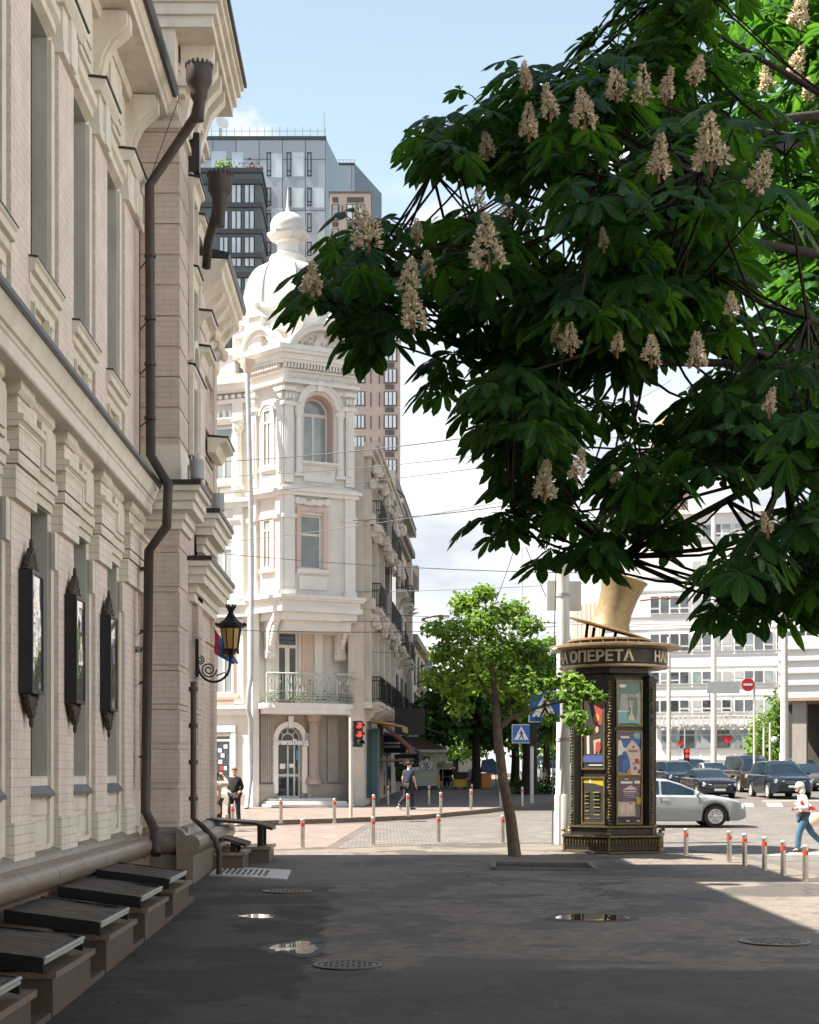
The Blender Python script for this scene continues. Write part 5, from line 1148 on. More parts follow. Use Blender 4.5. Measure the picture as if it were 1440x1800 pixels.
        m.fbox(F3,U3(601),U3(603),0,.05,Z3(y1),Z3(y0)); m.build('grille_panel',BD,T,smooth=0)
    rows=[(612,634),(650,672),(690,712),(731,752),(769,791),(809,831),(848,870)]
    for (y0,y1) in rows:
        for xa,xb in ((622,641),(676,697)):
            a,b=U3(xa),U3(xb); z0,z1=Z3(y1),Z3(y0); w=MB(); w.fbox(F3,a-.08,b+.08,-.05,.07,z0-.1,z1+.1); wo=w.build('window',BD,T,smooth=0)
            g=MB(); 
            for i in range(3): g.fbox(F3,a+(b-a)*i/3+.06,a+(b-a)*(i+1)/3-.06,.07,.1,z0,z1)
            g.build('pane',MATS['bright_glass'],wo,smooth=0)
        m=MB(); m.fbox(F3,U3(677),U3(693),-.05,.05,Z3(y1+12),Z3(y1+4)); m.fbox(F3,U3(651),U3(653),-.05,.05,Z3(y1+2),Z3(y0)); m.fbox(F3,U3(666),U3(668),-.05,.05,Z3(y1+2),Z3(y0)); m.build('grille_panel',BD,T,smooth=0)
    # small far house and dark block at the end of the street
    Y4=170; F4=Fac((pl(740,Y4),Y4),(1,0)); T=thing('far_house','pale far house at the end of the street above the kiosk','building',(pl(790,Y4),Y4+5,gz(Y4)))
    m=MB(); m.fbox(F4,0,F4.u(830),-9,0,0,zl(1232,Y4)); m.build('wall',plain('pale_far_wall',(.72,.60,.50),.9),T,smooth=0)
    m=MB(); m.prism([F4.p(-.5,.5,zl(1232,Y4)),F4.p(F4.u(832),.5,zl(1232,Y4)),F4.p(F4.u(832),-5,zl(1205,Y4)),F4.p(-.5,-5,zl(1205,Y4))],(0,0,.2)); m.build('roof',plain('pale_roof',(.66,.60,.55),.7),T,smooth=0)
    for px in (762,786,806):
        w=MB(); w.fbox(F4,F4.u(px),F4.u(px+7),0,.05,zl(1262,Y4),zl(1246,Y4)); w.build('window',GLASS,T,smooth=0)
    Y5=230; F5=Fac((pl(728,Y5),Y5),(1,0)); o=MB(); o.fbox(F5,0,F5.u(760),-12,0,0,zl(1150,Y5)); o.fbox(F5,-.3,F5.u(761),-12.3,.3,zl(1150,Y5),zl(1145,Y5)); b=o.build('far_office_block',CD,None,smooth=0); tag(b,'dark bluish office block peeping out at the street end','building')
    # white office building on the right
    Y6=128; F6=Fac((pl(1062,Y6),Y6),(.972,-.235)); T=thing('white_office','white office building with ribbon windows behind the parked traffic','building',(pl(1200,Y6),Y6+6,gz(Y6)))
    U6=lambda px:F6.u(px); Z6=lambda py:F6.z(1200,py)
    WB=plain('white_render',(.82,.79,.75),.85,vary=.06,dirt=((.5,.46,.42),.6,.25))
    m=MB(); m.fbox(F6,0,U6(1440)+14,-14,0,0,Z6(905)); m.build('wall',WB,T,smooth=0)
    S6=Fac(F6.p(0,0,0)[:2],(-.25,.968),(-.968,-.25)); m=MB(); m.fbox(S6,0,7,-.3,.02,0,Z6(1050)); m.build('side_wall',plain('ribbed_red_brown',(.46,.30,.24),.85,vary=.3),T,smooth=0)
    m=MB()
    for i in range(7): m.fbox(S6,i,i+.35,.02,.07,0,Z6(1050)); 
    m.build('rib',plain('pink_rib',(.56,.39,.32),.85),T,smooth=0)
    m=MB()
    for py in (1012,1036,1082,1104,1150,1171,1207,1222,1258,1274): m.fbox(F6,-.2,U6(1440)+14,.001,.05,Z6(py)-.07,Z6(py)+.07)
    m.fbox(F6,-.3,U6(1440)+14,-14.2,.4,Z6(905),Z6(898)); m.build('ledge',WB,T,smooth=0)
    r=random.Random(12); PANES=[GLASS,GLASSG,glassmat('dim_glass',(.06,.07,.075),.05,.1),glassmat('blind_glass',(.42,.42,.40),.3,.0,.4,(.5,.5,.48))]
    for (y0,y1) in ((922,948),(985,1009),(1045,1079),(1112,1146),(1179,1203),(1229,1253)):
        for grp in range(4):
            t=MB(); x0=1142+grp*74; g=[MB() for _ in PANES]
            if y0<990 and grp==0: continue
            a,b=U6(x0),U6(x0+70); t.fbox(F6,a,b,.001,.1,Z6(y1),Z6(y0))
            for i in range(4):
                pa,pb=U6(x0+2+17.3*i),U6(x0+16+17.3*i); k=r.choice((0,0,1,2,2,3)); zm=Z6(y1)+(Z6(y0)-Z6(y1))*.3
                if r.random()<.55: g[k].fbox(F6,pa,pb,.1,.12,zm+.1,Z6(y0)-.12); g[k].fbox(F6,pa,pb,.1,.12,Z6(y1)+.12,zm-.06)
                else: g[k].fbox(F6,pa,pb,.1,.12,Z6(y1)+.12,Z6(y0)-.12)
            wo=t.build('window',WHITE,T,smooth=0)
            for k,q in enumerate(g):
                if q.v: q.build('pane',PANES[k],wo,smooth=0)
    for i in range(6):
        xa=1163+i*31; t=MB(); t.fbox(F6,U6(xa),U6(xa+28),.001,.12,Z6(1316),Z6(1283)); wo=t.build('shop_window',GREYL,T,smooth=0); q=MB(); q.fbox(F6,U6(xa+1),U6(xa+27),.12,.14,Z6(1315),Z6(1293)); q.fbox(F6,U6(xa+1),U6(xa+27),.12,.14,Z6(1291),Z6(1284)); q.build('pane',PANES[2] if i%2 else GLASSG,wo,smooth=0)
    m=MB(); ftext(m,F6,'МЕДИЧНИЙ ЦЕНТР',U6(1258),Z6(1277),1.15,.3,.12,.03); m.build('sign_letters',plain('sign_white',(.6,.58,.56),.5),T,smooth=0)
    for px,py,s in ((1279,1300,.42),(1196,1307,.26)):
        m=MB(); P=[]
        for i in range(24):
            a=2*math.pi*i/24; P.append((U6(px)+s*1.0*16*math.sin(a)**3/16,Z6(py)+s*(13*math.cos(a)-5*math.cos(2*a)-2*math.cos(3*a)-math.cos(4*a))/16))
        m.fprism(F6,P,.145,.17); m.build('red_heart',plain('heart_red',(.6,.02,.03),.5),T,smooth=0)
    m=MB(); m.fbox(F6,0,U6(1440)+14,.002,.5,0,Z6(1336)); m.build('base_course',GFAC,T,smooth=0)
    # pale hall on columns at the right edge
    Y7=92; F7=Fac((pl(1386,Y7),Y7),(.93,-.36)); T=thing('pillared_hall','white slab building raised on dark stone pillars at the right edge','building',(pl(1420,Y7),Y7,gz(Y7)))
    Z7=lambda py:F7.z(1400,py)
    m=MB(); m.fbox(F7,-.6,14,-8,.0,Z7(1226),Z7(1118)); m.build('upper_wall',WB,T,smooth=0); m=MB()
    for py in (1140,1160,1182,1203): m.fbox(F7,-.6,14,.001,.12,Z7(py)-.06,Z7(py)+.06)
    m.build('rib',GREYL,T,smooth=0); m=MB(); m.fbox(F7,-.7,14,-8,.1,Z7(1232),Z7(1226)); m.build('soffit_band',plain('tan_soffit',(.4,.28,.2),.8),T,smooth=0)
    for u in (.2,1.9,3.6,5.3):
        m=MB(); m.fbox(F7,u,u+.85,-1.4,-.3,gz(Y7)-.2,Z7(1232)); m.build('pillar',GFAC,T,smooth=0)
    m=MB(); m.fbox(F7,-.5,14,-8,-5,0,Z7(1232)); m.build('rear_wall',plain('dark_stone',(.1,.08,.07),.8),T,smooth=0)
    # pinkish turreted house far behind the chestnut
    Y8=190; F8=Fac((pl(1130,Y8),Y8),(1,0)); T=thing('turret_house','pinkish turreted house glimpsed through the chestnut leaves','building',(pl(1180,Y8),Y8,gz(Y8)))
    z=lambda py:zl(py,Y8); m=MB(); m.fbox(F8,F8.u(1118),F8.u(1210),-6,0,0,z(790)); m.fbox(F8,F8.u(1158),F8.u(1180),-2,.6,z(790),z(748)); m.fbox(F8,F8.u(1180),F8.u(1240),-5,-.5,z(800),z(728)); m.fbox(F8,F8.u(1146),F8.u(1152),-.6,.2,z(800),z(770)); m.fbox(F8,F8.u(1158),F8.u(1240),.0,.8,z(770),z(765)); m.build('wall',plain('rose_wall',(.6,.4,.32),.9),T,smooth=0)
    m=MB(); m.lathe((*F8.p(F8.u(1169),-.5,0)[:2],z(748)),[(1.2,0),(1.1,.4),(.1,1.4)],8); m.build('turret_roof',plain('rose_roof',(.5,.22,.16),.8),T)
far_buildings()
# ---------------------------------------------------------------- sunlit house on the other side of the street (mirrored in the glass, set close, tall and white to light the shaded wall)
def opposite():
    F=Fac((23.5,29),(0,-1),(-1,0)); T=thing('opposite_house','long pale arcaded house across the street, seen only in the glass','building',(23.5,5,gz(5)))
    m=MB(); m.fbox(F,0,75,-10,0,-1,23); m.build('wall',plain('lime_white_render',(.84,.81,.76),.85,vary=.05),T,smooth=0)
    m=MB()
    for z0,z1,v in ((6.2,6.6,.4),(12.2,12.5,.4),(22.2,23.0,.9)): m.fbox(F,-.2,75,.001,v,z0,z1)
    m.build('cornice',WTRIM,T,smooth=0)
    for i in range(16):
        u=2.5+i*4.4
        for z in (7.6,13.2):
            w=MB(); w.fbox(F,u-.75,u+.75,.001,.05,z,z+2.8); w.build('window',GLASS,T,smooth=0)
        w=MB(); w.fprism(F,[(u-1.3,1.3),(u+1.3,1.3),(u+1.3,4)]+[(u+1.3*math.cos(math.pi*k/12),4+1.3*math.sin(math.pi*k/12)) for k in range(1,12)]+[(u-1.3,4)],.001,.05); w.build('arch_window',GLASS,T,smooth=0)
opposite()
# ---------------------------------------------------------------- trees
def uv_mesh(name,V,Fc,UV,mat,parent,smooth=True):
    me=D.meshes.new(name); off=np.array(parent.get('_abs',(0,0,0)))
    V=np.asarray(V)-off; me.from_pydata(V.tolist(),[],Fc if isinstance(Fc,list) else Fc.tolist())
    if UV is not None:
        uv=me.uv_layers.new(name='UVMap'); li=np.zeros(len(me.loops),dtype=np.int32); me.loops.foreach_get('vertex_index',li)
        uv.data.foreach_set('uv',np.asarray(UV)[li].astype(np.float32).ravel())
    me.materials.append(mat); me.polygons.foreach_set('use_smooth',[smooth]*len(me.polygons)); me.update()
    o=D.objects.new(name,me); COL.objects.link(o); o.parent=parent; o['_abs']=tuple(parent.get('_abs',(0,0,0))); return o
def nrm(a): return a/np.maximum(np.linalg.norm(a,axis=-1,keepdims=True),1e-9)
def palmate(P,Dv,N,S,rng,nl=7):
    """horse-chestnut leaves: P centres, Dv hanging direction, N leaf normal, S leaflet length"""
    n=len(P); ts=np.array([0,.22,.45,.66,.84,1.0]); ws=np.array([.02,.075,.145,.19,.145,0.0])
    angs=np.radians([-128,-84,-42,0,42,84,128][:nl]) if nl==7 else np.radians([-100,-50,0,50,100]); lens=np.array([.52,.8,.96,1.0,.96,.8,.52]) if nl==7 else np.array([.6,.9,1,.9,.6])
    N=nrm(N); Dv=nrm(Dv-N*np.sum(Dv*N,1,keepdims=True)); Sd=np.cross(N,Dv)
    Vs=[];UV=[];Fs=[];base=0
    tmplF=[]
    # verts: mid 0..5, left 6..9 (t1..t4), right 10..13
    for side in (6,10):
        q=lambda i:side+i-1
        f=[(0,1,q(1))]+[(i,i+1,q(i+1),q(i)) for i in (1,2,3)]+[(4,5,q(4))]
        tmplF+= f if side==6 else [tuple(reversed(x)) for x in f]
    for a,l in zip(angs,lens):
        jit=rng.normal(0,.09,(n,1)); A=a+jit; e=np.cos(A)*Dv+np.sin(A)*Sd; s=-np.sin(A)*Dv+np.cos(A)*Sd
        L=(S*l*(1+rng.normal(0,.07,n)))[:,None]; dr=(.32+rng.normal(0,.08,(n,1))); fold=.35+rng.normal(0,.1,(n,1))
        tw=rng.normal(0,.25,(n,1)); s2=nrm(s*np.cos(tw)+N*np.sin(tw)); n2=np.cross(e,s2)
        for t in ts: Vs.append(P+L*(t*e)+L*np.array([[0,0,-1.0]])*dr*t*t*.9+N*L*.12*np.sin(t*2.2))
        for sg in (1,-1):
            for t,w in zip(ts[1:5],ws[1:5]):
                Vs.append(P+L*(t*e)+L*np.array([[0,0,-1.0]])*dr*t*t*.9+N*L*.12*np.sin(t*2.2)+sg*L*w*s2*1.02+L*w*fold*n2*-.9*np.sign(1))
        UV+= [(t,.5) for t in ts]+[(t,.5+w) for t,w in zip(ts[1:5],ws[1:5])]+[(t,.5-w) for t,w in zip(ts[1:5],ws[1:5])]
    k=14*len(angs); V=np.stack(Vs,1).reshape(-1,3); UVa=np.tile(np.array(UV),(n,1))
    T=[]
    for li in range(len(angs)): T+=[tuple(li*14+i for i in f) for f in tmplF]
    F=[tuple(i*k+q for q in f) for i in range(n) for f in T]
    return V,F,UVa
def inpoly(x,y,P):
    c=False; j=len(P)-1
    for i in range(len(P)):
        if (P[i][1]>y)!=(P[j][1]>y) and x<(P[j][0]-P[i][0])*(y-P[i][1])/(P[j][1]-P[i][1])+P[i][0]: c=not c
        j=i
    return c
def bez(a,b,c,d,n=10): return [a*(1-t)**3+b*3*t*(1-t)**2+c*3*t*t*(1-t)+d*t**3 for t in [i/n for i in range(n+1)]]
def candle(m,p,h,rng,tilt):
    ax=Vector((tilt[0],tilt[1],1)).normalized(); x=ax.orthogonal().normalized(); y=ax.cross(x); k=h/.26; bend=Vector((rng.uniform(-.012,.012),rng.uniform(-.012,.012),0))*k
    n=rng.randint(58,74); fat=rng.uniform(.8,1.25)
    for i in range(n):
        t=i/n; rr=(.062*fat*(1-t)**.75+.006)*k*rng.uniform(.7,1.15); a=i*2.39996+rng.uniform(-.4,.4); o=(x*math.cos(a)+y*math.sin(a))
        c=p+ax*(h*t)+bend*t*t*3+o*rr
        if rng.random()<.08: continue
        s=.026*(1-t*.5)*k*rng.uniform(.75,1.25)
        for q in range(9):
            d=Vector((rng.gauss(0,1),rng.gauss(0,1),rng.gauss(0,1))).normalized()+o*.5; u=d.orthogonal().normalized(); v=d.cross(u).normalized()
            m.poly([c+d*s*.15,c+d*s*.8+u*s*.5,c+d*s*1.25+v*s*.2,c+d*s*.8-u*s*.5])
def chestnut():
    base=Vector((5.9,11.0,gz(11.0))); rng=np.random.default_rng(11); rr=random.Random(11)
    T=thing('chestnut_tree','big dark flowering horse chestnut hanging over the pavement from the right','tree',tuple(base))
    m=MB(); top=base+Vector((-.2,.2,5.0)); m.tube([base+Vector((0,0,-.1)),base+Vector((0,0,.5)),base+Vector((-.05,.05,2.5)),top,top+Vector((.5,.4,3.0)),top+Vector((.9,.7,6.0))],[.42,.34,.28,.22,.11,.05],12)
    m.build('trunk',BARKD,T,smooth=60)
    # limbs reach from the trunk to the boughs seen in the photo
    tips=[(600,520,6.2),(760,300,7.0),(940,180,7.6),(1260,60,8.6),(880,640,6.4),(900,900,6.3),(1090,980,6.2),(1300,1030,6.4),(1420,560,6.0),(1150,560,6.0),(1380,830,5.6),(1040,380,5.8),(1230,300,5.6)]
    limbs=[]
    m=MB()
    for i,(px,py,Y) in enumerate(tips):
        e=W(px,py,Y); a=base+Vector((-.1,.1,rr.uniform(3.4,5.6)))
        if py<350: a=top+Vector((0,.2,rr.uniform(0,2.0)))
        mid=(a+e)/2; c1=a+Vector((-.5,-.4,.7)); c2=mid+Vector((0,0,.45)); pts=bez(a,c1,c2,e,12); limbs.append(pts)
        m.tube(pts,[.062*(1-.88*k/12)+.005 for k in range(13)],7)
    m.build('limb',BARKD,T,smooth=60); LP=[p for l in limbs for p in l[4:]]
    OUT=[(1128,-60),(1120,40),(1140,120),(1075,130),(1040,165),(925,185),(880,215),(800,255),(765,285),(800,320),(860,345),(870,400),(790,430),(700,425),(640,440),(610,475),(590,520),(575,560),(640,560),(650,600),(660,640),(700,640),(760,620),(800,640),(790,690),(800,720),(850,730),(880,760),(900,800),(930,860),(915,915),(950,935),(1010,935),(1050,975),(1110,980),(1200,965),(1270,950),(1300,1010),(1310,1050),(1390,1060),(1470,1070),(1560,900),(1560,-60)]
    HOLES=[(1105,752,58,46),(760,640,40,34),(1000,420,12,10),(1090,330,10,10),(980,500,12,14),(1150,450,10,12),(1000,700,18,14),(900,560,12,10),(1250,700,12,12),(1320,640,14,10),(1000,905,14,10),(1180,900,12,10)]+[(1150,745,30,30),(1200,800,14,10),(1065,790,28,30),(1345,915,62,34),(1255,962,50,24),(720,625,30,30),(1080,985,30,26),(1180,700,14,18),(850,390,26,14),(900,430,10,14),(700,500,8,10),(830,690,16,22)]
    def hole(x,y): return any(((x-a)/(b+30))**2+((y+34-c)/(d+44))**2<1 for a,c,b,d in HOLES)
    P=[];Dv=[];N=[];S=[]; tw=MB(); nw=0
    def whorl(p,rad_dir,k,s,spread=1.0,down=.75):
        nonlocal nw
        a0=rr.uniform(0,6.28)
        for i in range(k):
            a=a0+2*math.pi*i/k+rr.uniform(-.35,.35); o=Vector((math.cos(a),math.sin(a),0)); o=(o+rad_dir*.5).normalized()
            pet=rr.uniform(.06,.15); c=p+o*pet+Vector((0,0,rr.uniform(-.05,.05)))
            d=(o*rr.uniform(.3,.9)+Vector((0,0,-down*rr.uniform(.7,1.9)))).normalized(); n=(o*rr.uniform(.4,1.1)+Vector((0,0,1))).normalized()
            P.append(c); Dv.append(d); N.append(n); S.append(s*rr.uniform(.72,1.18))
            tw.tube([p,(p+c)/2+Vector((0,0,.015)),c],[.004,.003,.0025],3,False)
    def add(px,py,Y,k=None,s=.155,twig=True):
        p=W(px,py-26,Y); q=rr.choice(sorted(LP,key=lambda l:(l-p).length)[:3])
        whorl(p,(p-q).normalized() if (p-q).length>.01 else Vector((0,0,1)),k or rr.randint(4,6),s)
        if twig: tw.tube([q,(p+q)/2+Vector((0,0,-.03)),p],[.008,.006,.004],4,False)
    n=0
    while n<520:
        px=rr.uniform(540,1540); py=rr.uniform(-60,1075)
        if not inpoly(px,py,OUT) or hole(px,py): continue
        # density thins towards the tip of the bough
        if px<800 and rr.random()<.15: continue
        if px>1290 and py<640 and rr.random()<.96: continue
        if px>1200 and py<640 and rr.random()<.4: continue
        Y=rr.triangular(5.0,8.8,6.4); s=rr.uniform(.105,.148)
        if py<260 and px>1100: Y=rr.uniform(6.5,8.5)
        add(px,py,Y,None,s); n+=1
    # silhouettes: leaves read one by one along the outline
    for (px,py,Y) in ((575,555,6.1),(600,515,6.2),(560,530,6.3),(640,600,6.0),(665,560,5.9),(690,630,6.0),(720,470,6.3),(700,420,6.5),(640,440,6.4),(770,260,7.0),(800,300,6.9),(760,300,7.0),(800,240,7.2),(850,215,7.4),(910,180,7.6),(1060,120,7.8),(1085,105,7.8),(780,690,6.4),(800,650,6.3),(850,720,6.3),(880,790,6.4),(910,840,6.4),(930,880,6.3),(885,950,6.2),(915,930,6.2),(960,930,6.3),(1020,985,6.1),(1060,985,6.1),(1100,965,6.3),(1150,965,6.2),(1200,960,6.3),(1280,1030,6.1),(1310,1070,6.1),(1360,1050,6.2),(1400,1060,6.0),(1430,1080,6.0),(1000,1012,6.0),(1040,1000,5.9),(1110,1005,6.1),(1270,1090,6.0),(1340,1095,6.0),(1090,770,6.6),(1050,740,6.7),(1290,250,5.0),(1180,290,5.2),(1010,300,5.6),(1100,200,5.8),(1200,380,5.0),(1330,400,5.2),(1420,760,4.8),(1380,300,5.4)):
        add(px,py,Y,rr.randint(3,5),.135)
    # sunlit crown behind, upper right
    n=0
    while n<330:
        px=rr.uniform(1120,1620); py=rr.uniform(-160,780); Y=rr.uniform(9.5,14.5)
        if px<1285+max(0,(py-300))*.35: continue
        if py>150 and px<1180: continue
        p=W(px,py,Y); whorl(p,Vector((0,0,1)),rr.randint(4,6),.19); n+=1
        q=top+Vector((0,0,max(0,p.z-top.z-.8)))
        if rr.random()<.25: tw.tube([q,(p+q)/2+Vector((0,0,.2)),p],[.02,.012,.005],4,False)
    P=np.array(P);Dv=np.array(Dv);N=np.array(N);S=np.array(S)
    V,Fc,UV=palmate(P,Dv,N,S,rng); uv_mesh('crown',V,Fc,UV,LEAFC,T)
    tw.build('twigs',BARKD,T,smooth=60,normals=False)
    FL=[(925,150,7.4,48),(930,235,7.2,62),(968,200,7.2,60),(1028,215,7.0,70),(1085,165,6.9,60),(1132,172,6.6,70),(1170,170,6.8,55),(1158,305,5.6,75),(1250,290,5.2,98),(1332,328,5.3,72),(1222,140,7.0,52),(1140,95,8.6,60),(858,270,6.9,50),(798,245,7.1,35),(648,430,6.2,85),(548,510,6.2,62),(718,505,6.1,66),(728,572,6.0,78),(752,480,6.2,46),(860,462,6.0,95),(890,380,6.5,40),(840,362,6.7,42),(732,418,6.5,38),(1004,612,6.0,52),(980,598,6.2,40),(1085,615,6.1,38),(1145,632,5.9,55),(1228,640,5.8,65),(958,870,6.2,72),(1014,838,6.1,58),(1352,720,5.8,45),(1085,845,6.4,34),(1285,550,6.0,45),(1062,430,6.2,36),(1400,40,9.2,65),(1395,130,9.6,55),(1350,155,10,45),(1420,170,9.4,40),(1350,932,6.0,40)]
    for px,py,Y,h in FL:
        Y=(4.9 if py<240 and px<1190 else Y-1.0) if Y<8 else Y; h*=.82; m=MB(); p=W(px,py,Y); candle(m,p,h*1.0*Y/F_PX*1.08,rr,(rr.uniform(-.22,.22),rr.uniform(-.22,.22)))
        st=MB(); st.tube([p+Vector((0,0,-.03)),p,p+Vector((0,0,h*Y/F_PX*.3))],[.005,.004,.002],5)
        o=m.build('flower_spike',PETAL,T,smooth=0,normals=False); st.build('stem',RUST,o)
chestnut()
def blobs_crown(bl,n,size,rng,flat=.5,shell=.55):
    """many small leaves spread through a set of ellipsoids (centre, radii, weight)"""
    V=[];F=[]; w=np.array([b[2] for b in bl],float); w/=w.sum(); idx=rng.choice(len(bl),n,p=w)
    C=np.array([b[0] for b in bl],float)[idx]; Rr=np.array([b[1] for b in bl],float)[idx]
    d=nrm(rng.normal(0,1,(n,3))); r=shell+(1-shell)*rng.random((n,1))**.6; r*=1+.16*rng.normal(0,1,(n,1))
    p=C+d*Rr*r; nn=nrm(d*.6+np.array([0,0,.7])+rng.normal(0,.5,(n,3))); a=nrm(np.cross(nn,rng.normal(0,1,(n,3)))); b=np.cross(nn,a)
    s=size*(.6+.8*rng.random((n,1)))
    # five-pointed leaf: centre line folded a little
    tips=[(-1.0,0,0),(-.25,.62,.12),(.25,.42,.1),(.95,.0,-.2),(.25,-.42,.1),(-.25,-.62,.12)]
    V=np.stack([p+a*s*x+b*s*y+nn*s*z for x,y,z in tips],1).reshape(-1,3)
    F=[q for i in range(n) for q in ((i*6,i*6+3,i*6+2,i*6+1),(i*6,i*6+5,i*6+4,i*6+3))]
    return V,F
def tree(name,label,trunk,rad_,bl,n,size,leaf,bark,seed,group=None,limbs=True,shell=.55,flat=.5,cat='tree'):
    rng=np.random.default_rng(seed); rr=random.Random(seed); b=Vector(trunk[0]); T=thing(name,label,cat,tuple(b),0,group)
    m=MB(); m.tube([Vector(trunk[0])+Vector((0,0,-.1))]+[Vector(p) for p in trunk],[rad_[0]*1.25]+list(rad_),10); m.build('trunk',bark,T,smooth=60)
    if limbs:
        m=MB(); tops=[Vector(p) for p in trunk[len(trunk)//2:]]
        for c,r,w in bl:
            a=rr.choice(tops); e=Vector(c); m.tube(bez(a,a+Vector((0,0,.25*(e-a).length)),(a+e)/2+Vector((0,0,.1)),e,6),[rad_[-1]*.9*(1-.8*k/6) for k in range(7)],5)
        m.build('limb',bark,T,smooth=60)
    V,F=blobs_crown(bl,n,size,rng,flat,shell); uv_mesh('crown',V,F,None,leaf,T,smooth=False); return T
def maple():
    Y=33.2; q=lambda px,py,dy=0:W(px,py,Y+dy)
    trunk=[G(905,1505),q(898,1440),q(884,1370),q(876,1300),q(874,1265),q(868,1200,.1),q(861,1140,.2),q(855,1080,.1),q(852,1040)]
    bl=[]; sc=Y/F_PX
    for px,py,r,dy,w in ((852,1042,26,0,.7),(815,1062,34,.2,1),(800,1110,44,-.2,1.2),(768,1105,26,.1,.6),(850,1095,52,0,2),(900,1075,40,.3,1.3),(930,1100,30,-.2,.8),(780,1150,36,.3,1),(830,1150,55,-.3,2),(890,1140,52,.2,2),(935,1150,40,.2,1.3),(760,1190,26,-.1,.6),(800,1205,42,.2,1.2),(860,1200,52,.5,1.6),(920,1205,46,-.3,1.5),(958,1178,24,0,.7),(950,1205,22,-.4,.6),(968,1226,12,-.6,.25),(978,1200,20,-.3,.5),(992,1222,18,-.5,.45),(968,1262,16,-.5,.3),(1005,1195,26,-.4,.9),(1030,1215,24,-.6,.8),(1052,1225,16,-.8,.4),(1005,1238,22,-.5,.5),(1012,1260,24,-.7,.6),(1030,1285,15,-.8,.25),(810,1245,30,.3,.6),(915,1250,24,.2,.5)):
        bl.append((tuple(q(px,py,dy)),(r*sc*.92,r*sc*.92,r*sc*.62),w))
    tree('maple_tree','slim young maple with bright green leaves and a leaning trunk','',0,0,0,0,0,0,0) if False else None
    T=tree('maple_tree','slim young maple with bright green leaves and a leaning trunk',trunk,[.155,.13,.115,.105,.095,.075,.055,.03,.012],bl,7600,.066,LEAFM,BARK,5,None,True,.25)
    m=MB(); a=q(880,1278); m.tube(bez(a,q(895,1262,-.1),q(925,1240,-.3),q(1060,1222,-.8),10),[.07-.0062*k for k in range(11)],7); m.tube(bez(q(876,1250),q(850,1215,.2),q(840,1180,.3),q(815,1140,.3),8),[.05-.0055*k for k in range(9)],6); m.build('bough',BARK,T,smooth=60)
maple()
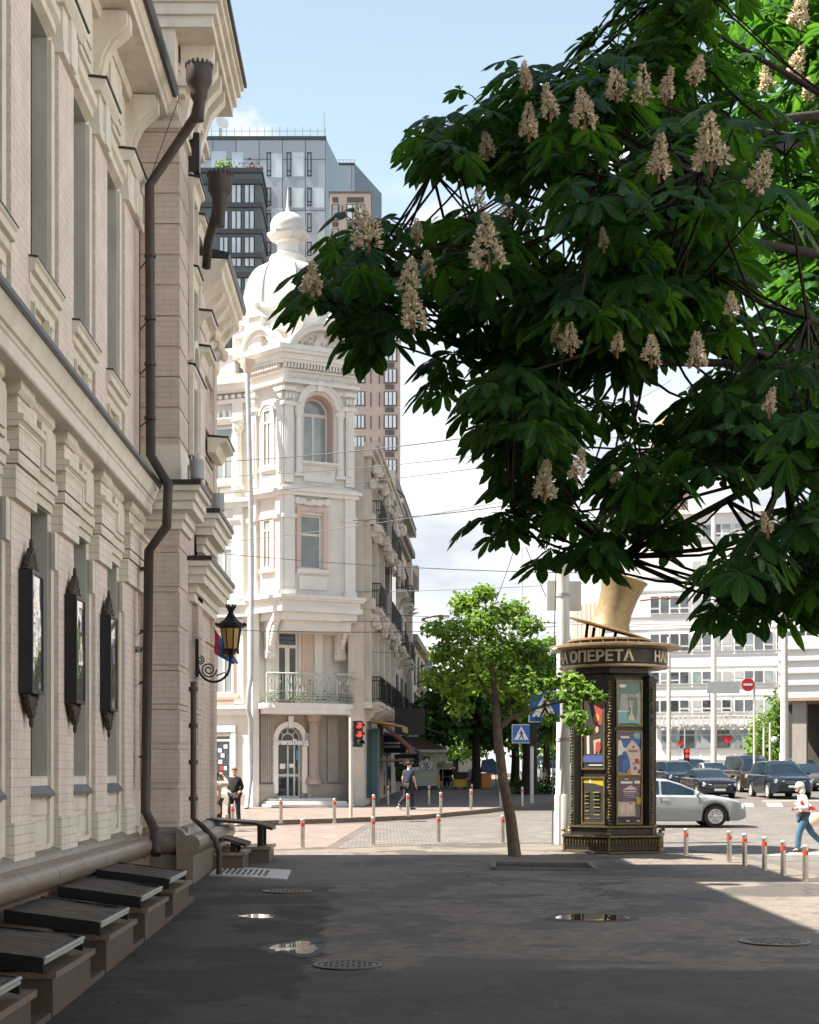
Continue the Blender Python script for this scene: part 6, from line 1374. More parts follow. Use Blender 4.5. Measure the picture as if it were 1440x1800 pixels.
def others():
    L=lambda px,py,Y:W(px,py,Y)
    def street_tree(px,Y,ztop,rw,label,seed,leaf=LEAFD,n=4200,tr=.28,zc=None,size=.2,lean=0):
        x=(px-PX0)/F_PX*Y; g=gz(Y)+(.15 if Y>50 and x<9 else 0); r=random.Random(seed); bl=[]
        zl=zc or (g+2.6); H=ztop-zl
        for i in range(13):
            a=r.uniform(0,6.28); h=r.random(); rr_=rw*(.75*math.sin(math.pi*(.18+.75*h)))*r.uniform(.4,1); bl.append(((x+lean*h+rr_*math.cos(a),Y+rr_*math.sin(a),zl+H*(.12+.8*h)),(rw*r.uniform(.32,.5),rw*r.uniform(.32,.5),rw*r.uniform(.24,.36)),1))
        return tree('linden_tree' if leaf is LEAFD else 'leafy_tree',label,[(x,Y,g),(x+.05,Y,g+1.5),(x,Y+.05,g+3.2),(x+.1,Y,zl+H*.7)],[tr,tr*.85,tr*.7,tr*.25],bl,n,size,leaf,BARKD,seed,'trees lining the far pavement',True,.35)
    street_tree(836,80,8.4,4.3,'dark linden beyond the orange cart, left of the maple trunk',21,zc=4.3,n=5600)
    street_tree(905,84,9.0,4.2,'dark linden right behind the maple trunk',22,zc=4.0)
    street_tree(930,71,8.2,3.0,'thick trunked linden behind the small crossing sign',23,zc=4.4,tr=.42)
    street_tree(960,98,11.5,4.5,'taller linden with sunny top above the advertising column rim',24,LEAFB,n=5000,zc=3.5)
    street_tree(800,120,8.8,3.6,'pale green tree low beside the far house',25,LEAFB,n=2600,zc=3.2)
    street_tree(972,118,8.2,3.2,'pale low tree seen between the sign post and the white pole',26,LEAFB,n=2400,zc=2.9)
    # bushes by the white office
    def bush(px,Y,z0,z1,rw,label,seed,leaf,name='bush',n=1500):
        x=(px-PX0)/F_PX*Y; r=random.Random(seed); bl=[((x+r.uniform(-1,1)*rw*.6,Y+r.uniform(-.6,.6)*rw,z0+(z1-z0)*(.15+.7*r.random())),(rw*.5,rw*.5,(z1-z0)*.3),1) for _ in range(8)]
        return tree(name,label,[(x,Y,gz(Y)),(x+.1,Y,gz(Y)+.8),(x,Y,z0+.6*(z1-z0))],[.12,.1,.04],bl,n,.17,leaf,BARKD,seed,None,True,.3,cat='bush')
    bush(1345,112,2.6,6.6,1.9,'yellow green bush in front of the white office windows',31,LEAFM)
    bush(1385,108,2.4,8.2,1.8,'taller bright bush beside the dark pillars',32,LEAFB,n=2200)
    bush(1325,100,2.2,3.3,1.6,'low clipped shrub behind the parked vans',33,LEAFM,n=900)
    bush(1045,120,2.6,5.2,1.2,'dark shrub just left of the white office base',34,LEAFD,n=700)
    # potted bush by the shops
    c=Vector(((691-PX0)/F_PX*75,75,gz(75)+.15)); t=thing('potted_shrub','round clipped green shrub in a dark pot outside the kiosk','potted plant',tuple(c))
    m=MB(); m.lathe(tuple(c),[(.32,0),(.42,.5),(.45,.52),(.38,.5)],14); m.build('pot',GREYM,t); V,F=blobs_crown([((c.x,c.y,c.z+.95),(.72,.6,.5),1)],1600,.08,np.random.default_rng(3),.5,.6); uv_mesh('foliage',V,F,None,LEAFD,t,smooth=False)
    c=Vector(((955-PX0)/F_PX*72,72,gz(72)+.15)); t=thing('hedge_clump','low dark green shrubs at the foot of the thick linden','shrub',tuple(c)); V,F=blobs_crown([((c.x-.8,c.y,c.z+.3),(.9,.6,.5),1),((c.x+.7,c.y,c.z+.35),(.9,.6,.55),1)],1600,.08,np.random.default_rng(4),.5,.5); uv_mesh('foliage',V,F,None,LEAFD,t,smooth=False)
others()

def behind_camera():
    """unseen chestnut, added so that its crown shades the pavement where the photographer stands"""
    bl=[]; r=random.Random(77)  # added crown, out of frame, keeps sky light off the foreground
    for i in range(16): bl.append(((r.uniform(.5,9),r.uniform(-12,1.2),r.uniform(6.6,10.5)),(2.2,2.2,1.5),1))
    tree('chestnut_tree','unseen chestnut added behind the photographer to shade the pavement',[(5.2,-5,0),(5.2,-5,2.5),(5.1,-5,5),(5,-5,8)],[.36,.3,.26,.12],bl,5200,.3,LEAFC,BARKD,78,None,True,.3)
behind_camera()
# ---------------------------------------------------------------- cast iron advertising column with a gilded top hat
def column():
    Y=35.2; X=(1079-PX0)/F_PX*Y; sc=F_PX/Y; z=lambda py:EYE+(PY0-py)/sc; g=gz(Y); c=(X,Y)
    T=thing('advertising_column','dark cast iron advertising column with poster panels and a golden top hat','advertising column',(X,Y,g))
    A0=rad(-90-13.5)
    def hexp(r,zz,off=0): return [(X+r*math.cos(A0+off+math.pi/3*i),Y+r*math.sin(A0+off+math.pi/3*i),zz) for i in range(6)]
    IRON=plain('dark_green_iron',(.028,.028,.024),.42,metal=.45,vary=.4,vscale=8,dirt=((.08,.06,.03),5,.5))
    fz=z(1498); m=MB()
    m.loft([hexp(1.06,g-.1),hexp(1.06,z(1497))]); m.build('foot',BLACK,T,smooth=0)
    m=MB(); m.loft([hexp(r,zz) for r,zz in ((1.30,z(1498)),(1.32,z(1493)),(1.26,z(1491)),(1.26,z(1472)),(1.32,z(1469)),(1.32,z(1465)),(1.1,z(1464)))]); m.build('base',IRON,T,smooth=0)
    m=MB(); m.loft([hexp(r,zz) for r,zz in ((1.09,z(1464)),(1.09,z(1455)),(1.13,z(1453)),(1.13,z(1449)),(1.0,z(1448)))]); m.build('upper_base',IRON,T,smooth=0)
    m=MB(); m.loft([hexp(.93,z(1450)),hexp(.93,z(1192))]); m.build('body',IRON,T,smooth=0)
    # gilt lines, beaded band, corner posts
    def vert(r,i,zz): a=A0+math.pi/3*i; return Vector((X+r*math.cos(a),Y+r*math.sin(a),zz))
    m=MB()
    for r,zz in ((1.325,z(1494)),(1.325,z(1467)),(1.135,z(1451))):
        for i in range(6): m.bar(vert(r,i,zz),vert(r,i+1,zz),.03,.03)
    for i in range(6): m.bar(vert(1.275,i,z(1492)),vert(1.275,i,z(1470)),.05); m.bar(vert(1.1,i,z(1464)),vert(1.1,i,z(1454)),.04)
    m.build('gilt_moulding',GILT,T)
    m=MB()
    for i in (3,4,5,0,1):
        a,b=vert(1.27,i,0),vert(1.27,i+1,0)
        for k in range(1,15):
            p=a+(b-a)*k/15; m.ball((p.x,p.y,z(1476)),(.028,.028,.05),6,4); m.ball((p.x,p.y,z(1481)),(.02,.02,.05),5,4); m.ball((p.x,p.y,z(1472)),(.025,.025,.025),5,4)
    for i in range(6): p=vert(1.3,i,z(1462)); m.lathe(p,[(.06,0),(.04,.03),(.05,.07),(.02,.1)],8)
    m.build('beaded_band',GILT,T)
    rr=random.Random(6)
    for i in range(6):
        m=MB(); m.bar(vert(.965,i,z(1450)),vert(.965,i,z(1192)),.2,.2,(math.cos(A0+math.pi/3*i),math.sin(A0+math.pi/3*i),0)); po=m.build('corner_post',IRON,T)
        if i in (5,0,1,4):
            m=MB(); zz=z(1446)
            while zz<z(1200):
                p=vert(1.07,i,zz); m.ball((p.x+rr.uniform(-.02,.02),p.y,p.z),(.045,.03,.03),6,4); q=vert(1.05,i,zz+.03); m.ball((q.x+.035*(1 if rr.random()<.5 else -1),q.y,q.z),(.02,.02,.035),5,4); zz+=.07
            m.build('carved_garland',GILT,po)
    # three visible faces carry glazed poster cases
    PC={k:plain('poster_'+k,v,.55,vary=.12,vscale=14) for k,v in dict(teal=(.12,.22,.21),tealL=(.2,.42,.44),grey=(.36,.37,.33),ivory=(.62,.5,.42),navy=(.04,.07,.2),blue=(.05,.13,.36),violet=(.13,.09,.2),rose=(.62,.46,.42),red=(.26,.045,.04),orange=(.5,.22,.05),mauve=(.13,.085,.10),sand=(.5,.40,.3),black=(.022,.02,.02),yellow=(.36,.27,.015),skin=(.45,.24,.15),white=(.7,.68,.65),green=(.06,.09,.05)).items()}
    KEYS=list(PC); ML=[PC[k] for k in KEYS]
    def face(i):
        a,b=vert(.93,i,0),vert(.93,i+1,0); d=(b-a); n=((a+b)/2-Vector((X,Y,0))).normalized(); F=Fac((a.x,a.y),(d.x,d.y),(n.x,n.y)); return F,d.length
    def poster(F,u0,u1,y0,y1,items,bg):
        z0,z1=z(y1),z(y0); m=MB(); lay=[0.02]
        W_,H_=u1-u0,z1-z0; m.mi=KEYS.index(bg); m.fbox(F,u0,u1,.0,.02,z0,z1)
        for it in items:
            k=it[0]; m.mi=KEYS.index(it[1]); lay[0]+=.0022
            if k=='r': _,_,x0,x1,a,b=it; m.fprism(F,[(u0+W_*x0,z0+H_*a),(u0+W_*x1,z0+H_*a),(u0+W_*x1,z0+H_*b),(u0+W_*x0,z0+H_*b)],.02,lay[0])
            elif k=='p': m.fprism(F,[(u0+W_*x,z0+H_*y) for x,y in it[2]],.02,lay[0])
            elif k=='e':
                _,_,cx,cy,rx,ry=it; m.fprism(F,[(u0+W_*min(1,max(0,cx+rx*math.cos(2*math.pi*q/18))),z0+H_*min(1,max(0,cy+ry*math.sin(2*math.pi*q/18)))) for q in range(18)],.02,lay[0])
            elif k=='t': ftext(m,F,it[2],u0+W_*it[3],z0+H_*it[4],it[5],lay[0],.001,.004)
        o=m.build('poster',ML,T,smooth=0); g=MB()
        for (p,q,r,s) in ((u0-.04,u0,z0-.04,z1+.04),(u1,u1+.04,z0-.04,z1+.04),(u0,u1,z0-.04,z0),(u0,u1,z1,z1+.04)): g.fbox(F,p,q,.0,.05,r,s)
        g.build('gilt_frame',GILT,o,smooth=0); return o
    F0,L=face(0)
    u0,u1=.17,L-.17
    poster(F0,u0,u1,1202,1276,[('p','tealL',[(0,0),(.45,0),(.4,.3),(.1,.36),(0,.34)]),('r','white',0,.5,.30,.325),('p','grey',[(.1,.36),(.5,.3),(.42,.62),(.3,.74),(.12,.6)]),('p','grey',[(.75,0),(1,0),(1,.78),(.8,.72),(.86,.4)]),('r','tealL',.05,.95,.05,.12),('p','ivory',[(.45,.12),(.75,.12),(.7,.22),(.63,.25),(.62,.4),(.68,.44),(.68,.56),(.5,.56),(.5,.44),(.57,.4),(.54,.25),(.46,.2)]),('e','skin',.62,.5,.07,.07),('t','ivory','ЛЮСИЛЬ',.5,.64,.1),('r','green',.1,.9,.0,.03),('e','white',.2,.9,.16,.04)],'teal')
    poster(F0,u0,u1,1289,1362,[('p','violet',[(0,.75),(.8,.86),(.9,1),(0,1)]),('e','tealL',.88,.93,.2,.08),('p','rose',[(.3,.60),(.62,.82),(.8,.74),(1,.58),(1,0),(.58,0),(.52,.32),(.42,.5)]),('e','white',.1,.62,.13,.2),('e','white',.24,.6,.08,.06),('e','navy',.18,.28,.2,.2),('e','blue',.3,.22,.12,.14),('p','orange',[(.35,0),(.58,0),(.52,.16),(.42,.12)]),('r','yellow',0,.35,0,.05),('e','red',.82,.33,.07,.06),('e','orange',.92,.3,.05,.05),('e','violet',.76,.16,.05,.04),('e','red',.93,.08,.04,.05),('e','skin',.7,.27,.03,.03),('r','red',.5,.85,.58,.59),('r','red',.48,.88,.55,.56),('r','white',.1,.48,.86,.91),('e','red',.68,.66,.03,.02)],'blue')
    poster(F0,u0,u1,1366,1444,[('r','white',.14,.64,.86,.91),('r','white',.74,.98,.86,.92),('r','white',.3,.45,.95,.97),('p','rose',[(.2,.72),(.85,.72),(.72,.78),(.55,.82),(.42,.78)]),('r','white',.25,.8,.67,.69),('r','grey',.3,.85,.63,.645),('r','grey',.25,.75,.59,.605),('r','grey',.35,.9,.55,.565),('r','violet',.15,.7,.47,.52),('r','sand',0,.75,.14,.46),('e','ivory',.2,.3,.1,.1),('e','rose',.42,.28,.09,.13),('e','ivory',.58,.32,.08,.1),('r','red',.5,.62,.41,.44),('r','yellow',.78,.98,.4,.55),('r','black',0,1,0,.12),('r','white',.35,.5,.03,.05),('r','white',.8,.95,.03,.05)],'mauve')
    F5,L=face(5)
    poster(F5,u0,u1,1230,1350,[('p','red',[(.5,.6),(.9,.62),(.95,.95),(.55,.9)]),('e','orange',.65,.72,.14,.06),('p','skin',[(.5,.4),(.85,.42),(.8,.2),(.72,.2),(.7,.36),(.62,.36),(.6,.2),(.54,.2)]),('p','sand',[(.2,.2),(.32,.2),(.3,.5),(.18,.52)]),('e','skin',.68,.55,.08,.05),('r','navy',.0,1,.08,.18),('r','grey',.3,.95,.03,.05),('e','red',.75,.3,.12,.08)],'black')
    its=[('p','yellow',[(0,1),(1,1),(1,.82),(.55,.88),(0,.9)]),('e','white',.35,.95,.05,.05)]
    for r_ in range(8):
        for cc in range(2): its.append(('r','green' if (r_+cc)%2 else 'yellow',.1+.42*cc,.1+.42*cc+(.2 if cc else .1)+.1,.08+.085*r_,.095+.085*r_))
    poster(F5,u0,u1,1368,1444,its,'black')
    F1,L=face(1); poster(F1,u0,u1,1202,1276,[('r','sand',0,1,.1,.5)],'grey'); poster(F1,u0,u1,1289,1444,[('r','sand',0,1,.5,.9),('r','grey',.2,.8,.1,.4)],'ivory')
    # capital, frieze ring with the theatre's name, rims
    m=MB(); m.loft([hexp(r,zz) for r,zz in ((.98,z(1193)),(1.0,z(1190)),(.97,z(1187)),(.97,z(1178)),(1.08,z(1176)))]); m.build('capital',IRON,T,smooth=0)
    FR_R=1.235
    m=MB(); m.lathe((X,Y,0),[(1.0,z(1178)),(FR_R+.03,z(1176)),(FR_R+.03,z(1172)),(FR_R,z(1171)),(FR_R,z(1147)),(.9,z(1146))],64); m.build('frieze',IRON,T,smooth=35)
    m=MB(); m.lathe((X,Y,0),[(FR_R,z(1177.5)),(FR_R+.05,z(1176.5)),(FR_R+.05,z(1173)),(FR_R,z(1172))],64); m.lathe((X,Y,0),[(FR_R+.0,z(1146)),(1.58,z(1143)),(1.585,z(1139)),(1.55,z(1138)),(.9,z(1137.5))],64); m.build('gilt_rim',plain('old_bronze_gilt',(.42,.29,.17),.45,metal=.6,vary=.3,vscale=6,dirt=((.12,.08,.05),4,.5)),T,smooth=35)
    for s,pxm in (('НАЦІОНАЛЬНА ОПЕРЕТА',1098),('НАЦІОНАЛЬНА ОПЕРЕТА',None)):
        v,f=text2d(s,.345,.01,.02); xs=[p[0] for p in v]; w=max(xs)-min(xs)
        # right end of the wording sits at px 1098 on the front; the second run starts at px 1137
        th=lambda px:math.asin(max(-.99,min(.99,(px-1079)/sc/FR_R)))
        off=(th(1099)-max(xs)/FR_R) if pxm else (th(1136)-min(xs)/FR_R)
        m=MB(); P=[]
        for x,y,d in v:
            a=-math.pi/2+x/FR_R+off; r=FR_R+.012+d; P.append((X+r*math.cos(a),Y+r*math.sin(a),z(1168)+y))
        m.add(P,f); m.build('lettering',plain('letter_gilt',(.55,.46,.34),.5,metal=.2,vary=.2),T,smooth=0)
    m=MB(); m.lathe((X-.1,Y,0),[(.92,z(1139)),(.92,z(1131)),(.96,z(1130)),(.97,z(1126)),(.9,z(1125))],56); 
    m.build('upper_drum',IRON,T,smooth=35); m=MB(); m.lathe((X-.1,Y,0),[(.94,z(1130)),(.985,z(1129)),(.985,z(1126)),(.9,z(1125))],56)
    for i in range(20): a=2*math.pi*i/20; m.tube([(X-.1+.94*math.cos(a),Y+.94*math.sin(a),z(1138)),(X-.1+.94*math.cos(a),Y+.94*math.sin(a),z(1130))],.02,5)
    m.build('gilt_gallery',MATS['old_bronze_gilt'],T,smooth=35)
    # tilted top hat on short legs
    ax=Vector((.27,-.10,.93)).normalized(); hc=Vector((X-.12,Y,z(1107)))
    m=MB(); m.lathe(hc,[(.0,-.02),(.98,.0),(1.0,.03),(.96,.05),(.50,.03),(.47,.06),(.44,.16),(.42,.5),(.45,.85),(.53,1.18),(.58,1.28),(.54,1.3),(.0,1.33)],44,axis=ax); h=m.build('top_hat',GOLD,T,smooth=40)
    m=MB(); m.lathe(hc,[(.475,.05),(.49,.07),(.46,.2),(.445,.2)],44,axis=ax); m.build('hat_band',GOLD,h,smooth=40)
    m=MB()
    for dx,dy in ((-.55,0),(-.2,-.3),(.15,.2),(-.35,.3)): p=hc+Vector((dx,dy,-dx*.28)); m.bar((p.x,p.y,z(1126)),(p.x+.05,p.y,p.z-.01),.07)
    m.build('hat_leg',BLACK,T)
    m=MB(); m.tube([(X-1.3,Y-.5,z(1141)),(X-1.62,Y-.75,z(1152))],[.05,.07],10); m.build('spotlight',GREYL,T)
column()
# ---------------------------------------------------------------- bollards, signs, lights, poles, wires, kiosk
def bollard(px,py,h,label,dz=0.0,group='steel bollards with red bands',r=.052,Y=None):
    c=G(px,py,dz); t=thing('bollard',label,'bollard',tuple(c),0,group)
    m=MB(); m.lathe(tuple(c),[(r*1.35,-.02),(r*1.35,.015),(r,.02),(r,h-.02)],14); m.build('post',STEEL,t,smooth=40)
    m=MB(); m.lathe(tuple(c),[(r+.003,h-.17),(r+.003,h-.09)],14); m.build('red_band',REDBAND,t,smooth=40)
    m=MB(); m.lathe(tuple(c),[(r,h-.02),(r*1.02,h-.005),(r*.75,h+.015),(0.004,h+.022)],14); m.build('cap',ALU,t,smooth=40)
    return t
def bollards():
    right=[(1206,1504,'bollard standing alone just right of the advertising column'),(1282,1516,'first of the five near bollards, beside the column side'),(1309,1522,'second of the five near bollards along the sunlit pavement edge'),(1344,1530,'third of the five near bollards along the sunlit pavement edge'),(1377,1539,'fourth of the five near bollards, left of the walking woman'),(1416,1550,'nearest bollard of all, right of the walking woman')]
    for i,(x,y,l) in enumerate(right): bollard(x,y,.66 if i else .60,l)
    near=[(532,1491,'near side bollard left of the crossing, below the bookshop steps'),(656,1486,'near side bollard between the bookshop and the walking man'),(771,1481,'near side bollard left of the maple trunk'),(884,1482,'near side bollard touching the maple trunk')]
    for x,y,l in near: bollard(x,y,.70,l,.0)
    far=[(409,1462,'far kerb bollard in front of the standing man in black'),(494,1446,'far kerb bollard below the left end of the bookshop steps'),(588,1446,'far kerb bollard left of the traffic light post'),(657,1436,'far kerb bollard right of the traffic light post'),(717,1434,'far kerb bollard at the feet of the walking man'),(775,1430,'far kerb bollard right of the walking man'),(828,1423,'far kerb bollard of the front row left of the maple'),(880,1417,'far kerb bollard just left of the maple trunk'),(918,1416,'far kerb bollard left of the crossing sign post')]
    for x,y,l in far: bollard(x,y,.72,l,.15)
    back=[(682,1414,'back row bollard left of the walking man'),(754,1414,'back row bollard below the kiosk wall'),(829,1410,'back row bollard below the yellow cart')]
    for x,y,l in back: bollard(x,y,.74,l,.15)
    c=G(399,1475,0); bollard(399,1474,.66,'red banded bollard at the end of the black hoods')
bollards()
PBLUE=plain('sign_blue',(.025,.12,.42),.45,vary=.06); SWHITE=plain('sign_white_film',(.78,.78,.76),.5,vary=.04)
def ped_sign(F,uc,w,s,label,loc,poleparts=None):
    t=thing('crossing_sign',label,'road sign',loc,0,'blue pedestrian crossing signs')
    m=MB(); m.fbox(F,uc-s,uc+s,-.015,.0,w-s,w+s); m.build('backing',ALU,t,smooth=0)
    m=MB(); m.fbox(F,uc-s,uc+s,.0,.004,w-s,w+s); m.build('white_edge',SWHITE,t,smooth=0)
    m=MB(); m.fbox(F,uc-s*.94,uc+s*.94,.004,.007,w-s*.94,w+s*.94); m.build('blue_face',PBLUE,t,smooth=0)
    m=MB(); m.fprism(F,[(uc-s*.78,w-s*.66),(uc+s*.78,w-s*.66),(uc,w+s*.8)],.007,.010); m.build('white_triangle',SWHITE,t,smooth=0)
    m=MB(); v0,v1=.010,.013; q=lambda x,y:(uc+s*x,w+s*y)
    m.fprism(F,[q(.09*math.cos(a*.6283),.30+.09*math.sin(a*.6283)) for a in range(10)],v0,v1)
    for P in ([(-.1,.2),(.1,.22),(.1,-.12),(-.06,-.12)],[(-.06,-.12),(.06,-.14),(-.16,-.56),(-.28,-.56)],[(.0,-.12),(.12,-.12),(.3,-.5),(.18,-.56)],[(-.1,.18),(-.04,.12),(-.24,-.06),(-.3,-.02)],[(.08,.16),(.1,.06),(.3,-.04),(.3,.04)]): m.fprism(F,[q(*p) for p in P],v0,v1)
    for i in range(5): x=-.6+.27*i; m.fprism(F,[q(x,-.64),q(x+.1,-.64),q(x+.13,-.56),q(x+.05,-.56)],v0,v1)
    m.build('walking_figure',BLACK,t,smooth=0); return t
def signal(T,c,w=.28,h=.8,d=.22,facing=(-.2,-1),lit=(0,),arr=None):
    F=Fac((c[0],c[1]),(-facing[1],facing[0]) if True else 0,facing); 
    F=Fac((c[0],c[1]),(-facing[1],facing[0]),tuple(x/math.hypot(*facing) for x in facing))
    m=MB(); m.fbox(F,-w/2,w/2,-d,0,c[2]-h/2,c[2]+h/2); b=m.build('signal_head',BLACK,T,smooth=0)
    for i in range(3):
        z=c[2]+h/2-h*(i+.5)/3; p=F.p(0,0,z); ax=(F.n[0],F.n[1],0); m=MB(); m.lathe(p,[(w*.36,-.01),(w*.36,.02),(w*.3,.035),(.004,.045)],14,axis=ax)
        if i in lit: mt=plain('red_lamp_lit',(.6,.02,.015),.3,emit=((1,.04,.02),.7))
        else: mt=plain('signal_lens_dark',(.03,.035,.03),.2)
        m.build('signal_lens',mt,b); m=MB()
        pts=[(p[0]+F.d[0]*w*.4*math.cos(a)+F.n[0]*0,p[1]+F.d[1]*w*.4*math.cos(a),z+w*.4*math.sin(a)) for a in [rad(-10+200*k/10) for k in range(11)]]
        m.loft([pts,[(x+F.n[0]*.22,y+F.n[1]*.22,zz-.03) for x,y,zz in pts]],False,False,False); m.build('visor',BLACK,b,smooth=40,normals=False)
def poles():
    # left traffic light at the far kerb
    c=G(617,1437,.15); t=thing('traffic_light','thin pale traffic light post showing two red lamps before the corner house','traffic light',tuple(c)); sc=F_PX/c.y
    m=MB(); top=c.z+(1437-1262)/sc; m.tube([c,(c.x,c.y,top)],.06,10); m.build('post',POLEW,t); h=(c.x+(631-617)/sc,c.y,c.z+(1437-1290)/sc)
    signal(t,h,.29,.85,.25,(.45,-.9),(0,1)); m=MB(); m.bar((c.x,c.y,h[2]+.3),(h[0],h[1],h[2]+.3),.04); m.bar((c.x,c.y,h[2]-.3),(h[0],h[1],h[2]-.3),.04); m.build('bracket',GREYM,t)
    # right hand: small crossing sign and dark signal seen from the side
    c=G(935,1412,.15); t=thing('traffic_light','pale post with a dark traffic light seen from the side, right of the maple','traffic light',tuple(c)); sc=F_PX/c.y
    m=MB(); m.tube([c,(c.x,c.y,c.z+(1412-1265)/sc)],.075,10); m.build('post',POLEW,t); signal(t,(c.x+.2,c.y,c.z+(1412-1291)/sc),.3,.95,.28,(1,-.12),()); m=MB(); m.bar((c.x,c.y,c.z+3.0),(c.x+.2,c.y,c.z+3.0),.04); m.build('bracket',GREYM,t)
    F=Fac((c.x,c.y-.1),(1,0)); ped_sign(F,(916-935)/sc,c.z+(1412-1290)/sc,.38,'small blue pedestrian crossing sign on the post behind the maple',(c.x-.4,c.y-.1,c.z+2.5))
    # big whitewashed pole beside the column
    Y=37.6; x=(990-PX0)/F_PX*Y; g=gz(Y); sc=F_PX/Y; z=lambda py:EYE+(PY0-py)/sc
    t=thing('tram_wire_pole','thick tall pale wire pole with a whitewashed foot left of the advertising column','pole',(x,Y,g))
    m=MB(); m.lathe((x,Y,0),[(.195,z(1396)),(.17,z(1300)),(.165,z(1060)),(.16,z(985)),(.165,z(984)),(.165,z(981)),(.06,z(966)),(.01,z(962))],18); m.build('shaft',GREYL,t); m=MB(); m.lathe((x,Y,0),[(.215,g-.1),(.215,z(1398)),(.2,z(1396))],18); m.build('whitewashed_foot',POLEW,t)
    m=MB()
    for py in (1046,1300): m.lathe((x,Y,0),[(.185,z(py+3)),(.185,z(py-3))],18)
    m.build('clamp',GREYM,t); m=MB(); m.tube([(x-.3,Y-.2,g),(x-.24,Y-.2,z(1100)),(x-.2,Y-.2,z(1000))],.012,5); m.build('cable',WIRE,t)
    F=Fac((x,Y-.22),(1,0)); ped_sign(F,(955.5-990)/sc,z(1242.5),.40,'large blue pedestrian crossing sign half covered by maple leaves',(x-.5,Y-.22,z(1242)))
    # grey loudspeaker boxes high up the pole, seen from behind
    for px,py,lb in ((972,1047,'grey equipment box left of the tall wire pole'),(1010,1048,'grey equipment box right of the tall wire pole')):
        p=W(px,py,Y+.1); t=thing('equipment_box',lb,'box',tuple(p),0,'grey boxes on the wire pole'); m=MB(); m.box(p.x-.16,p.x+.16,p.y-.1,p.y+.1,p.z-.37,p.z+.37); m.build('case',GREYL,t,smooth=0); m=MB(); m.bar((p.x,p.y,p.z),(x,Y,p.z),.04); m.build('bracket',GREYM,t)
    # thin posts further away
    def post(name,label,px,Y,pyt,r,cat='pole',lamps=(),base=None):
        x=(px-PX0)/F_PX*Y; g=gz(Y); t=thing(name,label,cat,(x,Y,g)); zt=EYE+(PY0-pyt)/F_PX*Y
        m=MB(); m.tube([(x,Y,g),(x,Y,(g+zt)/2),(x,Y,zt)],[r,r*.9,r*.75],10); m.build('shaft',POLEW,t); m=MB(); m.lathe((x,Y,g),[(r*1.5,0),(r*1.5,.5),(r*1.1,.6)],10); m.build('base',GREYL,t)
        for dx,dz in lamps: 
            m=MB(); m.bar((x,Y,zt+dz),(x+dx,Y,zt+dz),.04); m.build('arm',GREYM,t); m=MB(); m.ball((x+dx,Y,zt+dz+.15),.22,10,7); m.build('globe',SWHITE,t)
        return t
    post('lamp_post','tall concrete post rising left of the no entry sign',1255,100,905,.2); post('lamp_post','slim post by the left edge of the white office front',1176,104,1120,.16)
    post('lamp_post','stout pale post in front of the dark pillars',1379,86,1060,.24); post('flag_pole','short bare white pole before the yellow green bush',1343,100,1280,.09); post('flag_pole','slightly taller bare white pole before the bush',1354,102,1270,.09)
    post('lamp_post','globe lamp post beside the dark pillars',1371,104,1304,.06,'street lamp',((-.4,0),(.4,0)))
    post('lamp_post','thin lamp post with a round head at the end of the house row',749,128,1185,.12,'street lamp',((0,0),)); post('lamp_post','very tall thin mast above the maple crown',917,120,960,.09,'mast')
    post('lamp_post','thin pale post seen between the linden and the white pole',970,95,1350,.06)
    # no entry sign and a blank plate seen from behind
    Y=77; sc=F_PX/Y; x=(1326-PX0)/sc; g=gz(Y); z=lambda py:EYE+(PY0-py)/sc
    t=thing('no_entry_sign','round red no entry sign with a white bar on a thin post','road sign',(x,Y,g)); m=MB(); m.tube([(x,Y,g),(x,Y,z(1190))],.06,8); m.bar((x,Y,z(1203)),((1314-PX0)/sc,Y-.03,z(1203)),.04); m.build('post',POLEW,t); c=((1314.5-PX0)/sc,Y-.06,z(1203.5))
    for r,mt,d,nm in ((.36,SWHITE,.0,'white_rim'),(.34,plain('sign_red',(.6,.015,.02),.45,vary=.05),.006,'red_disc')): m=MB(); m.lathe(c,[(r,d),(r,d+.006)],28,axis=(0,-1,0)); m.build(nm,mt,t)
    m=MB(); m.box(c[0]-.23,c[0]+.23,c[1]-.018,c[1]-.012,c[2]-.055,c[2]+.055); m.build('white_bar',SWHITE,t,smooth=0)
    t=thing('road_sign_back','blank grey back of a rectangular road sign by the no entry sign','road sign',((1270-PX0)/sc,Y+1,z(1208))); m=MB(); a=W(1243,1198,Y+1); b=W(1300,1219,Y+1); m.box(a.x,b.x,Y+.98,Y+1.0,b.z,a.z); m.build('plate',GREYL,t,smooth=0); m=MB(); m.box(a.x,b.x,Y+1.0,Y+1.05,(a.z+b.z)/2-.04,(a.z+b.z)/2+.04); m.bar(((1255-PX0)/sc,Y+1.02,z(1230)),((1255-PX0)/sc,Y+1.02,z(1195)),.05); m.build('bracket',GREYM,t)
    # small red signal among the cars
    c=G(1204,1362,0); Y=88; sc=F_PX/Y; x=(1204-PX0)/sc; t=thing('traffic_light','slim far traffic light showing red above the dark cars','traffic light',(x,Y,gz(Y))); m=MB(); zt=EYE+(PY0-1282)/sc; m.tube([(x,Y,gz(Y)),(x,Y,zt)],.05,8); m.build('post',GREYM,t); signal(t,(x+.1,Y-.1,EYE+(PY0-1329)/sc),.32,.9,.25,(-.1,-1),(0,1))
poles()
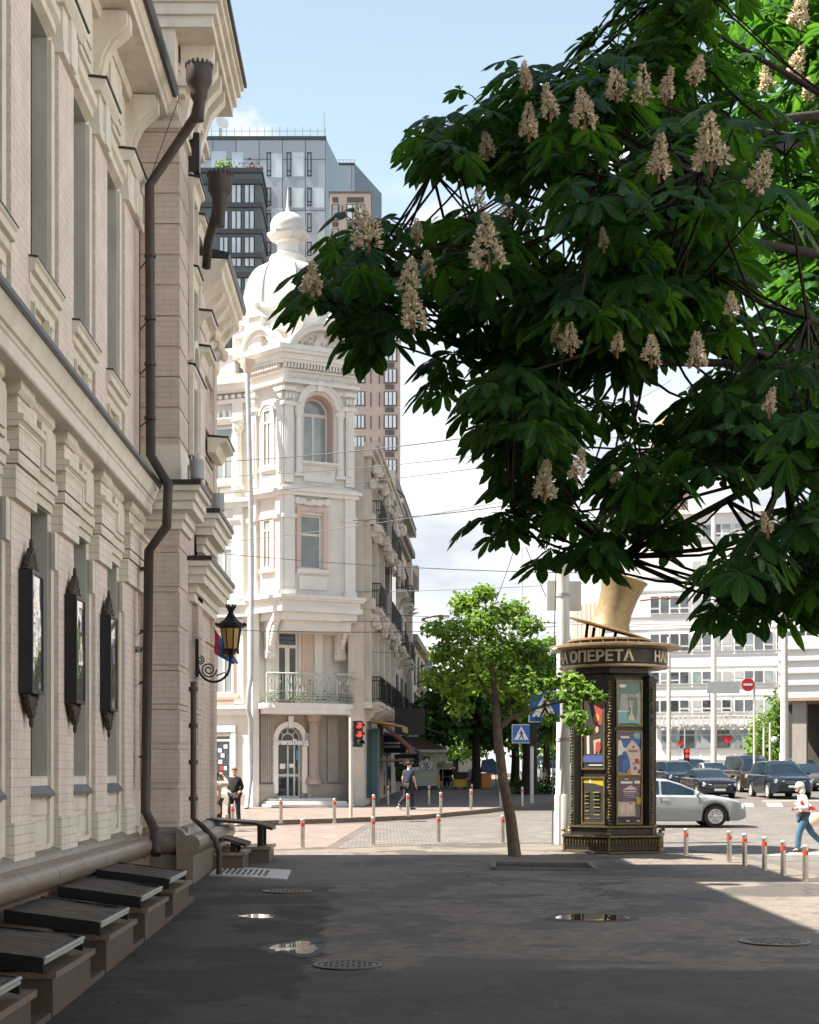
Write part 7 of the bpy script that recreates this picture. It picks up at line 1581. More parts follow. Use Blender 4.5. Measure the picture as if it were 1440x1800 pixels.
def wires():
    def wire(a,b,Ya,Yb,label,r=.011,sag=.15,nm='overhead_wire'):
        p,q=W(*a,Ya),W(*b,Yb); t=[p*(1-i/10)+q*(i/10)+Vector((0,0,-sag*4*(i/10)*(1-i/10))) for i in range(11)]
        m=MB(); m.tube(t,r,5); o=m.build(nm,WIRE,None,smooth=60); tag(o,label,'wire',None if nm!='overhead_wire' else 'overhead tram and power wires'); return o
    wire((372,812),(990,745),52,40,'wire crossing the arched tower window and leaving towards the chestnut',.016)
    wire((372,838),(990,782),53,41,'thin wire passing just under the arched tower window sill')
    wire((372,868),(1000,800),54,42,'wire level with the string course of the tower')
    wire((378,955),(1010,858),50,45,'wire slanting across the rectangular tower window')
    wire((378,972),(1100,1008),48,46,'wire sagging in front of the lower tower window',.013)
    wire((620,915),(1010,868),52,52,'wire rising right from the pinkish house cornice',.016)
    wire((470,1040),(1100,1020),60,50,'nearly level wire at the tower balcony cornice')
    wire((560,1072),(1440,1110),60,70,'contact wire passing above the maple crown')
    wire((600,1092),(1440,1082),56,64,'second contact wire just below the first above the maple')
    wire((420,1108),(1000,1100),55,60,'wire at loggia height across the balcony door',.014)
    wire((540,1138),(1000,1150),58,62,'lowest wire crossing the balcony door')
    wire((640,1205),(780,1290),62,72,'slack cable drooping from the balconies to the kiosk',.025,.3)
    wire((640,1215),(800,1275),66,80,'second slack cable under the balconies',.018,.2)
    wire((1030,742),(1180,668),60,60,'short wire glimpsed through the chestnut gap')
    wire((1030,775),(1240,735),70,70,'lower wire glimpsed through the chestnut gap')
    wire((1060,1048),(1440,1010),60,60,'wire above the top window row of the white office')
    wire((1070,1095),(1440,1090),60,60,'wire across the second window band of the white office')
    wire((905,962),(870,1060),118,118,'stay wire beside the tall mast',.03); wire((925,962),(965,1060),118,118,'stay wire on the right of the tall mast',.03)
    # trolley hangers
    for (a,b,Y,lb) in (((742,1088),(790,1083),60,'rusty trolley wire hanger left of the maple top'),((1125,1056),(1205,1052),60,'rusty twisted hanger crossing the white office')):
        m=MB(); p,q=W(*a,Y),W(*b,Y); m.tube([p,(p+q)/2+Vector((0,0,.06)),q],.035,6); m.ball((p+q)/2+Vector((.2,0,.05)),(.12,.06,.08),6,4); o=m.build('wire_hanger',plain('rusty_metal',(.22,.09,.05),.8),None,smooth=40); tag(o,lb,'wire hanger')
wires()
def kiosk():
    Y=78; g=gz(Y)+.15; X=lambda px:(px-PX0)/F_PX*Y; z=lambda py:EYE+(PY0-py)/F_PX*Y
    x0,x1=X(672),X(768); t=thing('street_kiosk','pale green street kiosk with a brown hipped roof and wide window','kiosk',(X(730),Y,g))
    KG=plain('pale_green_panel',(.42,.43,.33),.7,vary=.1); m=MB(); m.box(x0,x1,Y,Y+3,g,z(1320)); m.build('wall',KG,t,smooth=0)
    m=MB(); m.box(x0-.03,x1+.03,Y-.05,Y+3.05,g,g+.22); m.build('base',DARKMET,t,smooth=0)
    m=MB(); e=.55; m.loft([[(x0-e,Y-e,z(1318)),(x1+e,Y-e,z(1318)),(x1+e,Y+3.5,z(1318)),(x0-e,Y+3.5,z(1318))],[(x0+1,Y+1.2,z(1294)),(x1-1,Y+1.2,z(1294)),(x1-1,Y+1.8,z(1294)),(x0+1,Y+1.8,z(1294))]]); m.build('roof',plain('brown_shingle',(.10,.06,.04),.85,vary=.4,vscale=6),t,smooth=0)
    m=MB(); m.box(x0-e-.03,x1+e+.03,Y-e-.03,Y+3.5,z(1323),z(1318)); m.build('eaves_board',KG,t,smooth=0)
    for a,b in ((722,762),(684,716)):
        m=MB(); m.box(X(a),X(b),Y-.04,Y,z(1356),z(1327)); w=m.build('window',KG,t,smooth=0); m=MB(); m.box(X(a)+.06,X(b)-.06,Y-.06,Y-.04,z(1355)+.03,z(1328)-.03); m.build('pane',GLASS,w,smooth=0)
    m=MB(); m.box(X(720),X(764),Y-.03,Y,z(1386),z(1359)); m.build('panel',KG,t,smooth=0)
    # carts under the lindens
    Y2=80; X2=lambda px:(px-PX0)/F_PX*Y2; z2=lambda py:EYE+(PY0-py)/F_PX*Y2; g2=gz(Y2)+.15
    YEL=plain('yellow_cart_paint',(.6,.42,.02),.5); ORA=plain('orange_cart_paint',(.62,.22,.02),.5)
    t=thing('street_cart','yellow street cart with a dark counter under the linden','cart',(X2(808),Y2,g2)); m=MB(); m.box(X2(799),X2(820),Y2,Y2+.9,g2+.12,z2(1369)); m.build('body',YEL,t,smooth=0); m=MB(); m.box(X2(798),X2(823),Y2-.08,Y2+1,z2(1369),z2(1357)); m.build('counter',BLACK,t,smooth=0); m=MB()
    for px in (802,818):
        for dy in (.1,.8): m.lathe((X2(px),Y2+dy,g2+.1),[(.1,-.03),(.1,.03)],10,axis=(1,0,0))
    m.build('wheel',BLACK,t)
    t=thing('street_cart','small yellow cart with a white menu board beside the orange one','cart',(X2(830),Y2+.6,g2)); m=MB(); m.box(X2(821),X2(833),Y2+.5,Y2+1.2,g2+.05,z2(1370)); m.build('body',YEL,t,smooth=0); m=MB(); m.box(X2(824),X2(842),Y2+.4,Y2+.46,z2(1370),z2(1352)); m.build('menu_board',SWHITE,t,smooth=0); m=MB(); m.box(X2(826),X2(840),Y2+.38,Y2+.4,g2,z2(1371)); m.build('stand',GREYM,t,smooth=0)
    t=thing('street_cart','orange street cart with a blue tarpaulin roof','cart',(X2(854),Y2,g2)); m=MB(); m.box(X2(843),X2(864),Y2,Y2+.9,g2+.08,z2(1359)); m.build('body',ORA,t,smooth=0); m=MB(); m.prism([(X2(847),Y2-.1,z2(1357)),(X2(876),Y2-.1,z2(1361)),(X2(876),Y2-.1,z2(1344)),(X2(866),Y2-.1,z2(1333)),(X2(850),Y2-.1,z2(1336))],(0,1.4,0)); m.build('tarpaulin',plain('blue_tarpaulin',(.06,.11,.2),.6,vary=.4,vscale=5),t,smooth=0); m=MB()
    for px in (846,872): m.bar((X2(px),Y2,g2),(X2(px),Y2,z2(1357)),.05)
    m.build('post',BLACK,t)
    t=thing('market_parasol','small cream parasol above the two seated people','parasol',(X2(781),Y2+2,g2)); m=MB(); m.tube([(X2(781),Y2+2,g2),(X2(781),Y2+2,z2(1340))],.03,8); m.build('pole',GREYL,t); m=MB(); m.lathe((X2(781),Y2+2,0),[(.7,z2(1351)),(.72,z2(1349)),(.35,z2(1343)),(.02,z2(1338))],8); m.build('canopy',plain('cream_canvas',(.65,.57,.4),.85),t)
    t=thing('yellow_barrier','narrow yellow barrier post beside the kiosk','post',(X2(770),Y2-.5,g2)); m=MB(); m.box(X2(769),X2(773),Y2-.5,Y2-.35,g2,z2(1364)); m.build('panel',YEL,t,smooth=0)
    # bicycle and cafe chairs before the shops
    c=Vector(((645-PX0)/F_PX*63,63,gz(63)+.15)); t=thing('bicycle','dark parked bicycle leaning by the shop fronts','bicycle',tuple(c))
    d=Vector((.35,.94,0)); P=lambda a,h:c+d*a+Vector((0,0,h))
    for a in (-.52,.52):
        m=MB(); m.tube([P(a+.33*math.cos(2*math.pi*k/20),.34+.33*math.sin(2*math.pi*k/20)) for k in range(21)],.022,6); w=m.build('wheel',BLACK,t); m=MB()
        for k in range(10): m.tube([P(a,.34),P(a+.31*math.cos(k*.628),.34+.31*math.sin(k*.628))],.004,3)
        m.build('spokes',ALU,w)
    m=MB(); m.tube([P(-.52,.34),P(-.15,.3),P(.38,.75),P(-.2,.72),P(-.15,.3)],.02,6); m.tube([P(-.52,.34),P(-.2,.72)],.015,6); m.tube([P(.52,.34),P(.38,.75),P(.35,.95)],.02,6); m.build('frame',BLACK,t); m=MB(); m.tube([P(.35,.97)+Vector((-.25,.1,0)),P(.35,.97)+Vector((.25,-.1,0))],.016,6); m.build('handlebar',BLACK,t); m=MB(); m.ball(P(-.24,.86),(.1,.13,.04),8,5); m.build('saddle',BLACK,t)
    def chair(px,Y,rz):
        c=Vector(((px-PX0)/F_PX*Y,Y,gz(Y)+.15)); t=thing('cafe_chair','',None or 'chair',tuple(c),rz,'grey cafe chairs outside the shops'); m=MB(); m.box(-.2,.2,-.2,.2,.44,.47); m.build('seat',GREYL,t,world=False); m=MB(); m.box(-.2,.2,.18,.21,.6,.88); m.build('backrest',GREYL,t,world=False)
        for sx in (-.18,.18):
            for sy,h in ((-.18,.44),(.19,.88)): m=MB(); m.tube([(sx,sy,0),(sx,sy,h)],.016,6); m.build('leg',BLACK,t,world=False)
        return t
    for px,Y,rz,lb in ((655,67,.4,'cafe chair nearest the parked bicycle'),(664,68.5,-.7,'second cafe chair from the parked bicycle'),(672,70,1.9,'cafe chair nearest the potted shrub'),(668,72,2.6,'cafe chair set furthest back against the shop fronts')): chair(px,Y,rz)['label']=lb
kiosk()
# ---------------------------------------------------------------- cars
TYRE=plain('tyre_rubber',(.016,.015,.015),.85,vary=.3); RIM=plain('alloy_rim',(.5,.5,.5),.4,metal=.15); CARGLASS=glassmat('car_glass',(.012,.02,.03),.05,0,.45)
LAMPG=plain('headlamp_glass',(.75,.75,.72),.15,spec=.8,coat=.5); CHROME=plain('chrome',(.6,.6,.58),.2,metal=.9); BLKPL=plain('black_plastic',(.018,.018,.02),.5); TAILR=plain('tail_lamp_red',(.4,.02,.02),.3)
CARGLASS.node_tree.nodes['Principled BSDF'].inputs['IOR'].default_value=1.45
def carpaint(name,c,rough=.3): return plain(name,c,rough,metal=.15,vary=.04,spec=.35,coat=.35)
def lerp(t,P):
    for (a,b),(c,d) in zip(P[:-1],P[1:]):
        if t<=c: return b+(d-b)*(t-a)/(c-a) if c>a else d
    return P[-1][1]
def car(label,loc,rotz,paint,L=4.5,Wd=1.8,prof=None,gh=None,wr=.32,wb=None,zb=.2,cat='car',name='parked_car',belt=None,group='cars on the junction',rim=None):
    """prof: lower body top line (x from front 0 to rear L) ; gh: glasshouse top line; belt line follows prof"""
    T=thing(name,label,cat,loc,rotz,group); hw=Wd/2; fa,ra=wb
    xs=sorted(set([round(L*i/72,4) for i in range(73)]+[p[0] for p in prof]+[p[0] for p in gh]))
    body=MB(); glass=MB(); g0,g1=gh[0][0],gh[-1][0]
    def width(x): # plan taper at nose and tail
        t=min(x,L-x); return hw*(1-.30*max(0,1-t/.55)**2.2)
    def low(x):
        z=zb+.10*max(0,1-x/.35)**2+.12*max(0,1-(L-x)/.4)**2
        for a in (fa,ra):
            d=abs(x-a); R=wr+.065
            if d<R: z=max(z,wr+math.sqrt(R*R-d*d))
        return z
    rings=[];tops=[]
    for x in xs:
        w=width(x); z0=low(x); z1=lerp(x,prof); z0=min(z0,z1-.08); zs=z1-.06
        ring=[(x,-w*.93,z0),(x,-w*.99,z0+(zs-z0)*.3),(x,-w,z0+(zs-z0)*.62),(x,-w*.97,zs),(x,-w*.88,z1),(x,-w*.4,z1+.025),(x,0,z1+.03)]
        ring+=[(a,-b,c) for a,b,c in ring[-2::-1]]; rings.append(ring)
    body.loft(rings,True,True,True)
    # glasshouse: roof painted, sides glazed
    gx=[x for x in xs if g0<=x<=g1]; gr=[]
    for x in gx:
        w=width(x)*.88; zt=max(lerp(x,gh),lerp(x,prof)+.01); zb_=lerp(x,prof)-.01; ins=.16*min(1,(zt-zb_)/.45)
        gr.append([(x,-w,zb_),(x,-(w-ins),zt-.05*min(1,(zt-zb_)/.3)),(x,-(w-ins)*.86,zt),(x,0,zt+.025),(x,(w-ins)*.86,zt),(x,w-ins,zt-.05*min(1,(zt-zb_)/.3)),(x,w,zb_)])
    mx=max(z for _,z in gh)
    for k in range(len(gx)-1):
        a,b=gr[k],gr[k+1]; xm=(gx[k]+gx[k+1])/2; zt=lerp(xm,gh); slope=abs(lerp(gx[k+1],gh)-lerp(gx[k],gh))/(gx[k+1]-gx[k]); hgt=zt-lerp(xm,prof)
        pill=any(abs(xm-p)<.05 for p in ((g0+g1)/2,)) 
        for i in range(6):
            q=[a[i],a[i+1],b[i+1],b[i]]; side=i in (0,5); g=False
            if side and hgt>.16 and not pill: g=True
            if i in (2,3) and slope>.30: g=True
            (glass if g else body).poly(q)
    B=body.build('body',paint,T,smooth=38,world=False); glass.build('windows',CARGLASS,T,smooth=38,world=False)
    # inner wells and floor
    m=MB(); m.box(.5,L-.5,-hw*.72,hw*.72,zb-.02,.6); [m.box(a-wr-.07,a+wr+.07,-hw*.78,hw*.78,zb,min(wr*2+.12,lerp(a,prof)-.06)) for a in (fa,ra)]; m.build('underbody',BLKPL,T,smooth=0,world=False)
    for x in (fa,ra):
        for s in (-1,1):
            m=MB(); y=s*(hw-.115); m.lathe((x,y,wr),[(wr*.66,-.105),(wr*.96,-.10),(wr,-.06),(wr,.06),(wr*.96,.10),(wr*.66,.105)],26,axis=(0,s,0),caps=False); w=m.build('wheel',TYRE,T,world=False)
            m=MB(); m.lathe((x,y+s*.06,wr),[(wr*.67,-.02),(wr*.67,.045),(wr*.62,.045),(wr*.6,.0)],24,axis=(0,s,0)); m.lathe((x,y+s*.07,wr),[(wr*.18,-.02),(wr*.18,.03),(wr*.1,.035)],12,axis=(0,s,0))
            for k in range(7):
                a=2*math.pi*k/7+.3; e=Vector((math.cos(a),0,math.sin(a))); c=Vector((x,y+s*.085,wr)); m.bar(c+e*wr*.12,c+e*wr*.64,wr*.14,.03,(0,1,0))
            m.build('rim',rim or RIM,w,world=False); m=MB(); m.lathe((x,y+s*.055,wr),[(wr*.62,0),(wr*.62,.004)],20,axis=(0,s,0)); m.build('brake_shadow_disc',BLKPL,w,world=False) if False else None
    zl=lerp(.25,prof)-.2
    for s in (-1,1):
        m=MB(); m.loft([[(.06+.02,s*hw*.44,zl-.06),(.07,s*hw*.44,zl+.07),(.20,s*hw*.86,zl+.10),(.22,s*hw*.86,zl-.04)],[(.0,s*hw*.44,zl-.06),(-.0,s*hw*.44,zl+.06),(.10,s*hw*.885,zl+.09),(.12,s*hw*.885,zl-.04)]]); m.build('headlight',LAMPG,T,world=False)
        m=MB(); m.box(L-.2,L-.03,s*hw*.55-.15,s*hw*.55+.15,lerp(L-.2,prof)-.3,lerp(L-.2,prof)-.12); m.build('tail_light',TAILR,T,world=False)
        xm=g0+.32; m=MB(); m.ball((xm,s*(hw+.09),lerp(xm,prof)+.06),(.07,.11,.08),8,6); m.bar((xm,s*hw*.9,lerp(xm,prof)),(xm,s*(hw+.05),lerp(xm,prof)+.04),.05); m.build('mirror',paint,T,world=False)
        for xh in (g0+(g1-g0)*.42,g0+(g1-g0)*.72): m=MB(); m.box(xh,xh+.2,s*hw*.985-.02,s*hw*.985+.02,lerp(xh,prof)-.17,lerp(xh,prof)-.135); m.build('door_handle',CHROME if paint is SILV else paint,T,world=False)
        for xd in (g0+.25,g0+(g1-g0)*.5,g0+(g1-g0)*.8): m=MB(); m.box(xd,xd+.012,s*hw*.988-.012,s*hw*.988+.006,zb+.22,lerp(xd,prof)-.08); m.build('door_gap',BLKPL,T,world=False)
    m=MB(); m.box(-.03,.12,-hw*.40,hw*.40,zl-.08,zl+.07); m.build('grille',BLKPL,T,smooth=0,world=False); m=MB()
    for k in range(4): m.box(-.04,.0,-hw*.38,hw*.38,zl-.065+k*.035,zl-.055+k*.035)
    m.build('grille_bar',CHROME,T,smooth=0,world=False)
    m=MB(); m.box(-.01,.16,-hw*.66,hw*.66,zb+.10,zb+.25); m.build('bumper_intake',BLKPL,T,smooth=0,world=False)
    m=MB(); m.box(-.05,.0,-.26,.26,zl-.25,zl-.14); m.build('number_plate',SWHITE,T,smooth=0,world=False)
    return T
SEDAN=lambda L,h=1.45:dict(prof=[(0,.60),(.06,.70),(.2,.79),(.5,.87),(.9,.935),(1.25,.965),(1.6,.97),(L-.95,1.0),(L-.15,.97),(L,.86)],gh=[(1.2,.965),(1.6,1.15),(1.98,1.33),(2.35,h-.02),(2.75,h),(3.2,h-.03),(3.6,h-.12),(L-.75,1.02)])
SUV=lambda L,h:dict(prof=[(0,.80),(.1,.95),(.45,1.04),(1.1,1.12),(1.4,1.14),(L-.1,1.18),(L,1.0)],gh=[(1.05,1.11),(1.4,1.38),(1.75,1.62),(2.1,h-.03),(2.6,h),(L-1.0,h-.02),(L-.45,h-.1),(L-.12,1.2)])
VAN=lambda L,h:dict(prof=[(0,.85),(.1,.98),(.5,1.08),(1.0,1.18),(1.2,1.2),(L-.05,1.22),(L,1.1)],gh=[(.75,1.13),(1.1,1.45),(1.5,1.78),(1.9,h-.03),(2.3,h),(L-.5,h),(L-.08,h-.08),(L-.03,1.24)])
SILV=carpaint('silver_paint',(.27,.29,.30),.35); BLKP=carpaint('black_car_paint',(.012,.013,.016),.2); NAVY=carpaint('dark_navy_paint',(.016,.022,.035),.22); TAN=carpaint('champagne_paint',(.36,.31,.26),.32); GREYP=carpaint('dark_grey_paint',(.06,.062,.065),.3); DKBR=carpaint('dark_brown_paint',(.03,.022,.018),.25); WHP=carpaint('white_car_paint',(.7,.7,.68),.35)
def traffic():
    # silver saloon driving right, side on. local x runs from nose to tail
    Y=45.5; xf=(1303-PX0)/F_PX*Y; car('silver saloon car driving past behind the advertising column',(xf,Y,gz(Y)+.008),math.pi-.02,SILV,4.75,1.82,wb=(.97,3.7),wr=.335,zb=.2,name='moving_car',**SEDAN(4.75,1.46))
    def face(label,px,Y,rz,paint,**k): x=(px-PX0)/F_PX*Y; return car(label,(x,Y,gz(Y)+.008),math.pi/2+rz,paint,**k)
    face('black four by four with silver headlights facing the camera, nearest in the queue',1396,68.5,.02,NAVY,L=4.9,Wd=2.0,wb=(.95,3.85),wr=.39,zb=.28,cat='car',**SUV(4.9,1.80))
    face('black people carrier behind the nearest four by four',1339,78,.02,DKBR,L=5.2,Wd=1.95,wb=(.95,4.1),wr=.36,zb=.24,cat='van',**VAN(5.2,2.0))
    face('low black saloon with lit reflections facing the camera in front of the tan car',1266,69.5,.03,BLKP,L=4.6,Wd=1.82,wb=(.95,3.6),wr=.32,zb=.18,**SEDAN(4.6,1.42))
    face('champagne coloured saloon behind the low black one',1272,82,.03,TAN,L=4.8,Wd=1.85,wb=(.95,3.75),wr=.34,zb=.2,**SEDAN(4.8,1.55))
    face('dark blue four by four facing the camera, left end of the queue',1205,78,.03,NAVY,L=4.7,Wd=1.9,wb=(.95,3.7),wr=.37,zb=.26,**SUV(4.7,1.72))
    face('dark car whose roof shows behind the left four by four',1232,92,.03,GREYP,L=4.6,Wd=1.85,wb=(.95,3.6),wr=.34,zb=.2,**SUV(4.6,1.7))
    face('dark grey saloon cut by the right picture edge',1444,80,.02,GREYP,L=4.7,Wd=1.85,wb=(.95,3.7),wr=.34,zb=.2,**SEDAN(4.7,1.52))
    face('grey car behind the nearest four by four at the right edge',1428,93,.02,GREYP,L=4.7,Wd=1.85,wb=(.95,3.7),wr=.34,zb=.2,**SUV(4.7,1.7))
    face('white car glimpsed left of the tall wire pole',976,98,.05,WHP,L=4.4,Wd=1.8,wb=(.9,3.5),wr=.33,zb=.2,**SEDAN(4.4,1.5))
    face('dark car half hidden by the linden trunk',955,108,.05,BLKP,L=4.4,Wd=1.8,wb=(.9,3.5),wr=.33,zb=.2,**SUV(4.4,1.6))
traffic()
# ---------------------------------------------------------------- people
def skinned(name,nodes,edges,mat,parent,sub=2,extra=None,smooth=True):
    """nodes: name -> (x,y,z,r) ; one continuous skin grown along the edges, root first"""
    keys=list(nodes); me=D.meshes.new(name); me.from_pydata([nodes[k][:3] for k in keys],[(keys.index(a),keys.index(b)) for a,b in edges],[])
    o=D.objects.new(name,me); COL.objects.link(o)
    sk=o.modifiers.new('skin','SKIN'); sk.use_smooth_shade=True
    for i,k in enumerate(keys):
        v=me.skin_vertices[0].data[i]; r=nodes[k][3]; v.radius=r if isinstance(r,(tuple,list)) else (r,r); v.use_root=(i==0)
    sb=o.modifiers.new('sub','SUBSURF'); sb.levels=sub; sb.render_levels=sub
    bpy.context.view_layer.update(); dg=bpy.context.evaluated_depsgraph_get(); ev=D.meshes.new_from_object(o.evaluated_get(dg)); D.objects.remove(o); D.meshes.remove(me)
    V=[tuple(v.co) for v in ev.vertices]; Fc=[tuple(p.vertices) for p in ev.polygons]; D.meshes.remove(ev)
    m=MB(); m.add(V,Fc)
    if extra: extra(m)
    return m.build(name,mat,parent,smooth=60,world=False,normals=False)
SKIN=plain('skin',(.52,.31,.22),.6,vary=.08)
def person(label,loc,rotz,H,J,top,bottom,shoes,hair,sleeve='short',hairfn=None,extra=None,long_coat=False,skirt=None):
    """J holds joints in a 1.75 m frame, x right, y forward"""
    T=thing('person',label,'person',loc,rotz); s=H/1.75
    def S(d): return {k:(v[0]*s,v[1]*s,v[2]*s,(tuple(x*s for x in v[3]) if isinstance(v[3],tuple) else v[3]*s)) for k,v in d.items()}
    R_={'pelvis':(.15,.10),'waist':(.125,.09),'chest':(.155,.105),'neckb':(.07,.07),'neck':.052,'headl':(.068,.078),'headm':(.078,.096),'headt':(.055,.07)}
    N={}
    for k,p in J.items():
        if k in R_: N[k]=(*p,R_[k])
    arm=[('sh',.055),('el',.042),('wr',.029),('ha',.036)]; leg=[('hp',.088),('kn',.058),('an',.04),('to',.035)]
    for sd in 'LR':
        for a,r in arm+leg: N[a+sd]=(*J[a+sd],r)
    E=[('pelvis','waist'),('waist','chest'),('chest','neckb'),('neckb','neck'),('neck','headl'),('headl','headm'),('headm','headt')]
    for sd in 'LR': E+=[('chest','sh'+sd),('sh'+sd,'el'+sd),('el'+sd,'wr'+sd),('wr'+sd,'ha'+sd),('pelvis','hp'+sd),('hp'+sd,'kn'+sd),('kn'+sd,'an'+sd),('an'+sd,'to'+sd)]
    hd=Vector(J['headm'])*s; fw=(Vector(J.get('look',(0,1,0)))).normalized(); rt=fw.cross(Vector((0,0,1))).normalized()
    def face(m):
        q=lambda a,b,c:hd+rt*a*s+fw*b*s+Vector((0,0,c*s))
        m.ball(q(0,.098,-.015),(.014*s,.014*s,.024*s),7,5)          # nose
        for sg in (-1,1): m.ball(q(sg*.078,.0,-.01),(.012*s,.02*s,.03*s),7,5); m.ball(q(sg*.03,.083,.015),(.012*s,.008*s,.008*s),6,4)
        m.ball(q(0,.086,-.055),(.024*s,.008*s,.007*s),7,4); m.ball(q(0,.06,-.085),(.04*s,.035*s,.03*s),7,5)
        for sd in 'LR':
            w=Vector(J['wr'+sd])*s; h=Vector(J['ha'+sd])*s; d=(h-w).normalized(); side=d.cross(fw); 
            side=side.normalized() if side.length>.1 else d.orthogonal().normalized(); up=side.cross(d)
            for i,(o_,ln) in enumerate(((-.03,.065),(-.011,.075),(.009,.07),(.028,.055))):
                a=h+side*o_*s+d*.015*s; b=a+d*ln*.5*s+up*.006*s; c=b+d*ln*.4*s+up*.022*s; m.tube([a,b,c],[.010*s,.009*s,.007*s],6)
            a=w+d*.03*s; m.tube([a+up*.02*s,a+up*.045*s+d*.03*s,a+up*.05*s+d*.055*s],[.012*s,.01*s,.008*s],6)
    skinned('body',S(N),E,SKIN,T,2,face)
    # clothing: thin shells grown along the same skeleton
    C={k:N[k] for k in ('pelvis','waist','chest','neckb')}; g=.026
    def fat(v,g): r=v[3]; return (*v[:3],tuple(x+g for x in r) if isinstance(r,tuple) else r+g)
    tp={'chest':fat(N['chest'],g),'waist':fat(N['waist'],g+.008),'pelvis':fat((*[a*1.0+b*.0 for a,b in zip(J['pelvis'],J['waist'])],N['pelvis'][3]),g+.012),'neckb':fat((*[a*.85+b*.15 for a,b in zip(J['neckb'],J['chest'])],(.085,.08)),g)}
    te=[('chest','waist'),('waist','pelvis'),('chest','neckb')]
    for sd in 'LR':
        tp['sh'+sd]=fat(N['sh'+sd],.022); te.append(('chest','sh'+sd)); e=J['el'+sd]; sh=J['sh'+sd]
        if sleeve=='short': tp['el'+sd]=(*[a*.35+b*.65 for a,b in zip(sh,e)],.062); te.append(('sh'+sd,'el'+sd))
        else:
            tp['el'+sd]=fat(N['el'+sd],.02); te.append(('sh'+sd,'el'+sd)); wv=J['wr'+sd]; f=.55 if sleeve=='pushed' else .92
            tp['wr'+sd]=(*[a*(1-f)+b*f for a,b in zip(e,wv)],.043); te.append(('el'+sd,'wr'+sd))
    if long_coat: tp['hem']=(J['pelvis'][0],J['pelvis'][1],.45,(.22,.17)); te.append(('pelvis','hem'))
    skinned('coat' if long_coat else 'shirt',S(tp),te,top,T)
    bt={'pelvis':fat(N['pelvis'],.022)}; be=[]
    for sd in 'LR':
        for a,b in (('pelvis','hp'),('hp','kn'),('kn','an')):
            bb=b+sd; bt[bb]=fat(N[bb],.024 if b!='an' else .032); be.append(('pelvis' if a=='pelvis' else a+sd,bb))
    skinned('trousers',S(bt),be,bottom,T)
    for sd in 'LR':
        a=Vector(J['an'+sd])*s; t=Vector(J['to'+sd])*s; d=(t-a); d.z=0; d=d.normalized() if d.length>.02 else Vector((0,1,0)); 
        n={'a':(*(a+Vector((0,0,-.03*s))),.05*s),'b':(*(a-d*.04*s+Vector((0,0,-.055*s))),.045*s),'c':(*(t+Vector((0,0,-.0*s))),(.046*s,.036*s)),'d':(*(t+d*.07*s+Vector((0,0,-.005*s))),(.036*s,.026*s))}
        sh=skinned('shoe',n,[('a','b'),('a','c'),('c','d')],shoes,T)
        if shoes is SNEAK:
            m=MB(); p=a-d*.08*s; q=t+d*.1*s; m.bar(p+Vector((0,0,-.085*s)),q+Vector((0,0,-.035*s)),.09*s,.03*s); m.build('sole',SWHITE,sh,world=False)
    m=MB()
    if hairfn: hairfn(m,hd,fw,rt,s)
    else:
        m.ball(hd-fw*.022*s+Vector((0,0,.045*s)),(.088*s,.098*s,.085*s),12,8)
        for k in range(14): a=k*.449; m.ball(hd-fw*.02*s+Vector((.08*s*math.cos(a),.085*s*math.sin(a),.06*s)),(.022*s,.022*s,.03*s),6,4)
    m.build('hair',hair,T,smooth=60,world=False)
    if extra: extra(T,s,J)
    return T
SNEAK=plain('dark_sneaker',(.02,.02,.022),.6)
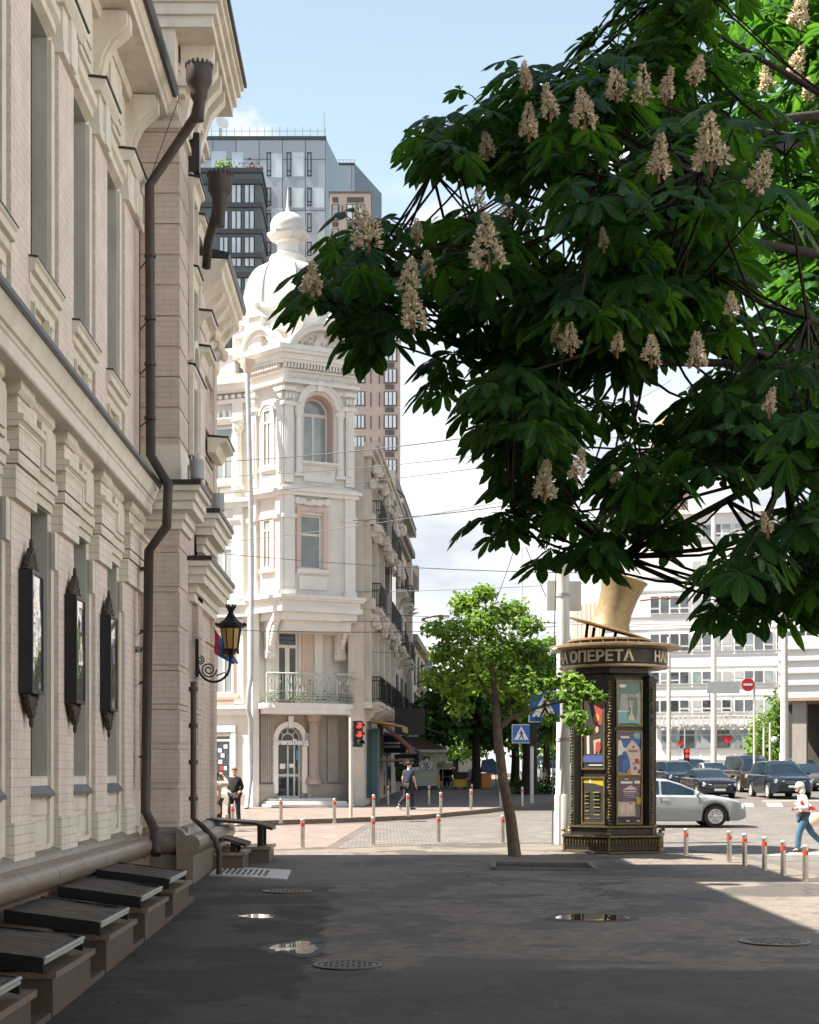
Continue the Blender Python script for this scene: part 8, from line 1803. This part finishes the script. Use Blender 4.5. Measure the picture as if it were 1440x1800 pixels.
def people():
    blk=plain('black_cloth',(.014,.013,.014),.9,bump=.2,bscale=25); blk2=plain('charcoal_trousers',(.02,.02,.023),.9,vary=.4,vscale=14); navy=plain('navy_cloth',(.018,.026,.055),.9); jean=plain('blue_denim',(.045,.12,.21),.85,vary=.35,vscale=7); beige=plain('beige_coat_cloth',(.46,.37,.28),.9); ivory=plain('ivory_knit',(.72,.67,.62),.9)
    ginger=plain('ginger_hair',(.30,.12,.05),.7); dark=plain('dark_brown_hair',(.03,.016,.012),.6); scarf=plain('white_headscarf',(.74,.70,.64),.9)
    # man in black standing, hands by his pockets
    J=dict(pelvis=(0,0,.95),waist=(0,.01,1.1),chest=(0,.0,1.32),neckb=(0,.0,1.45),neck=(0,.015,1.52),headl=(0,.03,1.585),headm=(0,.03,1.65),headt=(0,.02,1.71),shL=(-.17,0,1.41),elL=(-.25,-.06,1.15),wrL=(-.19,.08,.96),haL=(-.17,.12,.9),shR=(.17,0,1.41),elR=(.26,-.05,1.15),wrR=(.2,.09,.96),haR=(.18,.13,.9),hpL=(-.1,0,.9),knL=(-.13,.02,.5),anL=(-.15,0,.1),toL=(-.17,.12,.045),hpR=(.1,0,.9),knR=(.15,.05,.5),anR=(.19,.02,.1),toR=(.23,.14,.045),look=(-.6,.8,0))
    c=G(413,1449,.15); person('man with ginger hair standing in black jumper and dark trousers by the kerb',tuple(c),rad(150),1.68,J,blk,blk2,SNEAK,ginger,'pushed')
    # photographer in a beige coat, arms raised to her face, back to us
    J=dict(pelvis=(0,0,.95),waist=(0,.0,1.1),chest=(0,.0,1.32),neckb=(0,.01,1.45),neck=(0,.03,1.52),headl=(0,.05,1.58),headm=(0,.055,1.65),headt=(0,.04,1.71),shL=(-.16,0,1.41),elL=(-.3,.18,1.36),wrL=(-.1,.27,1.6),haL=(-.06,.25,1.66),shR=(.16,0,1.41),elR=(.32,.17,1.38),wrR=(.12,.27,1.6),haR=(.07,.25,1.66),hpL=(-.1,0,.9),knL=(-.11,.02,.5),anL=(-.11,0,.1),toL=(-.12,.12,.045),hpR=(.1,0,.9),knR=(.11,.02,.5),anR=(.12,-.05,.1),toR=(.13,.08,.045),look=(.2,1,0))
    def longhair(m,hd,fw,rt,s):
        m.ball(hd-fw*.03*s+Vector((0,0,.03*s)),(.098*s,.105*s,.1*s),12,8); m.ball(hd-fw*.07*s+Vector((0,0,-.06*s)),(.085*s,.06*s,.13*s),10,7); m.ball(hd-fw*.1*s+Vector((0,0,.09*s)),(.05*s,.05*s,.05*s),8,6)
    def bag(T,s,J):
        m=MB(); m.ball((.05*s,-.2*s,1.42*s),(.17*s,.1*s,.11*s),10,7); m.build('hood',ivory,T,world=False); m=MB(); m.ball((.12*s,-.2*s,1.05*s),(.15*s,.09*s,.2*s),10,7); m.build('shoulder_bag',plain('tan_leather',(.42,.26,.15),.6),T,world=False); m=MB(); m.ball((.12*s,-.2*s,.86*s),(.15*s,.09*s,.05*s),10,6); m.build('bag_base',plain('dark_red_leather',(.07,.012,.015),.6),T,world=False)
        m=MB(); m.box(-.06*s,.08*s,.24*s,.28*s,1.6*s,1.7*s); m.lathe((.01*s,.28*s,1.65*s),[(.035*s,0),(.035*s,.06*s)],10,axis=(0,1,0)); m.build('camera',BLACK,T,world=False)
    Y=43.0; x=(380-PX0)/F_PX*Y; person('dark haired woman in a long beige coat taking a photo by the theatre edge',(x,Y,gz(Y)),rad(-25),1.72,J,beige,blk2,SNEAK,dark,'long',longhair,bag,True)
    # man in navy walking away to the right, left foot trailing
    J=dict(pelvis=(0,0,.93),waist=(0,.01,1.08),chest=(0,.0,1.30),neckb=(0,.01,1.43),neck=(0,.03,1.50),headl=(0,.05,1.565),headm=(0,.05,1.63),headt=(0,.04,1.69),shL=(-.18,0,1.39),elL=(-.24,-.03,1.12),wrL=(-.25,.08,.9),haL=(-.25,.12,.82),shR=(.18,0,1.39),elR=(.25,.02,1.12),wrR=(.22,.14,.9),haR=(.21,.18,.82),hpL=(-.09,0,.9),knL=(-.1,-.06,.5),anL=(-.11,-.42,.2),toL=(-.11,-.36,.07),hpR=(.09,0,.9),knR=(.1,.12,.5),anR=(.1,.1,.1),toR=(.1,.23,.045),look=(.2,1,0))
    c=G(718,1424,.15); person('man in navy t-shirt and dark trousers walking away across the far pavement',tuple(c),rad(-38),1.76,J,navy,blk2,SNEAK,dark,'short')
    # woman striding left with a pale bag
    J=dict(pelvis=(0,0,.92),waist=(0,.02,1.08),chest=(0,.05,1.30),neckb=(0,.07,1.42),neck=(0,.10,1.49),headl=(0,.13,1.55),headm=(0,.14,1.61),headt=(0,.12,1.67),shL=(-.15,.05,1.37),elL=(-.2,-.03,1.12),wrL=(-.15,.2,1.1),haL=(-.1,.27,1.1),shR=(.15,.05,1.37),elR=(.2,-.02,1.12),wrR=(.14,.18,1.08),haR=(.1,.24,1.08),hpL=(-.08,0,.88),knL=(-.09,.16,.5),anL=(-.09,.2,.1),toL=(-.09,.33,.05),hpR=(.08,0,.88),knR=(.09,-.18,.5),anR=(.09,-.5,.2),toR=(.09,-.44,.07),look=(0,1,-.1))
    def sc_(m,hd,fw,rt,s):
        m.ball(hd-fw*.02*s+Vector((0,0,.03*s)),(.105*s,.115*s,.11*s),12,8); m.ball(hd-fw*.07*s+Vector((0,0,-.1*s)),(.11*s,.08*s,.12*s),10,7)
    def bags(T,s,J):
        m=MB(); m.ball((-.23*s,-.22*s,.83*s),(.1*s,.18*s,.19*s),12,8); b=m.build('tote_bag',plain('pale_peach_bag',(.72,.55,.40),.85),T,world=False)
        m=MB()
        for dy in (-.1,.02): m.tube([(-.23*s,(-.22+dy)*s,.98*s),(-.22*s,-.1*s,1.16*s),(-.2*s,-.02*s,1.12*s)],.014*s,6)
        m.build('strap',REDBAND,b,world=False); m=MB(); m.ball((0,.02*s,.93*s),(.19*s,.16*s,.15*s),12,8); m.build('brown_wrap',plain('brown_wrap_cloth',(.07,.04,.035),.9),T,world=False)
        m=MB(); m.ball((-.14*s,.09*s,1.25*s),(.03*s,.06*s,.09*s),8,6); m.ball((-.2*s,-.1*s,1.1*s),(.03*s,.1*s,.05*s),8,6); m.build('red_pattern',REDBAND,T,world=False)
    c=G(1415,1500,.01); person('woman in white top and headscarf striding left with a pale tote bag',tuple(c),rad(88),1.66,J,ivory,jean,SNEAK,scarf,'long',sc_,bags)
    # two people sitting under the parasol
    J=dict(pelvis=(0,0,.5),waist=(0,.02,.66),chest=(0,.04,.88),neckb=(0,.06,1.0),neck=(0,.08,1.07),headl=(0,.10,1.13),headm=(0,.11,1.19),headt=(0,.09,1.25),shL=(-.17,.04,.96),elL=(-.22,.1,.7),wrL=(-.12,.3,.62),haL=(-.1,.37,.6),shR=(.17,.04,.96),elR=(.22,.1,.7),wrR=(.12,.3,.62),haR=(.1,.37,.6),hpL=(-.1,.05,.5),knL=(-.14,.45,.5),anL=(-.14,.45,.1),toL=(-.14,.58,.045),hpR=(.1,.05,.5),knR=(.14,.45,.5),anR=(.14,.42,.1),toR=(.14,.55,.045),look=(0,1,0))
    for px,rz,lb,mt in ((779,200,'left of two people in dark clothes seated beside the kiosk',blk),(789,160,'right of two people in dark clothes seated beside the kiosk',blk2)):
        Y=82.5; c=((px-PX0)/F_PX*Y,Y,gz(Y)+.15); person(lb,c,rad(rz),1.75,J,mt,blk2,SNEAK,dark,'long')
        t=thing('bench_stool','low dark stool under the '+('left' if px<785 else 'right')+' seated person','stool',c); m=MB(); m.box(c[0]-.2,c[0]+.2,c[1]-.2,c[1]+.15,c[2]+.36,c[2]+.41); m.build('seat',BLACK,t,smooth=0)
        for dx in (-.17,.17):
            for dy in (-.17,.12): m=MB(); m.bar((c[0]+dx,c[1]+dy,c[2]),(c[0]+dx,c[1]+dy,c[2]+.36),.04); m.build('leg',BLACK,t)
people()
